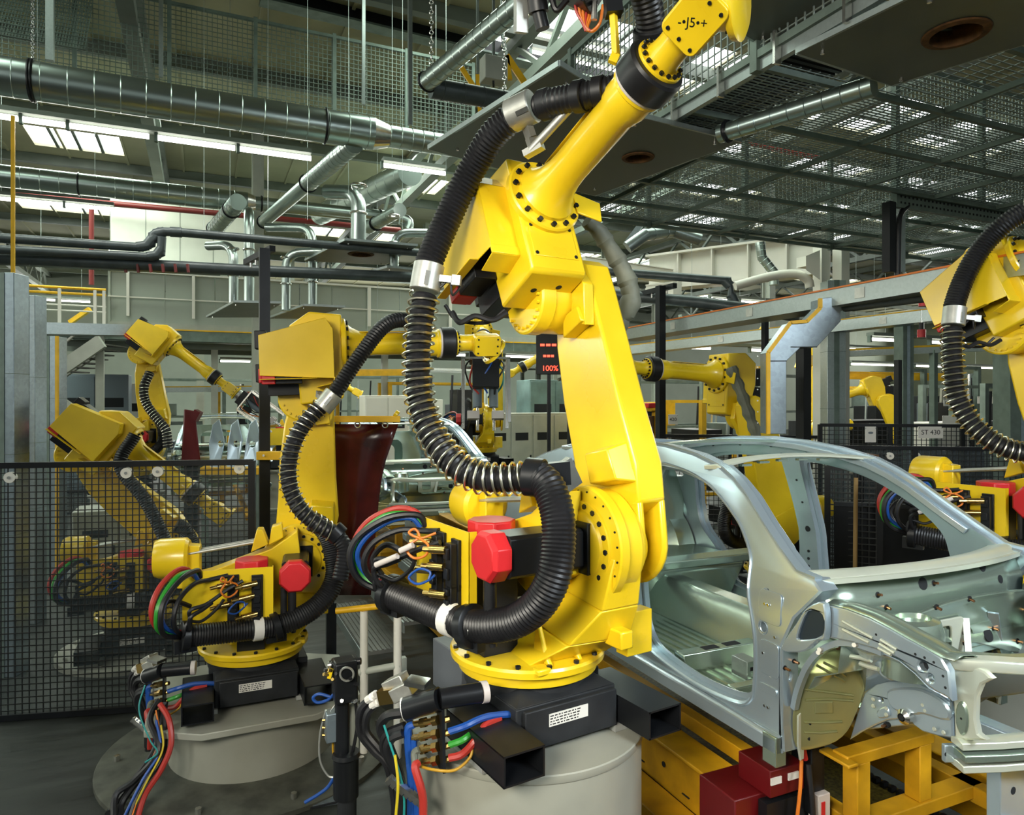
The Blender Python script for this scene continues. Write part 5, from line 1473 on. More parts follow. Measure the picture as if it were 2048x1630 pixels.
    MB().sweep(smooth(lp, 3), [(-.012, -.014), (.012, -.014), (.012, .012), (-.012, .012)], Vector((0, s, 0))).build('arch_flange', CAR, car)
    for a in ((345, 228), (500, 195), (350, 215)):
        p = ci(*Zp(a), -.73); MB().cyl((p[0], s * .72, p[1]), (p[0] + .01, s * .75, p[1] + .006), .009, n=8).build('weld_stud', WHITE, car)
    # return face of the hinge pillar
    zt, zb = ci(*Zp((220, 205)), -.72)[1], -.04
    rt = MB().sheet([(.765, zb), (.765, zt), (.672, zt - .02), (.672, .15), (.715, .09), (.70, -.03)], [circle(.722, ci(*Zp((203, 325)), -.722)[1], .009, 12, .020)], lambda y, z, o: (-.012 - o, s * y, z), .02, .004).build('pillar_return', CAR, car)
    for a, y in (((180, 288), .752), ((227, 262), .70)):
        z = ci(*Zp(a), -y)[1]; MB().cyl((-.012, s * y, z), (.016, s * y, z), .006, n=8).build('copper_stud', COPPER, rt); MB().cyl((-.014, s * y, z), (-.0105, s * y, z), .011, n=10).build('stud_recess', HOLE, rt)
    MB().sheet([(.70, .12), (.655, .165), (.645, .16), (.66, .1), (.665, -.07), (.685, -.075), (.70, -.0)], [], lambda y, z, o: (.012 - o, s * y, z), .01, .003).build('toe_flange', CARW, car)
    # headlamp post and bars
    fpm = ty(FP, -.66)
    fp = MB().sheet(subdiv(fpm, .05), [], lambda x, z, o: (x, s * (.66 - o), z), .025, .006).build('front_post', CARW, car)
    c_ = ci(*Zp((965, 512)), -.66); MB().sheet(circle(c_[0], c_[1], .022, 18, .058), [], lambda x, z, o: (x, s * (.668 - o), z), .008, .005).build('lamp_boss', CAR2, fp)
    MB().cyl((c_[0], s * .668, c_[1]), (c_[0], s * .6685, c_[1]), .004, n=8).build('boss_hole', HOLE, fp)
t0 = ci(*Zp((890, 258)), -.66); t1 = ci(*Zp((1060, 285)), -.64)
TB = [Vector((t0[0] - .04, -.70, t0[1] + .012)), Vector((t0[0] + .03, -.66, t0[1] + .004)), Vector((t1[0], -.60, t1[1])), Vector((t1[0] + .07, -.45, t1[1] - .005)), Vector((t1[0] + .10, -.2, t1[1] - .005)), Vector((t1[0] + .11, 0, t1[1] - .005))]
TB = TB + [Vector((p.x, -p.y, p.z)) for p in reversed(TB[:-1])]
MB().sweep(smooth(TB, 5), [(-.03, -.022), (.03, -.022), (.034, 0), (.03, .02), (-.03, .02)]).build('upper_tie_bar', CARW, car, bevel=.005)
MB().sweep([p + Vector((-.045, 0, .012)) for p in smooth(TB, 5)], [(-.03, -.004), (.03, -.004), (.03, .004), (-.03, .004)]).build('tie_bar_flange', CAR2, car)
b0 = ci(*Zp((930, 600)), -.66)
for dz, m_, w in ((0, CARW, .03), (-.035, CAR2, .045), (-.075, CARW, .035)):
    LB = [Vector((b0[0] + .02 + .14 * (1 - (y / .68) ** 2), y, b0[1] + dz)) for y in [-.68 + .136 * k for k in range(11)]]
    MB().sweep(LB, [(-w, -.012), (w, -.016), (w, .008), (0, .014), (-w, .008)]).build('lower_crossmember', m_, car, bevel=.003)
bm0 = ci(*Zp((880, 625)), -.70)
BB = [Vector((bm0[0] + .15 * (1 - (y / .70) ** 2), y, bm0[1] - .03)) for y in [-.70 + .14 * k for k in range(11)]]
MB().sweep(BB, [(-.010, -.03), (.010, -.03), (.010, .03), (-.010, .03)]).build('bumper_beam', CAR, car, bevel=.003)
for p in BB[::1]:
    MB().cyl(p + Vector((.011, 0, 0)), p + Vector((.0095, 0, 0)), .007, n=8).build('beam_hole', HOLE, car)
for s in (-1, 1):
    q = ci(*Zp((1130, 740)), -.45)
    MB().box(q[0] - .02, q[0] + .03, s * .50, s * .36, q[1] - .20, q[1] + .06).build('crash_bracket', CAR, car, bevel=.004)
    MB().cyl((q[0] + .031, s * .43, q[1] - .06), (q[0] + .0305, s * .43, q[1] - .06), .014, n=10).build('bracket_hole', HOLE, car)
    MB().box(q[0] - .03, q[0] + .11, s * .52, s * .34, q[1] - .26, q[1] - .20).build('bracket_foot', CAR, car, bevel=.004)

# the next body on the line
car2 = dup_tree(car)
car2.matrix_basis = Matrix.Translation(U * 6.2 - V * .42) @ car.matrix_basis
car2['label'] = 'second silver car body behind the spring wrapped hose'

# ------------------------------------------------------------------ conveyor and skids
cv = thing('conveyor', 'long yellow floor conveyor carrying the car bodies', 'conveyor', UV(3, 3.05, 0), AX)
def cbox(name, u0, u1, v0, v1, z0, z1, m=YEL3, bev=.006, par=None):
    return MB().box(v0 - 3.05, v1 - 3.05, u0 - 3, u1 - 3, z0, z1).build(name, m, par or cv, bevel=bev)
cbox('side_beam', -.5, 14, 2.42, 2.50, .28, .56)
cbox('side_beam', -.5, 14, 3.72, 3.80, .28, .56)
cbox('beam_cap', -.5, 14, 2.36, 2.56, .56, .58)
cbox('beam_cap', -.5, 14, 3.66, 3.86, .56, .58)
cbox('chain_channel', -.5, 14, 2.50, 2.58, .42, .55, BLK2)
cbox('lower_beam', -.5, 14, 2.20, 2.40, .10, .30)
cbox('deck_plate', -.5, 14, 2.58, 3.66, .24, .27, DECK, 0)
mb = MB()
for k in range(160):
    u = -.4 + k * .05; mb.box(3.58 - 3.05, 3.62 - 3.05, u - 3, u + .025 - 3, .27, .30); mb.box(2.62 - 3.05, 2.65 - 3.05, u - 3, u + .025 - 3, .27, .30)
mb.build('chain', BLK2, cv, kind='stuff')
for k in range(14):
    u = 1.2 + k * .42
    MB().cyl((2.419 - 3.05, u - 3, .42), (2.415 - 3.05, u - 3, .42), .016, n=10).build('beam_hole', HOLE, cv)
    MB().box(2.412 - 3.05, 2.42 - 3.05, u - .23 - 3, u - .17 - 3, .34, .345).build('beam_slot', HOLE, cv)
sk = thing('skid_frame', 'yellow trestle skid standing under the front of the car', 'skid', UV(2.2, 2.8, .58), AX)
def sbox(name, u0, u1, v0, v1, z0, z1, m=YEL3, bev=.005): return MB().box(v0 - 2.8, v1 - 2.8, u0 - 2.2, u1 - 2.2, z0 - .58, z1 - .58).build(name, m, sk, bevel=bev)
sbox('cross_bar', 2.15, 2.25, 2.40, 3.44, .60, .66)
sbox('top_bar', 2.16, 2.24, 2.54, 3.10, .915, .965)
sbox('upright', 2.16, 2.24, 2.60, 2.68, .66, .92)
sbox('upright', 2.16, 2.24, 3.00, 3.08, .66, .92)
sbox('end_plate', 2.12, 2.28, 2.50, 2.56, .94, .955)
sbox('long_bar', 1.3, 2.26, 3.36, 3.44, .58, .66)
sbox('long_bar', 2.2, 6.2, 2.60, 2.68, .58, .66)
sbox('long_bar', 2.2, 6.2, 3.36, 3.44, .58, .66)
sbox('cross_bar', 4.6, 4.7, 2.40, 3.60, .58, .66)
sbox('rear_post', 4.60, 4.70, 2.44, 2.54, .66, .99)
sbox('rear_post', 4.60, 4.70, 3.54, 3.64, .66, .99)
nb = thing('guide_block', 'small yellow guide block with sloped top on the conveyor deck', 'guide block', UV(1.9, 2.82, .27), AX)
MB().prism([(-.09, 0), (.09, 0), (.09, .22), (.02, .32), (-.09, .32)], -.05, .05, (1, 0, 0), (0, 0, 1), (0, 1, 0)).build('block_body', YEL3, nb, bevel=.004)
MB().box(-.12, -.09, -.04, .04, 0, .2).build('side_plate', BLK2, nb)
rl_ = thing('roller', 'round steel guide roller on the far conveyor chain', 'roller', UV(1.95, 3.5, .27))
MB().lathe([(.02, 0), (.05, .01), (.075, .03), (.075, .05), (.05, .06)], n=24).build('wheel', ALU, rl_)
MB().lathe([(.03, .06), (.03, .09), (.015, .10)], n=16).build('pin', CHR, rl_)
# red cabinet and switch gear at the front of the line
rc = thing('red_cabinet', 'shade-darkened red box with yellow tag beside the conveyor', 'cabinet', P(1478, 1640, 3.2), AX)
rc.location.z = 0
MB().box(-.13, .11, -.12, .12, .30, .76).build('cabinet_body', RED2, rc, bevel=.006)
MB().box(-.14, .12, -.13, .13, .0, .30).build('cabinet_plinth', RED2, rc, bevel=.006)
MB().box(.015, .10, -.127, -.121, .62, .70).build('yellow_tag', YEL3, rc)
Mt = rc.matrix_basis
text('AB 12', .030, Mt @ Vector((.058, -.1285, .66)), V, ZUP, rc)
rd = thing('red_valve_box', 'red switch box with black valve body under the sill corner', 'switch box', P(1555, 1600, 3.2), AX)
rd.location.z = .50
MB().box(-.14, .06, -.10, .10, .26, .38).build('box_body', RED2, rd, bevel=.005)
MB().box(-.14, -.08, -.106, -.1, .32, .35).build('white_plate', WHITE2, rd); MB().box(-.04, .02, -.106, -.1, .32, .35).build('white_plate', WHITE2, rd)
MB().box(.06, .14, -.14, -.02, .16, .46).build('valve_body', BLK2, rd, bevel=.005)
MB().box(.07, .14, -.17, -.11, .10, .26).build('indicator_case', PINKL, rd, bevel=.004)
MB().box(.085, .105, -.174, -.169, .13, .23).build('indicator_strip', RED, rd)
MB().cyl((.02, -.14, .42), (.0, -.14, .50), .014, n=10).build('red_plug', RED, rd)
MB().tube(smooth([Vector((.0, -.14, .42)), Vector((-.03, -.16, .3)), Vector((-.05, -.15, .1)), Vector((-.04, -.12, -.05))], 5), .008, 8).build('orange_lead', ORANGE, rd)
MB().tube(smooth([Vector((.03, -.15, .4)), Vector((.02, -.18, .25)), Vector((.03, -.18, .05)), Vector((.05, -.15, -.1))], 5), .012, 8).build('black_lead', BLK, rd)
MB().box(-.16, .1, -.1, .1, -.23, .24).build('box_stand', BLK2, rd)
MB().cyl((.08, .0, .44), (.08, .0, .50), .03, n=16).build('locating_pin', CHR, rd)
# ------------------------------------------------------------------ the other robots of the cell
def dress(D):
    for o in R1C:
        c = o.copy(); COL.objects.link(c); c.parent = D['root']
def spring_hose(root, pts, r=.049, R=.064, wire=.004, pitch=.045):
    hose(root, pts, r, 'spring_hose', pitch=.026, n=12)
    cb = MB(); coil(cb, smooth(pts, 8), R, wire, pitch, 4, 12); cb.build('coil_spring', STL, root, world=True, kind='stuff')
BY = math.radians(-66)
R2P = Vector((-1.86, 5.05, .43))
R2 = robot('yellow robot on the low pedestal beside the red welding curtain', R2P, math.radians(16), math.radians(7), math.radians(2), math.radians(20), math.radians(40), BY, 2, None)
dress(R2); r2 = R2['root']
spring_hose(r2, [P(672, 1068, 4.62), P(640, 1052, 4.58), P(602, 1020, 4.55), P(580, 975, 4.55), P(578, 925, 4.58), P(592, 875, 4.6), P(620, 835, 4.65), P(648, 808, 4.7)])
hose(r2, [P(664, 795, 4.72), P(690, 755, 4.75), P(725, 705, 4.8), P(765, 655, 4.9), P(800, 640, 5.0), P(850, 650, 5.2)], .05)
clamp(r2, P(656, 802, 4.7), P(690, 755, 4.75) - P(640, 815, 4.7), .066, .13, P(640, 790, 4.85))
hose(r2, [P(672, 1068, 4.62), P(690, 1100, 4.6), P(680, 1160, 4.55)], .05)
ring_at(r2, P(672, 1066, 4.62), P(690, 1100, 4.6) - P(640, 1052, 4.58), .07, .07, BLK2, 'hose_collar')
# its pedestal
p2 = thing('pedestal', 'low grey pedestal with clipped top plate and wide foot', 'pedestal', (R2P.x, R2P.y, 0), BY)
MB().lathe([(.56, .03), (.56, .38)], n=64).build('drum', PED, p2)
tp = [(.62, -.35), (.62, .35), (.42, .68), (-.42, .68), (-.62, .35), (-.62, -.35), (-.42, -.68), (.42, -.68)]
MB().prism(tp, .38, .425, (1, 0, 0), (0, 1, 0), (0, 0, 1)).build('top_plate', PED, p2, bevel=.006)
MB().lathe([(1.0, 0), (1.0, .03), (.99, .035)], n=64).build('foot_plate', mat('dusty_plate', (.075, .077, .06), .7, 0, .35, 6), p2)
for k in range(10):
    t = k * math.pi / 5 + .2; MB().cyl((.88 * math.cos(t), .88 * math.sin(t), .03), (.88 * math.cos(t), .88 * math.sin(t), .07), .02, n=6).build('anchor_bolt', CHR, p2)
c2 = dup_tree(bx)
c2.matrix_basis = Matrix.Translation(R2P) @ Matrix.Rotation(BY - R1Y, 4, 'Z') @ Matrix.Translation(-R1B) @ bx.matrix_basis
for ch in list(c2.children):
    if ch.data.materials and ch.data.materials[0].name in ('yellow_cable', 'teal_wire'): bpy.data.objects.remove(ch)
c2['label'] = 'connector panel with hoses at the foot of the robot on the low pedestal'
fb = thing('cable_bundle', 'bundle of hoses falling from the low pedestal onto the floor', 'cable bundle', P(260, 1600, 4.2))
fb.location.z = 0
for i, (mm, r, pts) in enumerate([(BLK, .02, [(318, 1400, 4.5), (300, 1440, 4.4), (318, 1500, 4.3), (270, 1560, 4.25), (232, 1590, 4.2), (228, 1680, 4.1)]), (BLK, .02, [(330, 1405, 4.5), (322, 1470, 4.4), (310, 1520, 4.3), (265, 1575, 4.25), (243, 1610, 4.2), (240, 1690, 4.1)]),
        (REDH, .017, [(320, 1408, 4.4), (338, 1440, 4.35), (342, 1490, 4.3), (322, 1540, 4.25), (290, 1590, 4.2), (272, 1650, 4.1)]), (BLK, .018, [(328, 1410, 4.45), (330, 1470, 4.4), (322, 1520, 4.3), (280, 1580, 4.2), (255, 1650, 4.1)]),
        (YELC, .006, [(322, 1450, 4.35), (325, 1500, 4.3), (290, 1570, 4.2), (250, 1660, 4.1)]), (TEAL, .005, [(290, 1370, 4.4), (278, 1420, 4.35), (300, 1480, 4.3), (315, 1505, 4.28), (290, 1525, 4.25)]),
        (BLUE, .008, [(312, 1440, 4.35), (320, 1500, 4.3), (285, 1560, 4.2), (245, 1640, 4.1)]), (BLK, .016, [(316, 1420, 4.5), (312, 1490, 4.4), (260, 1570, 4.3), (222, 1620, 4.25), (215, 1690, 4.2)]),
        (ORANGE, .005, [(312, 1420, 4.4), (318, 1480, 4.35), (290, 1550, 4.25), (262, 1640, 4.1)])]):
    pp = [P(*p) for p in pts]
    for q in pp: q.z = max(q.z, r)
    cable(fb, pp, r, mm)
# robot behind the mesh fence
R3P = Vector((-3.75, 7.0, .06))
R3 = robot('yellow robot behind the black mesh fence', R3P, math.radians(14), math.radians(-40), math.radians(-40), 0, 0, BY, 1, None); dress(R3)
hose(R3['root'], [P(345, 1135, 6.6), P(330, 1080, 6.5), P(290, 1000, 6.5), P(240, 930, 6.5), P(270, 870, 6.6)], .055)
p3_ = thing('pedestal', 'flat foot plate of the robot behind the mesh fence', 'pedestal', (R3P.x, R3P.y, 0))
MB().lathe([(.7, 0), (.7, .05), (.69, .055)], n=48).build('foot_plate', PED, p3_)
for k in range(8): MB().cyl((.62 * math.cos(k * .785), .62 * math.sin(k * .785), .05), (.62 * math.cos(k * .785), .62 * math.sin(k * .785), .08), .02, n=6).build('anchor_bolt', CHR, p3_)
# far robot above the fence
R4P = Vector((-6.05, 11.0, 1.06))
R4 = robot('yellow robot with upright arm above the mesh fence', R4P, math.radians(14), math.radians(-2), math.radians(-38), 0, 0, BY, 1, None); dress(R4)
spring_hose(R4['root'], [P(300, 745, 10.5), P(288, 775, 10.4), P(292, 805, 10.4), P(312, 835, 10.4), P(332, 860, 10.4), P(336, 895, 10.4)], .06, .07)
def drum(label, p, h, r=.5):
    t = thing('pedestal', label, 'pedestal', (p.x, p.y, 0))
    MB().lathe([(r, .02), (r, h - .04)], n=40).build('drum', PED, t)
    MB().lathe([(r + .04, h - .04), (r + .04, h)], n=40).build('top_plate', PED, t)
    MB().lathe([(r + .15, 0), (r + .15, .03)], n=40).build('foot_plate', PED, t)
drum('tall pedestal of the robot with upright arm', R4P, 1.05)
# robot at the next station, its gripper toward us
R5P = Vector((-.62, 13.0, 1.28))
R5 = robot('yellow robot at the next station holding a dark gripper', R5P, math.radians(-86), math.radians(6), math.radians(-12), math.radians(0), math.radians(66), BY, 1, None); dress(R5)
drum('tall pedestal of the robot holding the dark gripper', R5P, 1.27)
R6P = Vector(((1560 - 1024) / FPX * 7.6, 7.6, .34))
R6 = robot('yellow robot on the far side of the car reaching across', R6P, math.radians(203), math.radians(20), math.radians(3), math.radians(30), math.radians(20), BY + math.pi, 1, None); dress(R6)
drum('low pedestal of the robot reaching across from the far side', R6P, .33)
sl = [P(1462, 735, 7.0), P(1482, 785, 6.95), P(1500, 835, 6.9), P(1512, 875, 6.9), P(1505, 920, 6.95)]
q = resample(smooth(sl, 6), .04)
MB().tube(q, [.055 * (1 + .18 * math.sin(i * 1.7)) for i in range(len(q))], 10).build('fabric_sleeve', SLEEVE, R6['root'], world=True)
# more robots down the line
for lab, px, d, z, yw, ln, ph in [('far yellow robot between the zigzag trunk and the pale columns', 1650, 15.0, 1.0, 200, 10, 20), ('far yellow robot low beyond the station sign', 1846, 15.5, .5, 170, 30, -20),
                                 ('far yellow robot partly behind the first robot arm', 1190, 15.5, 1.3, 190, 14, -30), ('far yellow robot under the balcony', 560, 16.5, .9, 20, 8, -30)]:
    p = P(px, 800, d); p.z = z
    robot(lab, p, math.radians(yw), math.radians(ln), math.radians(ph), 0, 0, BY, 0, None)
    drum('pedestal under the ' + lab.replace('far yellow robot ', 'robot '), p, z - .01)

# grippers
def gripper(label, M, s=1.0):
    t = thing('gripper', label, 'gripper')
    t.matrix_basis = M @ Matrix.Scale(s, 4)
    MB().cyl((0, 0, 0), (.06, 0, 0), .09, n=24).build('adapter_plate', ALU, t)
    MB().box(.06, .16, -.16, .16, -.12, .12).build('valve_block', BLK2, t, bevel=.006)
    for s_ in (-1, 1):
        MB().box(.16, .80, s_ * .22 - .015, s_ * .22 + .015, -.20, -.17).build('frame_rod', CHR, t)
        MB().box(.16, .80, s_ * .22 - .015, s_ * .22 + .015, .17, .20).build('frame_rod', CHR, t)
        MB().box(.16, .18, s_ * .22 - .02, s_ * .22 + .02, -.2, .2).build('frame_bar', CHR, t)
        MB().cyl((.2, s_ * .08, 0), (.62, s_ * .08, 0), .045, n=16).build('air_cylinder', BLUEG, t)
        MB().cyl((.62, s_ * .08, 0), (.85, s_ * .08, 0), .014, n=10).build('piston_rod', CHR, t)
        MB().box(.66, .74, s_ * .12 - .06, s_ * .12 + .06, -.05, .05).build('jaw_block', PINKL, t, bevel=.005)
    MB().box(.16, .18, -.24, .24, -.2, -.17).build('frame_bar', CHR, t); MB().box(.16, .18, -.24, .24, .17, .2).build('frame_bar', CHR, t)
    MB().box(.16, .45, -.13, .13, .06, .16).build('sensor_box', BLK2, t, bevel=.005)
    for k in range(7):
        a = k * .9
        MB().tube(smooth([Vector((.1, .12 * math.cos(a), .12 * math.sin(a))), Vector((.22, .2 * math.cos(a + .4), .17 * math.sin(a + .4))), Vector((.38, .17 * math.cos(a + .9), .14 * math.sin(a + .9))), Vector((.5, .1 * math.cos(a + .5), .1 * math.sin(a + .5)))], 5), .009, 6).build('air_line', [BLK, BLUE, REDH, BLK, ORANGE, BLK, TEAL][k], t)
    return t
g5 = R5['root'].matrix_basis @ R5['H']
gripper('dark gripper with steel frame rods held by the robot at the next station', g5 @ T(.14, .02, 0), 1.6)
g6 = R6['root'].matrix_basis @ R6['H']
gripper('gripper on the wrist of the robot reaching across', g6 @ T(.14, .02, 0), .7)
g4 = R4['root'].matrix_basis @ R4['H']
gripper('gripper low beside the silver panels above the mesh fence', g4 @ T(.14, .02, 0), 1.0)
# the tool of the front robot reaching into the top of the picture
gt = thing('weld_tool', 'dark tool with orange leads and yellow lever above the forearm', 'tool', P(1140, 10, 2.75))
MB().bar(P(1020, -55, 2.7), P(1290, -70, 2.5), .10, .10).build('tool_beam', BLK2, gt, world=True, bevel=.005)
MB().bar(P(1042, 66, 2.75), P(1042, -50, 2.7), .03, .05, V).build('guide_bar', ALU, gt, world=True)
MB().cyl(P(1072, -20, 2.7), P(1078, 25, 2.72), .04, n=18).build('sensor_head', BLK, gt, world=True)
MB().cyl(P(1078, 25, 2.72), P(1086, 58, 2.73), .028, n=18).build('sensor_nose', BLK2, gt, world=True)
MB().bar(P(1120, -40, 2.7), P(1190, -5, 2.65), .12, .10).build('valve_island', BLK2, gt, world=True, bevel=.004)
MB().cyl(P(1190, -30, 2.65), P(1188, 40, 2.66), .012, n=10).build('piston_rod', CHR, gt, world=True)
MB().bar(P(1222, -30, 2.6), P(1228, 30, 2.6), .06, .06).build('lever_clamp', BLK2, gt, world=True)
MB().bar(P(1226, 20, 2.6), P(1232, 110, 2.62), .022, .03).build('yellow_lever', YEL, gt, world=True, bevel=.003)
MB().bar(P(1232, 108, 2.62), P(1224, 126, 2.62), .026, .034).build('lever_tip', YEL, gt, world=True, bevel=.003)
for k in range(6):
    x = 1150 + k * 7
    cable(gt, [P(x, -20, 2.7), P(x + 2, 20, 2.7), P(1165 + k * 2, 45 + k * 2, 2.7), P(1172 + k * 3, 62, 2.7)] + ([P(1200, 45, 2.68), P(1206, 10, 2.68)] if k > 3 else []), .006, ORANGE if k % 3 else REDH)
cable(gt, [P(1100, -20, 2.7), P(1112, 20, 2.7), P(1130, 5, 2.7), P(1150, -20, 2.7)], .012, BLK)

# ------------------------------------------------------------------ black mesh fence with clear sheet
def fence(label, a, c, z0, z1, pitch=.05, r=.0035, posts=(0, 1), discs=(), sheet=True, name='mesh_fence', fr=.045):
    a = Vector((a.x, a.y, 0)); c = Vector((c.x, c.y, 0)); d = (c - a).normalized(); w = (c - a).length
    t = thing(name, label, 'fence', a)
    mb = MB(); wire_mesh(mb, a + ZUP * z0, d, ZUP, w, z1 - z0, pitch, pitch, r); mb.build('wire_mesh', BWIRE, t, world=True, kind='stuff')
    for z in (z0, z1): MB().bar(a + ZUP * z, c + ZUP * z, fr, fr).build('rail', BLK2, t, world=True)
    for s in posts:
        p = a.lerp(c, s); MB().bar(p, p + ZUP * (z1 + .01), fr * 1.2, fr * 1.2, d).build('post', BLK2, t, world=True)
        MB().bar(p, p + ZUP * .012, .14, .14, d).build('post_foot', BLK2, t, world=True)
    n = Vector((d.y, -d.x, 0)) # toward us
    if sheet:
        MB().bar(a - n * .05 + ZUP * (z0 + z1) / 2, c - n * .05 + ZUP * (z0 + z1) / 2, .004, z1 - z0).build('clear_sheet', CLEAR, t, world=True)
    for px, py in discs:
        q = on_line(a, d, px); z = EYE - (py - HOR) / FPX * q.y
        q = Vector((q.x, q.y, z))
        MB().cyl(q - n * .03, q + n * .012, .042, n=20).build('fixing_disc', PINKL if False else WHITE, t, world=True)
        MB().cyl(q + n * .012, q + n * .02, .012, n=10).build('disc_screw', CHR, t, world=True)
    return t
fence('black mesh fence panel with clear sheet in front of the left robots', P(-70, 0, 5.40), P(507, 0, 5.76), .03, 1.99, posts=(0.005, .995), discs=((20, 955), (253, 946), (316, 943), (479, 937)))
fence('black mesh fence behind the car with the station sign', P(1640, 0, 9.5), P(2080, 0, 9.0), .05, 2.16, .06, .004, (0, .33, .66, 1), sheet=False)
fence('black mesh fence with clear sheet nearer behind the car roof', P(1560, 0, 8.6), P(2120, 0, 8.0), .05, 1.93, .06, .004, (0, .5, 1), discs=((1780, 912), (1833, 912)))
fence('black mesh fence between the post and the reaching robot', P(1330, 0, 10.4), P(1640, 0, 10.0), .05, 1.97, .07, .004, (0, .5, 1), sheet=False)
fence('black mesh fence far behind under the balcony stair', P(112, 0, 15.0), P(270, 0, 15.8), .05, 1.52, .08, .006, (0, .5, 1), sheet=False)
fence('dark tall fence seen through the windscreen', P(1655, 0, 6.8), P(1760, 0, 6.6), .05, 1.85, .06, .005, (0, 1), sheet=False)

# red welding curtain on its yellow arm
cu = thing('welding_curtain', 'dark red welding curtain hanging from a yellow bar', 'curtain', P(725, 1200, 5.7))
cu.location.z = 0
MB().bar(P(648, 838, 5.6), P(800, 838, 5.75), .06, .05).build('yellow_bar', YEL2, cu, world=True, bevel=.004)
MB().cyl(P(790, 826, 5.74), P(796, 830, 5.74), .03, n=14).build('bar_knob', YEL, cu, world=True)
rows = []
for y, xl, xr in [(848, 640, 797), (880, 640, 786), (920, 642, 772), (960, 645, 763), (1000, 648, 758), (1060, 650, 752), (1120, 652, 748), (1190, 655, 742)]:
    rows.append([P(xl + (xr - xl) * k / 16, y, 5.72 + .02 * math.sin(k * .5 + y * .006)) for k in range(17)])
vs = [p for r in rows for p in r]; fs = [(i * 17 + k, i * 17 + k + 1, (i + 1) * 17 + k + 1, (i + 1) * 17 + k) for i in range(len(rows) - 1) for k in range(16)]
o = MB().add(vs, fs).build('curtain_sheet', CURT, cu, world=True); so = o.modifiers.new('sheet', 'SOLIDIFY'); so.thickness = .004
for x in (715, 770): MB().torus(P(x, 850, 5.66), (0, 1, 0), .022, .005, 12, 5).build('curtain_ring', CHR, cu, world=True)
MB().bar(P(660, 1400, 5.85), P(660, 835, 5.85), .06, .06, V).build('curtain_post', BLK2, cu, world=True)
yb = thing('yellow_clamp', 'yellow clamp bar around the black post behind the blurred robot', 'clamp', P(540, 920, 6.9))
MB().bar(P(516, 911, 6.9), P(570, 911, 6.9), .1, .08).build('clamp_bar', YEL2, yb, world=True, bevel=.004)
MB().cyl(P(527, 911, 6.83), P(527, 911, 6.80), .012, n=8).build('clamp_bolt', CHR, yb, world=True)

# valve stand in the foreground
vd = thing('valve_stand', 'black valve stand with blue tube between the two pedestals', 'valve stand', P(690, 1640, 3.7))
vd.location.z = 0
x0, y0 = vd.location.x, vd.location.y
def vP(px, py): return P(px, py, 3.7)
MB().cyl(vP(684, 1512), vP(684, 1395), .038, n=18).build('column', BLK2, vd, world=True)
MB().cyl(vP(692, 1592), vP(692, 1512), .066, n=24).build('lower_cylinder', BLK2, vd, world=True)
MB().lathe([(.068, 0), (.074, .01), (.068, .03)], vP(692, 1515), (0, 0, 1), 24).build('cylinder_rim', BLK2, vd, world=True)
MB().cyl(vP(694, 1720), vP(694, 1592), .05, n=18).build('foot_column', DKG, vd, world=True)
MB().cyl((x0, y0, 0), (x0, y0, .02), .16, n=24).build('floor_plate', DKG, vd, world=True)
MB().cyl((x0, y0, .02), vP(694, 1700), .045, n=18).build('foot_tube', DKG, vd, world=True)
MB().bar(vP(690, 1400), vP(688, 1318), .12, .12, V).build('valve_head', BLK2, vd, world=True, bevel=.012)
MB().cyl(vP(660, 1328), vP(722, 1322), .018, n=12).build('cross_shaft', BLK2, vd, world=True)
MB().cyl(vP(665, 1330), vP(658, 1331), .024, n=12).build('shaft_nut', CHR, vd, world=True)
MB().torus(vP(700, 1338) - Vector((0, .07, 0)), (0, 1, 0), .035, .006, 18, 6).build('valve_ring', ALU, vd, world=True)
MB().bar(vP(664, 1348) - Vector((0, .05, 0)), vP(668, 1332) - Vector((0, .05, 0)), .03, .02).build('yellow_tag', YEL, vd, world=True)
MB().bar(vP(664, 1480), vP(664, 1422), .075, .07, V).build('grey_box', GALVD, vd, world=True, bevel=.006)
for y in (1440, 1455, 1470): MB().cyl(vP(652, y), vP(645, y), .008, n=8).build('box_screw', BRASS, vd, world=True)
for k in range(10):
    a = k * 2.4
    p = vP(688 + 26 * math.cos(a), 1360 + 34 * math.sin(a * 1.7)) - Vector((0, .06, 0))
    MB().cyl(p, p + Vector((.02 * math.cos(a), -.02, .01)), .009, n=8).build('fitting', [BLK, BRASS, CHR][k % 3], vd, world=True)
cable(vd, [vP(668, 1388), vP(655, 1400), vP(635, 1405), vP(626, 1396), vP(638, 1388), vP(662, 1394)], .008, BLUE)
cable(vd, [vP(652, 1420), vP(640, 1470), vP(640, 1520), vP(655, 1550), vP(668, 1555)], .006, ALU)
cable(vd, [vP(668, 1555), vP(655, 1575), vP(635, 1590), vP(610, 1605)], .009, BLUE)
cable(vd, [vP(668, 1440), vP(666, 1500), vP(672, 1515)], .006, AMBER)
cable(vd, [vP(710, 1390), vP(714, 1450), vP(706, 1500), vP(700, 1515)], .009, BLK)
cable(vd, [vP(670, 1410), vP(662, 1424), vP(676, 1432), vP(680, 1412)], .005, CHR)
# cable duct on the floor in front of it
fd = thing('floor_duct', 'dark steel channel lying on the floor before the low pedestal', 'floor duct', P(560, 1640, 3.95))
fd.location.z = 0
MB().bar(P(380, 1662, 4.1), P(700, 1590, 4.4), .10, .012).build('channel_lid', DKG, fd, world=True)
MB().bar(P(380, 1668, 4.1), P(700, 1596, 4.4), .09, .06).build('channel_body', GALVD, fd, world=True)

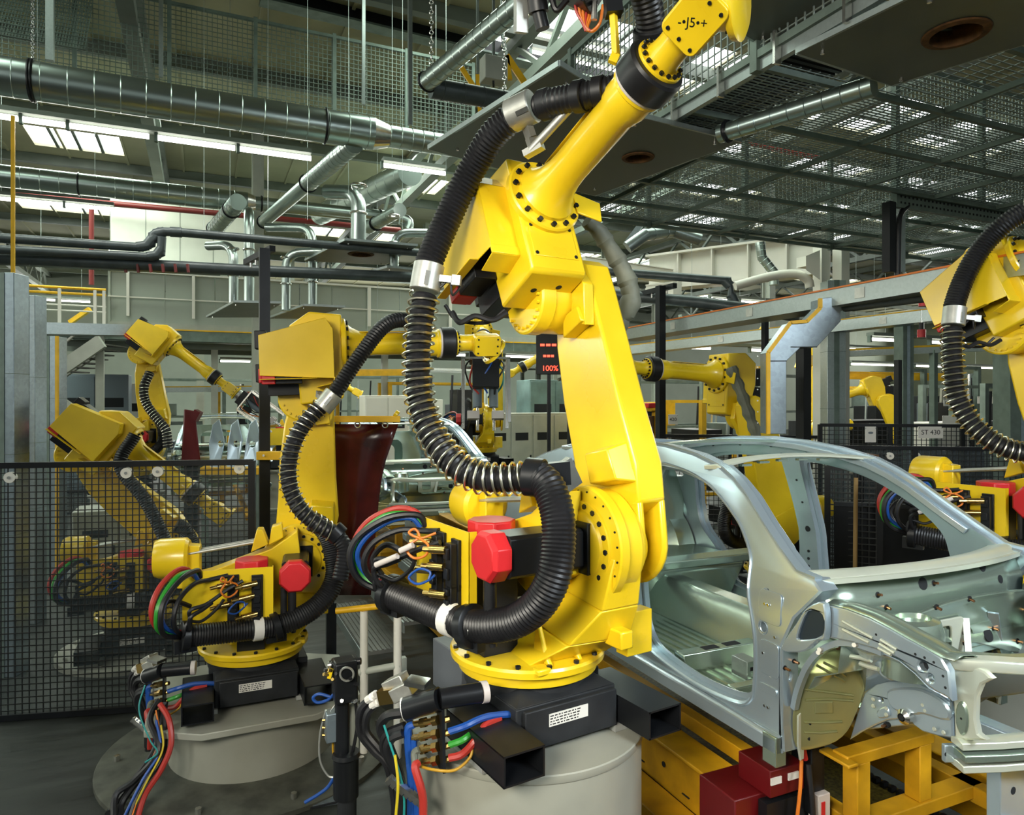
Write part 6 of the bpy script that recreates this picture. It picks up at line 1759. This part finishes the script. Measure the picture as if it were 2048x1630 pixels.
# steps with hand rail
stp = thing('access_steps', 'grey grating steps with white posts and yellow hand rail', 'steps', UV(5.2, 1.2, 0))
for k in range(3):
    o = PZ(715, 1285, .45); u0 = U.dot(o) + .25; v0 = V.dot(o) + .15
    a = UV(u0 - .55 , v0 + k * .34, .45 + k * .2); b_ = UV(u0 + .9, v0 + k * .34, .45 + k * .2)
    MB().bar(a, b_, .34, .03).build('tread', STEP, stp, world=True)
    gb = MB()
    for j in range(9): gb.bar(a + V * (-.15 + j * .037) + ZUP * .018, b_ + V * (-.15 + j * .037) + ZUP * .018, .012, .008)
    gb.build('tread_bar', STEP, stp, world=True, kind='stuff')
    MB().bar(a - V * .17 - ZUP * .03, b_ - V * .17 - ZUP * .03, .012, .09).build('nosing', GALV, stp, world=True)
for px, y0_, y1_ in ((728, 1222, 1335), (795, 1228, 1310)):
    p = P(px, y1_, 4.9)
    MB().cyl(Vector((p.x, p.y, 0)), P(px, y0_, 4.9), .028, n=12).build('rail_post', WHITE, stp, world=True)
MB().cyl(P(672, 1222, 4.9), P(800, 1208, 4.9), .022, n=12).build('hand_rail', YEL2, stp, world=True)
MB().cyl(P(718, 1345, 4.9), P(800, 1330, 4.9), .024, n=12).build('lower_rail', GRAYP, stp, world=True)
MB().bar(P(663, 1380, 5.9), P(663, 1205, 5.9), .07, .07, V).build('end_post', BLK2, stp, world=True)
for k in range(3): MB().bar(UV(5.0, 1.0 + k * .35, .0), UV(5.0, 1.0 + k * .35, .42 + k * .2), .05, .05, V).build('step_leg', GRAYP, stp, world=True)
# ------------------------------------------------------------------ balcony, cabin and walkway behind
bal = thing('balcony', 'long grey balcony with panelled parapet behind the robots', 'balcony', P(520, 690, 16.8), AX)
a = P(216, 652, 16.2); zf = a.z
def vpt(px): return on_line(a, V, px)
def vbar(px0, px1, z0, z1, du0, du1, name, m, par=bal, bev=0):
    p, q = vpt(px0), vpt(px1); L = (q - p).length
    mb = MB()
    vs = []
    for w in (p, q):
        for du in (du0, du1): vs.append(Vector((w.x, w.y, 0)) + U * du)
    b = [vs[0], vs[2], vs[3], vs[1]]
    mb.hexa([x + ZUP * z0 for x in b], [x + ZUP * z1 for x in b])
    return mb.build(name, m, par, world=True, bevel=bev)
edges = [216, 330, 430, 520, 600, 665, 735, 800, 870, 960, 1080, 1240]
for x0, x1 in zip(edges, edges[1:]):
    vbar(x0 + 1, x1 - 1, zf + .12, zf + 1.28, .05, .12, 'parapet_panel', WALLG)
vbar(216, 1240, zf - .02, zf + .12, .0, .2, 'toe_board', GRAYP)
vbar(90, 1240, zf - .30, zf - .05, .0, .3, 'edge_beam', FRAME)
vbar(90, 1240, zf - .05, zf - .02, -.02, .05, 'yellow_edge', YEL2)
vbar(90, 1240, zf - .05, zf - .0, .3, 5.0, 'deck', FRAME)
vbar(90, 1240, zf - .45, zf - .3, .5, .6, 'under_beam', ROOFD)
vbar(90, 1240, zf - .45, zf - .3, 2.5, 2.6, 'under_beam', ROOFD)
for px in (256, 387, 508, 628, 738, 900):
    vbar(px - 3, px + 3, zf + .25, zf + 1.3, -.05, .0, 'rail_post', WHITE)
vbar(216, 1100, zf + .68, zf + .71, -.04, -.01, 'middle_rail', WHITE)
vbar(216, 1100, zf + 1.28, zf + 1.33, -.05, .14, 'top_rail', WHITE)
p = vpt(216)
MB().hexa([p + U * .1 + ZUP * z for z in (0,)] * 0 + [p + ZUP * .1, p + V * .05 + ZUP * .1, p + V * .05 + U * 5 + ZUP * .1, p + U * 5 + ZUP * .1], [p + ZUP * 1.28, p + V * .05 + ZUP * 1.28, p + V * .05 + U * 5 + ZUP * 1.28, p + U * 5 + ZUP * 1.28]).build('end_panel', WALLG, bal, world=True)
for px in (100, 430, 780, 1180):
    q = vpt(px) + U * .6; MB().bar(Vector((q.x, q.y, 0)), Vector((q.x, q.y, zf - .3)), .16, .16, V).build('support_column', GRAYP, bal, world=True)
cab = thing('roof_cabin', 'white panelled cabin standing on the grey balcony', 'cabin', P(360, 545, 19.0), AX)
w_ = (P(492, 545, 20) - P(232, 545, 19)).length
MB().box(-w_ / 2, w_ / 2, 0, 4, 0, 2.0).build('cabin_wall', WHITE, cab, bevel=.04)
for k in range(4): MB().box(-w_ / 2 + k * w_ / 4 - .006, -w_ / 2 + k * w_ / 4 + .006, -.006, 0, 0, 2.0).build('panel_joint', ROOFD, cab)
MB().box(-w_ / 2 - .05, w_ / 2 + .05, -.05, 4.05, 2.0, 2.06).build('cabin_roof', GRAYP, cab)
wk = thing('railed_walkway', 'short walkway with yellow double hand rail and white posts', 'walkway', P(130, 650, 15.4), AX)
a = P(40, 645, 15.0)
def wl_(px, z): q = on_line(a, V, px); return Vector((q.x, q.y, z))
z0 = a.z
MB().bar(wl_(30, z0 - .1), wl_(214, z0 - .1), .9, .12).build('deck', FRAME, wk, world=True)
MB().bar(wl_(30, z0 - .22), wl_(214, z0 - .22), .06, .16).build('edge_beam', FRAME, wk, world=True)
for z, m, r in ((.80, YEL2, .03), (.68, YEL2, .03), (.42, WHITE, .018), (.30, WHITE, .018)):
    MB().cyl(wl_(34, z0 + z), wl_(212, z0 + z), r, n=8).build('hand_rail', m, wk, world=True)
for px in (46, 119, 190, 208): MB().bar(wl_(px, z0), wl_(px, z0 + .78), .06, .06, V).build('rail_post', WHITE, wk, world=True)
MB().bar(wl_(60, 0), wl_(60, z0 - .2), .16, .16, V).build('support_column', GRAYP, wk, world=True)
MB().bar(wl_(200, 0), wl_(200, z0 - .2), .16, .16, V).build('support_column', GRAYP, wk, world=True)
stair = thing('stair', 'grey stair slanting under the walkway', 'stair', P(110, 745, 15.2)); stair.location.z = 0
MB().bar(P(112, 745, 15.2), P(204, 682, 15.2), .08, .3).build('stringer', GRAYP, stair, world=True)
MB().bar(P(112, 752, 16.2), P(204, 690, 16.2), .08, .3).build('stringer', GRAYP, stair, world=True)
for k in range(7):
    p = P(116 + k * 13, 742 - k * 9, 15.25); MB().bar(p, p + Vector((0, .95, 0)), .25, .03).build('tread', STEP, stair, world=True)
MB().bar(P(118, 800, 15.2), P(160, 830, 15.2), .08, .2).build('brace', GRAYP, stair, world=True)
MB().bar(P(112, 700, 15.2), P(160, 660, 15.2), .04, .04).build('hand_rail', WHITE, stair, world=True)
yp = thing('yellow_brace', 'yellow slanting rail seen through the walkway railing', 'rail', P(150, 640, 17))
MB().bar(P(140, 645, 17), P(180, 618, 17), .1, .1).build('brace_bar', YEL2, yp, world=True)
MB().bar(P(143, 655, 17), P(143, 640, 17), .08, .08, V).build('brace_foot', YEL2, yp, world=True)

# pale crane beams, right
def beam(label, a, c, w, h, m=WHITE, web=True):
    t = thing('crane_beam', label, 'beam', a)
    if web:
        MB().bar(a, c, w * .2, h).build('web', m, t, world=True)
        MB().bar(a + ZUP * h * .5, c + ZUP * h * .5, w, .05).build('top_flange', m, t, world=True)
        MB().bar(a - ZUP * h * .5, c - ZUP * h * .5, w, .05).build('bottom_flange', m, t, world=True)
        n = 5
        for k in range(1, n):
            p = a.lerp(c, k / n); MB().bar(p - ZUP * h * .5, p + ZUP * h * .5, w * .9, .03, (c - a)).build('stiffener', m, t, world=True)
    else:
        MB().bar(a, c, w, h).build('beam_body', m, t, world=True); MB().bar(a + ZUP * (h / 2 + .01), c + ZUP * (h / 2 + .01), w * 1.1, .02).build('beam_cap', m, t, world=True)
    return t
beam('deep white crane beam under the far roof', P(1300, 548, 17), P(1660, 508, 14.5), .5, .8)
beam('thin white beam joining behind the grey sleeve', P(1160, 528, 15), P(1335, 553, 16.5), .35, .25, WHITE, False)
beam('short white box beam below the deep crane beam', P(1355, 580, 13), P(1300, 585, 13.4), .3, .22, WHITE, False)
whc = thing('white_column', 'wide white column head above the tray beam', 'column', P(1655, 700, 11.4)); whc.location.z = 0
for dx in (0, .32): MB().bar(Vector((whc.location.x + dx - .1, whc.location.y, 0)), P(1650, 490, 11.4) + Vector((dx - .06, 0, 0)), .18, .18, V).build('column_leg', WHITE, whc, world=True)
MB().bar(P(1612, 535, 11.3), P(1612, 515, 11.3), .2, .2, V).build('bracket_box', WHITE, whc, world=True)
MB().hexa([P(1612, 540, 11.2), P(1640, 560, 11.2), P(1640, 560, 10.5), P(1612, 540, 10.5)], [P(1612, 512, 11.2), P(1640, 500, 11.2), P(1640, 500, 10.5), P(1612, 512, 10.5)]).build('bracket', WHITE, whc, world=True)
spiral_duct('spiral_duct', 'thin bent duct in front of the deep crane beam', [P(1520, 485, 12.5), P(1524, 515, 12.5), P(1548, 545, 12.5), P(1548, 570, 12.5)], .085, .1)
pipe('insulated_pipe', 'white insulated pipe curving behind the bright tray beam', smooth([P(1470, 572, 11), P(1540, 553, 11), P(1590, 548, 11), P(1615, 560, 11), P(1620, 575, 11)], 4), .07, WHITE, joints=False)
spiral_duct('branch_duct', 'grey duct bending under the end of the platform', [P(1255, 495, 10), P(1290, 470, 10), P(1345, 462, 10.4), P(1400, 480, 10.4)], .09, .3, m=GALV)
br_ = thing('roof_brace', 'grey diagonal brace under the end of the platform', 'brace', P(1262, 480, 10.5))
MB().bar(P(1250, 490, 10.5), P(1282, 448, 10.5), .08, .08).build('brace_bar', GALV, br_, world=True); MB().bar(P(1258, 496, 10.5), P(1290, 452, 10.6), .05, .05).build('brace_bar', FRAME, br_, world=True)

# building columns
k = 0
colm = None
for u, v in ((17, -7), (17, 1.2), (17, 9), (17, 16.5), (26, -8), (26, 0), (26, 8), (26, 16), (26, 25), (35, -10), (35, 4), (35, 14), (35, 25), (35, 38)):
    if colm is None: colm = MB().box(-.12, .12, -.16, -.13, 0, 9.3).box(-.12, .12, .13, .16, 0, 9.3).box(-.015, .015, -.14, .14, 0, 9.3).mesh('steel_column')
    o = put('steel_column', colm, GRAYP, matrix=Matrix.Translation(UV(u, v)) @ Matrix.Rotation(AX, 4, 'Z')); struct(o)

# far lamp rows and rails that fill the aisle
for lab, p, segs in [('far lamp row above the aisle at the station sign', P(1690, 698, 19), [(1690, 1750), (1760, 1830)]), ('far lamp row lowest over the aisle', P(1700, 728, 24), [(1700, 1790), (1830, 1890), (1930, 1990)]), ('far lamp row under the balcony edge', P(440, 722, 22), [(440, 500), (560, 640)]),
                     ('far lamp row behind the reaching robot', P(1400, 640, 20), [(1360, 1430), (1440, 1500)]), ('far lamp row beyond the walkway railing', P(60, 598, 21), [(64, 110), (118, 180)]), ('far lamp row between the pale crane beams', P(1440, 600, 17), [(1420, 1470), (1480, 1560)]),
                     ('lamp row over the next station', P(560, 700, 15), [(690, 760), (860, 930), (1010, 1080)]), ('lamp row over the aisle behind the reaching robot', P(1240, 690, 13.5), [(1350, 1420), (1500, 1560)]),
                     ('lamp row above the far fence of the aisle', P(1700, 676, 12.5), [(1740, 1800), (1860, 1930)])]:
    lamp_row(lab, p, segs, .03)
def railbar(label, a, c, w, h, m, name='guide_rail', posts=3):
    t = thing(name, label, 'rail', Vector((a.x, a.y, 0)))
    MB().bar(a, c, w, h).build('rail_beam', m, t, world=True)
    MB().bar(a + ZUP * (h / 2 + .02), c + ZUP * (h / 2 + .02), w * .5, .03).build('rail_top', YEL2, t, world=True)
    for k in range(posts):
        p = a.lerp(c, k / max(1, posts - 1)); MB().bar(Vector((p.x, p.y, 0)), p, .09, .09, V).build('rail_post', FRAME, t, world=True)
railbar('pale rail with yellow top across the far aisle', P(1690, 708, 12), P(2060, 692, 11), .1, .1, GALV)
railbar('yellow rail low across the far aisle', P(1690, 752, 16), P(1900, 756, 16), .1, .14, YEL2)
railbar('yellow rail behind the car bodies of the next line', P(560, 748, 18), P(830, 746, 19), .1, .14, YEL2)
railbar('grey rail under the balcony', P(330, 780, 18), P(560, 778, 19), .1, .12, GALV)
railbar('yellow rail behind the reaching robot', P(1260, 735, 15), P(1560, 742, 14), .1, .1, YEL2)

# machines, cabinets and racks of the far aisle
def cabinet(label, px, d, z1, w, dep, m, doors=2, stripe=None):
    p = P(px, 800, d); t = thing('control_cabinet', label, 'cabinet', (p.x, p.y, 0), AX)
    MB().box(-w / 2, w / 2, 0, dep, .08, z1).build('cabinet_body', m, t, bevel=.01)
    MB().box(-w / 2, w / 2, .03, dep, 0, .08).build('plinth', BLK2, t)
    for k in range(doors):
        x0 = -w / 2 + w * k / doors + .015; x1 = -w / 2 + w * (k + 1) / doors - .015
        dr = MB().box(x0, x1, -.02, 0, .14, z1 - .05).build('door', m, t, bevel=.006)
        MB().box(x1 - .06, x1 - .03, -.04, -.02, z1 * .5, z1 * .5 + .15).build('door_handle', BLK2, dr)
        MB().box(x0 + .1, x1 - .1, -.024, -.02, z1 * .72, z1 * .8).build('vent', HOLE, dr)
    if stripe: MB().box(-w / 2 - .005, w / 2 + .005, -.025, dep + .005, z1 - .04, z1).build('top_trim', stripe, t)
    return t
def rack(label, px, d, h, w, dep, m=YEL2, loads=True, seed=1):
    p = P(px, 800, d); t = thing('machine_frame', label, 'machine', (p.x, p.y, 0), AX); R = random.Random(seed)
    for sx in (-1, 1):
        for y in (0, dep): MB().box(sx * w / 2 - .05, sx * w / 2 + .05, y - .05, y + .05, 0, h).build('upright', m, t)
    for z in (h * .3, h * .62, h):
        for y in (0, dep): MB().box(-w / 2, w / 2, y - .04, y + .04, z - .06, z).build('cross_beam', m, t)
    if loads:
        for k in range(7):
            x = -w / 2 + .15 + (w - .3) * R.random(); z = [0.05, h * .3, h * .62][k % 3]; s = .12 + .18 * R.random()
            MB().box(x - s, x + s, .1, .1 + dep * .6 * (.4 + R.random()), z, z + h * .1 + h * .15 * R.random()).build(['motor_unit', 'panel_box', 'valve_unit'][k % 3], [MACH, BLUEG, GRAYP, BLK2, GALV, YEL2][R.randrange(6)], t, bevel=.01)
        for k in range(4):
            x = -w / 2 + w * R.random(); MB().cyl((x, .05, h * .3), (x + .1, .05, h * .95), .03, n=8).build('conduit', [BLK2, CHR, GALV][k % 3], t)
    return t
cabinet('pale control cabinet behind the mesh fence and its robot', 238, 8.6, 1.15, 1.0, .6, GRAYP, 2)
cabinet('white control cabinet beyond the gripper rods', 775, 15.5, 2.6, 1.0, .6, WHITE, 2)
cabinet('white cabinet row beyond the bent yellow arm', 1065, 16, 2.2, 2.2, .6, GRAYP, 4)
cabinet('blue grey tank cabinet under the balcony', 190, 19, 3.2, 1.6, 1.0, BLUEG, 2)
cabinet('white wide cabinet under the balcony near the upright robot', 255, 21, 3.0, 1.5, .8, WHITE, 2)
cabinet('white low cabinet with paper beyond the station sign', 1900, 12.5, 2.1, 1.0, .5, WHITE, 2)
cabinet('dark blue cabinet beyond the clear sheet', 1930, 10.5, 1.75, .9, .5, mat('navy_cabinet', (.03, .04, .07), .45), 2)
cabinet('grey cabinet with yellow trim behind the black bracket post', 1285, 11.6, 2.35, .8, .5, DKG, 1, YEL2)
cabinet('dark cabinet low behind the far line', 1720, 17, 2.0, 3.0, .8, DKG, 5)
cabinet('dark cabinet row beyond the large corrugated hose', 1960, 18, 2.6, 4.0, .8, DKG, 5)
cabinet('pale cabinet seen between the posts of the next station', 1235, 13.2, 2.6, .7, .5, GRAYP, 1)
cabinet('teal grey booth beyond the dark gripper', 1110, 17.5, 3.0, 1.4, .8, mat('teal_grey', (.12, .20, .19), .4, 0, .2, 3), 2)
i = 0
for lab, px, d, h, w, m in [('yellow machine frame farthest along the aisle', 1745, 21, 2.9, 3.4, YEL2), ('grey machine frame under the pale crane beams', 1420, 18, 3.0, 3.0, FRAME), ('yellow machine frame between balcony columns', 560, 21, 2.8, 3.4, YEL2),
                            ('grey machine frame below the balcony edge', 400, 23, 3.2, 3.6, FRAME), ('yellow machine frame behind the spring wrapped hose', 890, 20, 3.0, 3.2, YEL2), ('dark machine frame behind the walkway columns', 20, 20, 3.0, 3.6, MACH),
                            ('dark machine frame at the far end of the line', 680, 26, 3.4, 5.0, MACH), ('grey machine frame beyond the wide grey column', 2050, 13.2, 2.8, 2.4, FRAME), ('dark machine frame beyond the pale column pair', 1590, 25, 3.4, 5.0, MACH),
                            ('yellow machine frame beyond the reaching robot', 1480, 13.5, 2.5, 1.8, YEL2), ('dark tall machine frame beyond the teal booth', 1180, 24, 3.6, 4.0, MACH), ('grey machine frame behind the far fence', 1850, 28, 3.6, 6.0, FRAME),
                            ('tall slim machine frame beside the far column', 1930, 14.6, 3.2, .8, FRAME), ('dark machine frame low behind the upright robot', 300, 18.2, 1.9, 2.4, MACH), ('galvanised machine frame behind the second car body', 900, 17.8, 3.3, 1.6, GALV)]:
    i += 1; rack(lab, px, d, h, w, 1.2, m, True, i)
# silver sheet panels and a red fixture by the upright robot
sp = thing('panel_rack', 'silver pressed side panels standing in a fixture above the fence', 'panel rack', P(450, 960, 10.6)); sp.location.z = 0
for k in range(3):
    px = 420 + k * 32
    pts = [P(px, 935, 10.5 + k * .1), P(px - 8, 890, 10.5), P(px + 2, 850, 10.5), P(px + 22, 838, 10.6), P(px + 28, 880, 10.6), P(px + 24, 935, 10.6)]
    c = pts[0]
    MB().panel([(p.x - c.x, p.z - c.z) for p in pts], [circle(.12, .35, .05, 12)], lambda x, z: (c.x + x, c.y + .1 * math.sin(z * 4), c.z + z), (0, .03, 0)).build('pressed_panel', CAR, sp, world=True, bevel=.01)
MB().bar(P(405, 940, 10.5), P(520, 940, 10.7), .4, .1).build('rack_beam', YEL2, sp, world=True)
for px in (410, 515): MB().bar(Vector((P(px, 940, 10.6).x, 10.6, 0)), P(px, 940, 10.6), .1, .1, V).build('rack_leg', FRAME, sp, world=True)
rf = thing('red_fixture', 'dark red clamping fixture beside the upright robot', 'fixture', P(382, 940, 11.0)); rf.location.z = 0
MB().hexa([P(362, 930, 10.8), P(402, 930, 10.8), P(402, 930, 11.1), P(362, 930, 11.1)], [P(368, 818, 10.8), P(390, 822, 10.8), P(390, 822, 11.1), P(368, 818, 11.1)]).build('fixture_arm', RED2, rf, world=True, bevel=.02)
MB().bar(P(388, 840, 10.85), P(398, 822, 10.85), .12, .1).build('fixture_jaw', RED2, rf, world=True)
MB().bar(Vector((rf.location.x, 11, 0)), P(382, 930, 11), .2, .2, V).build('fixture_post', DKG, rf, world=True)
# third body in the parallel lane
car3 = dup_tree(car); car3.matrix_basis = Matrix.Translation(U * 10.6 - V * 2.7) @ car.matrix_basis
car3['label'] = 'third silver car body far behind beside the upright robot'
sk3 = dup_tree(sk); sk3.matrix_basis = Matrix.Translation(U * 10.6 - V * 2.7 ) @ sk.matrix_basis; sk3['label'] = 'yellow skid under the third car body'
sk2 = dup_tree(sk); sk2.matrix_basis = Matrix.Translation(U * 6.2 - V * .42) @ sk.matrix_basis; sk2['label'] = 'yellow skid under the second car body'

# signs
def sign(label, px, py, d, w, h, body=None, size=.1, m=WHITE2, name='sign'):
    c = P(px, py, d); t = thing(name, label, 'sign', c)
    MB().box(-w / 2, w / 2, -.004, .004, -h / 2, h / 2).build('board', m, t, bevel=.002)
    for s in (-1, 1): MB().cyl((s * w * .45, -.006, h * .4), (s * w * .45, -.003, h * .4), .008, n=8).build('screw', CHR, t)
    if body: text(body, size, (c.x, c.y - .0055, c.z), (1, 0, 0), (0, 0, 1), t)
    return t
sign('white station sign on the far fence', 1861, 865, 9.2, .33, .155, 'ST 430', .088)
sign('small white station sign in the far aisle', 1897, 806, 12.0, .17, .11, 'PA 3', .07)
sign('small white number sign behind the black bracket post', 1346, 839, 10.3, .14, .15, '420', .07)
lg = sign('white notice with oval emblem on the mesh fence', 1741, 869, 9.3, .145, .21)
MB().lathe([(.034, 0), (.034, .001)], (0, -.006, .03), (0, 1, 0), 20).build('oval_emblem', BLUEG, lg, matrix=Matrix.Diagonal((1, 1, .45, 1)) @ T(0, 0, .02))
sign('white paper notice on the low cabinet', 1899, 841, 12.3, .25, .17)
sign('white board with brown stain at the far machine', 1972, 800, 14.5, .36, .15)
led = thing('led_display', 'black display board with red letters behind the robot arm', 'display', P(1098, 700, 12.0))
c = P(1098, 702, 12.0)
MB().box(-.22, .22, 0, .06, -.42, .42).build('display_case', BLK2, led, bevel=.01)
text('100%', .13, P(1100, 737, 11.98), (1, 0, 0), (0, 0, 1), led, LEDM)
for y, w in ((664, .12), (690, .3), (712, .2)):
    for k in range(3): MB().box(-w / 2 + k * w / 3, -w / 2 + k * w / 3 + w / 4, -.006, -.001, P(0, y, 12).z - led.location.z - .02, P(0, y, 12).z - led.location.z + .02).build('lit_segment', LEDM, led)
MB().box(-.03, .03, .0, .06, -led.location.z, -.42).build('display_pole', BLK2, led)
# ladder, beacons
ld = thing('step_ladder', 'pale step ladder in the far aisle', 'ladder', P(1885, 830, 15)); ld.location.z = 0
for a_, c_ in (((1872, 825), (1884, 770)), ((1884, 825), (1888, 770)), ((1903, 825), (1892, 770)), ((1912, 825), (1898, 770))):
    q = P(a_[0], a_[1], 15); MB().bar(Vector((q.x, q.y, 0)), P(c_[0], c_[1], 15), .05, .05, V).build('ladder_leg', PED, ld, world=True)
for k in range(4): MB().bar(P(1884 + k, 815 - k * 12, 15), P(1905 - k * 2, 815 - k * 12, 15), .04, .04).build('ladder_rung', PED, ld, world=True)
def beacon(label, px, py, d, m=RED):
    p = P(px, py, d); t = thing('beacon', label, 'beacon', p)
    MB().cyl((0, 0, -.05), (0, 0, .05), .05, n=14).build('lens', m, t); MB().cyl((0, 0, .05), (0, 0, .14), .03, n=10).build('socket', BLK2, t); MB().cyl((0, 0, .14), (0, 0, max(.3, 3.42 - p.z)), .008, n=6).build('stem', CHR, t)
beacon('red beacon lamp hanging below the bright tray beam', 1848, 603, 7.2)
beacon('small red beacon lamp under the green grey beam', 1843, 667, 9)
yb2 = thing('bracket', 'yellow triangular bracket arm high beside the hood edge', 'bracket', P(1030, 170, 9.0))
MB().bar(P(1013, 112, 9), P(1062, 185, 9), .05, .08).build('arm_bar', YEL2, yb2, world=True); MB().bar(P(1013, 112, 9), P(1020, 160, 9), .05, .06).build('arm_stay', YEL2, yb2, world=True)
MB().bar(P(1013, 118, 9), P(1000, 40, 9.2), .04, .04).build('arm_post', GALV, yb2, world=True)
yb3 = thing('bracket', 'yellow bracket arm beside the bright slanting duct end', 'bracket', P(930, 150, 9.0))
MB().bar(P(918, 128, 9), P(955, 185, 9), .05, .06).build('arm_bar', YEL2, yb3, world=True); MB().bar(P(955, 150, 9), P(960, 230, 9), .05, .05).build('arm_stay', YEL2, yb3, world=True)
ub = thing('unit_box', 'pale grey unit box beside the yellow triangular bracket', 'unit box', P(987, 165, 8.6))
MB().bar(P(987, 165, 8.6), P(987, 118, 8.6), .2, .3, V).build('unit_case', GRAYP, ub, world=True, bevel=.01)
MB().bar(P(985, 168, 8.5), P(989, 168, 8.5), .12, .03).build('unit_vent', HOLE, ub, world=True)
for q_, t_ in ((P(987, 118, 8.6), ub), (P(1004, 60, 9.2), yb2), (P(955, 150, 9), yb3)): MB().bar(q_, Vector((q_.x, q_.y, 9.5)), .03, .03, V).build('hanger_rod', GALV, t_, world=True)
# props, brown board and coloured bottles seen over the roof of the car
bb = thing('brown_board', 'brown board leaning behind the car roof', 'board', P(1720, 930, 8.3)); bb.location.z = 0
MB().bar(P(1695, 912, 8.4), P(1745, 910, 8.4), .3, .03).build('board_top', PLY, bb, world=True)
MB().bar(P(1705, 925, 8.4), P(1738, 925, 8.4), .25, .12).build('board_body', PLY, bb, world=True)
MB().bar(Vector((P(1720, 0, 8.4).x, 8.4, 0)), P(1720, 925, 8.4), .06, .06, V).build('board_leg', BLK2, bb, world=True)
sb_ = thing('parts_stand', 'yellow stand with red box beside the first robot arm', 'stand', P(1290, 890, 10.5)); sb_.location.z = 0
MB().bar(P(1270, 818, 10.5), P(1318, 818, 10.5), .4, .04).build('stand_top', YEL2, sb_, world=True)
MB().bar(P(1300, 816, 10.4), P(1300, 806, 10.4), .22, .2, V).build('red_box', RED, sb_, world=True, bevel=.01)
for px, m in ((1276, YEL2), (1312, YEL2)): MB().bar(Vector((P(px, 0, 10.5).x, 10.5, 0)), P(px, 818, 10.5), .09, .09, V).build('stand_leg', m, sb_, world=True)
MB().cyl(P(1297, 870, 10.5), P(1297, 832, 10.5), .09, n=16).build('can', PLY, sb_, world=True)
pg = thing('prop_pole', 'pale wooden pole upright behind the windscreen opening', 'pole', P(1708, 1140, 6.2)); pg.location.z = 0
MB().cyl(Vector((P(1708, 0, 6.2).x, 6.2, 0)), P(1712, 955, 6.2), .018, n=10).build('pole_shaft', mat('pale_wood', (.35, .22, .08), .6), pg, world=True)
MB().cyl(P(1712, 955, 6.2), P(1712, 945, 6.2), .024, n=10).build('pole_cap', BLK2, pg, world=True)
dp = thing('dark_partition', 'dark partition sheet behind the far door opening', 'partition', P(1800, 1100, 6.7)); dp.location.z = 0
MB().bar(P(1665, 0, 6.95) * 1.0, P(1665, 0, 6.95), .01, .01).build('partition_foot', BLK2, dp, world=True) if False else None
pa_, pb2 = P(1668, 990, 6.75), P(1990, 990, 6.4)
MB().bar(Vector((pa_.x, pa_.y, .75)), Vector((pb2.x, pb2.y, .75)), .02, 1.5).build('partition_sheet', BLK2, dp, world=True)
MB().bar(Vector((pa_.x, pa_.y, 1.5)), Vector((pb2.x, pb2.y, 1.5)), .04, .04).build('partition_rail', DKG, dp, world=True)
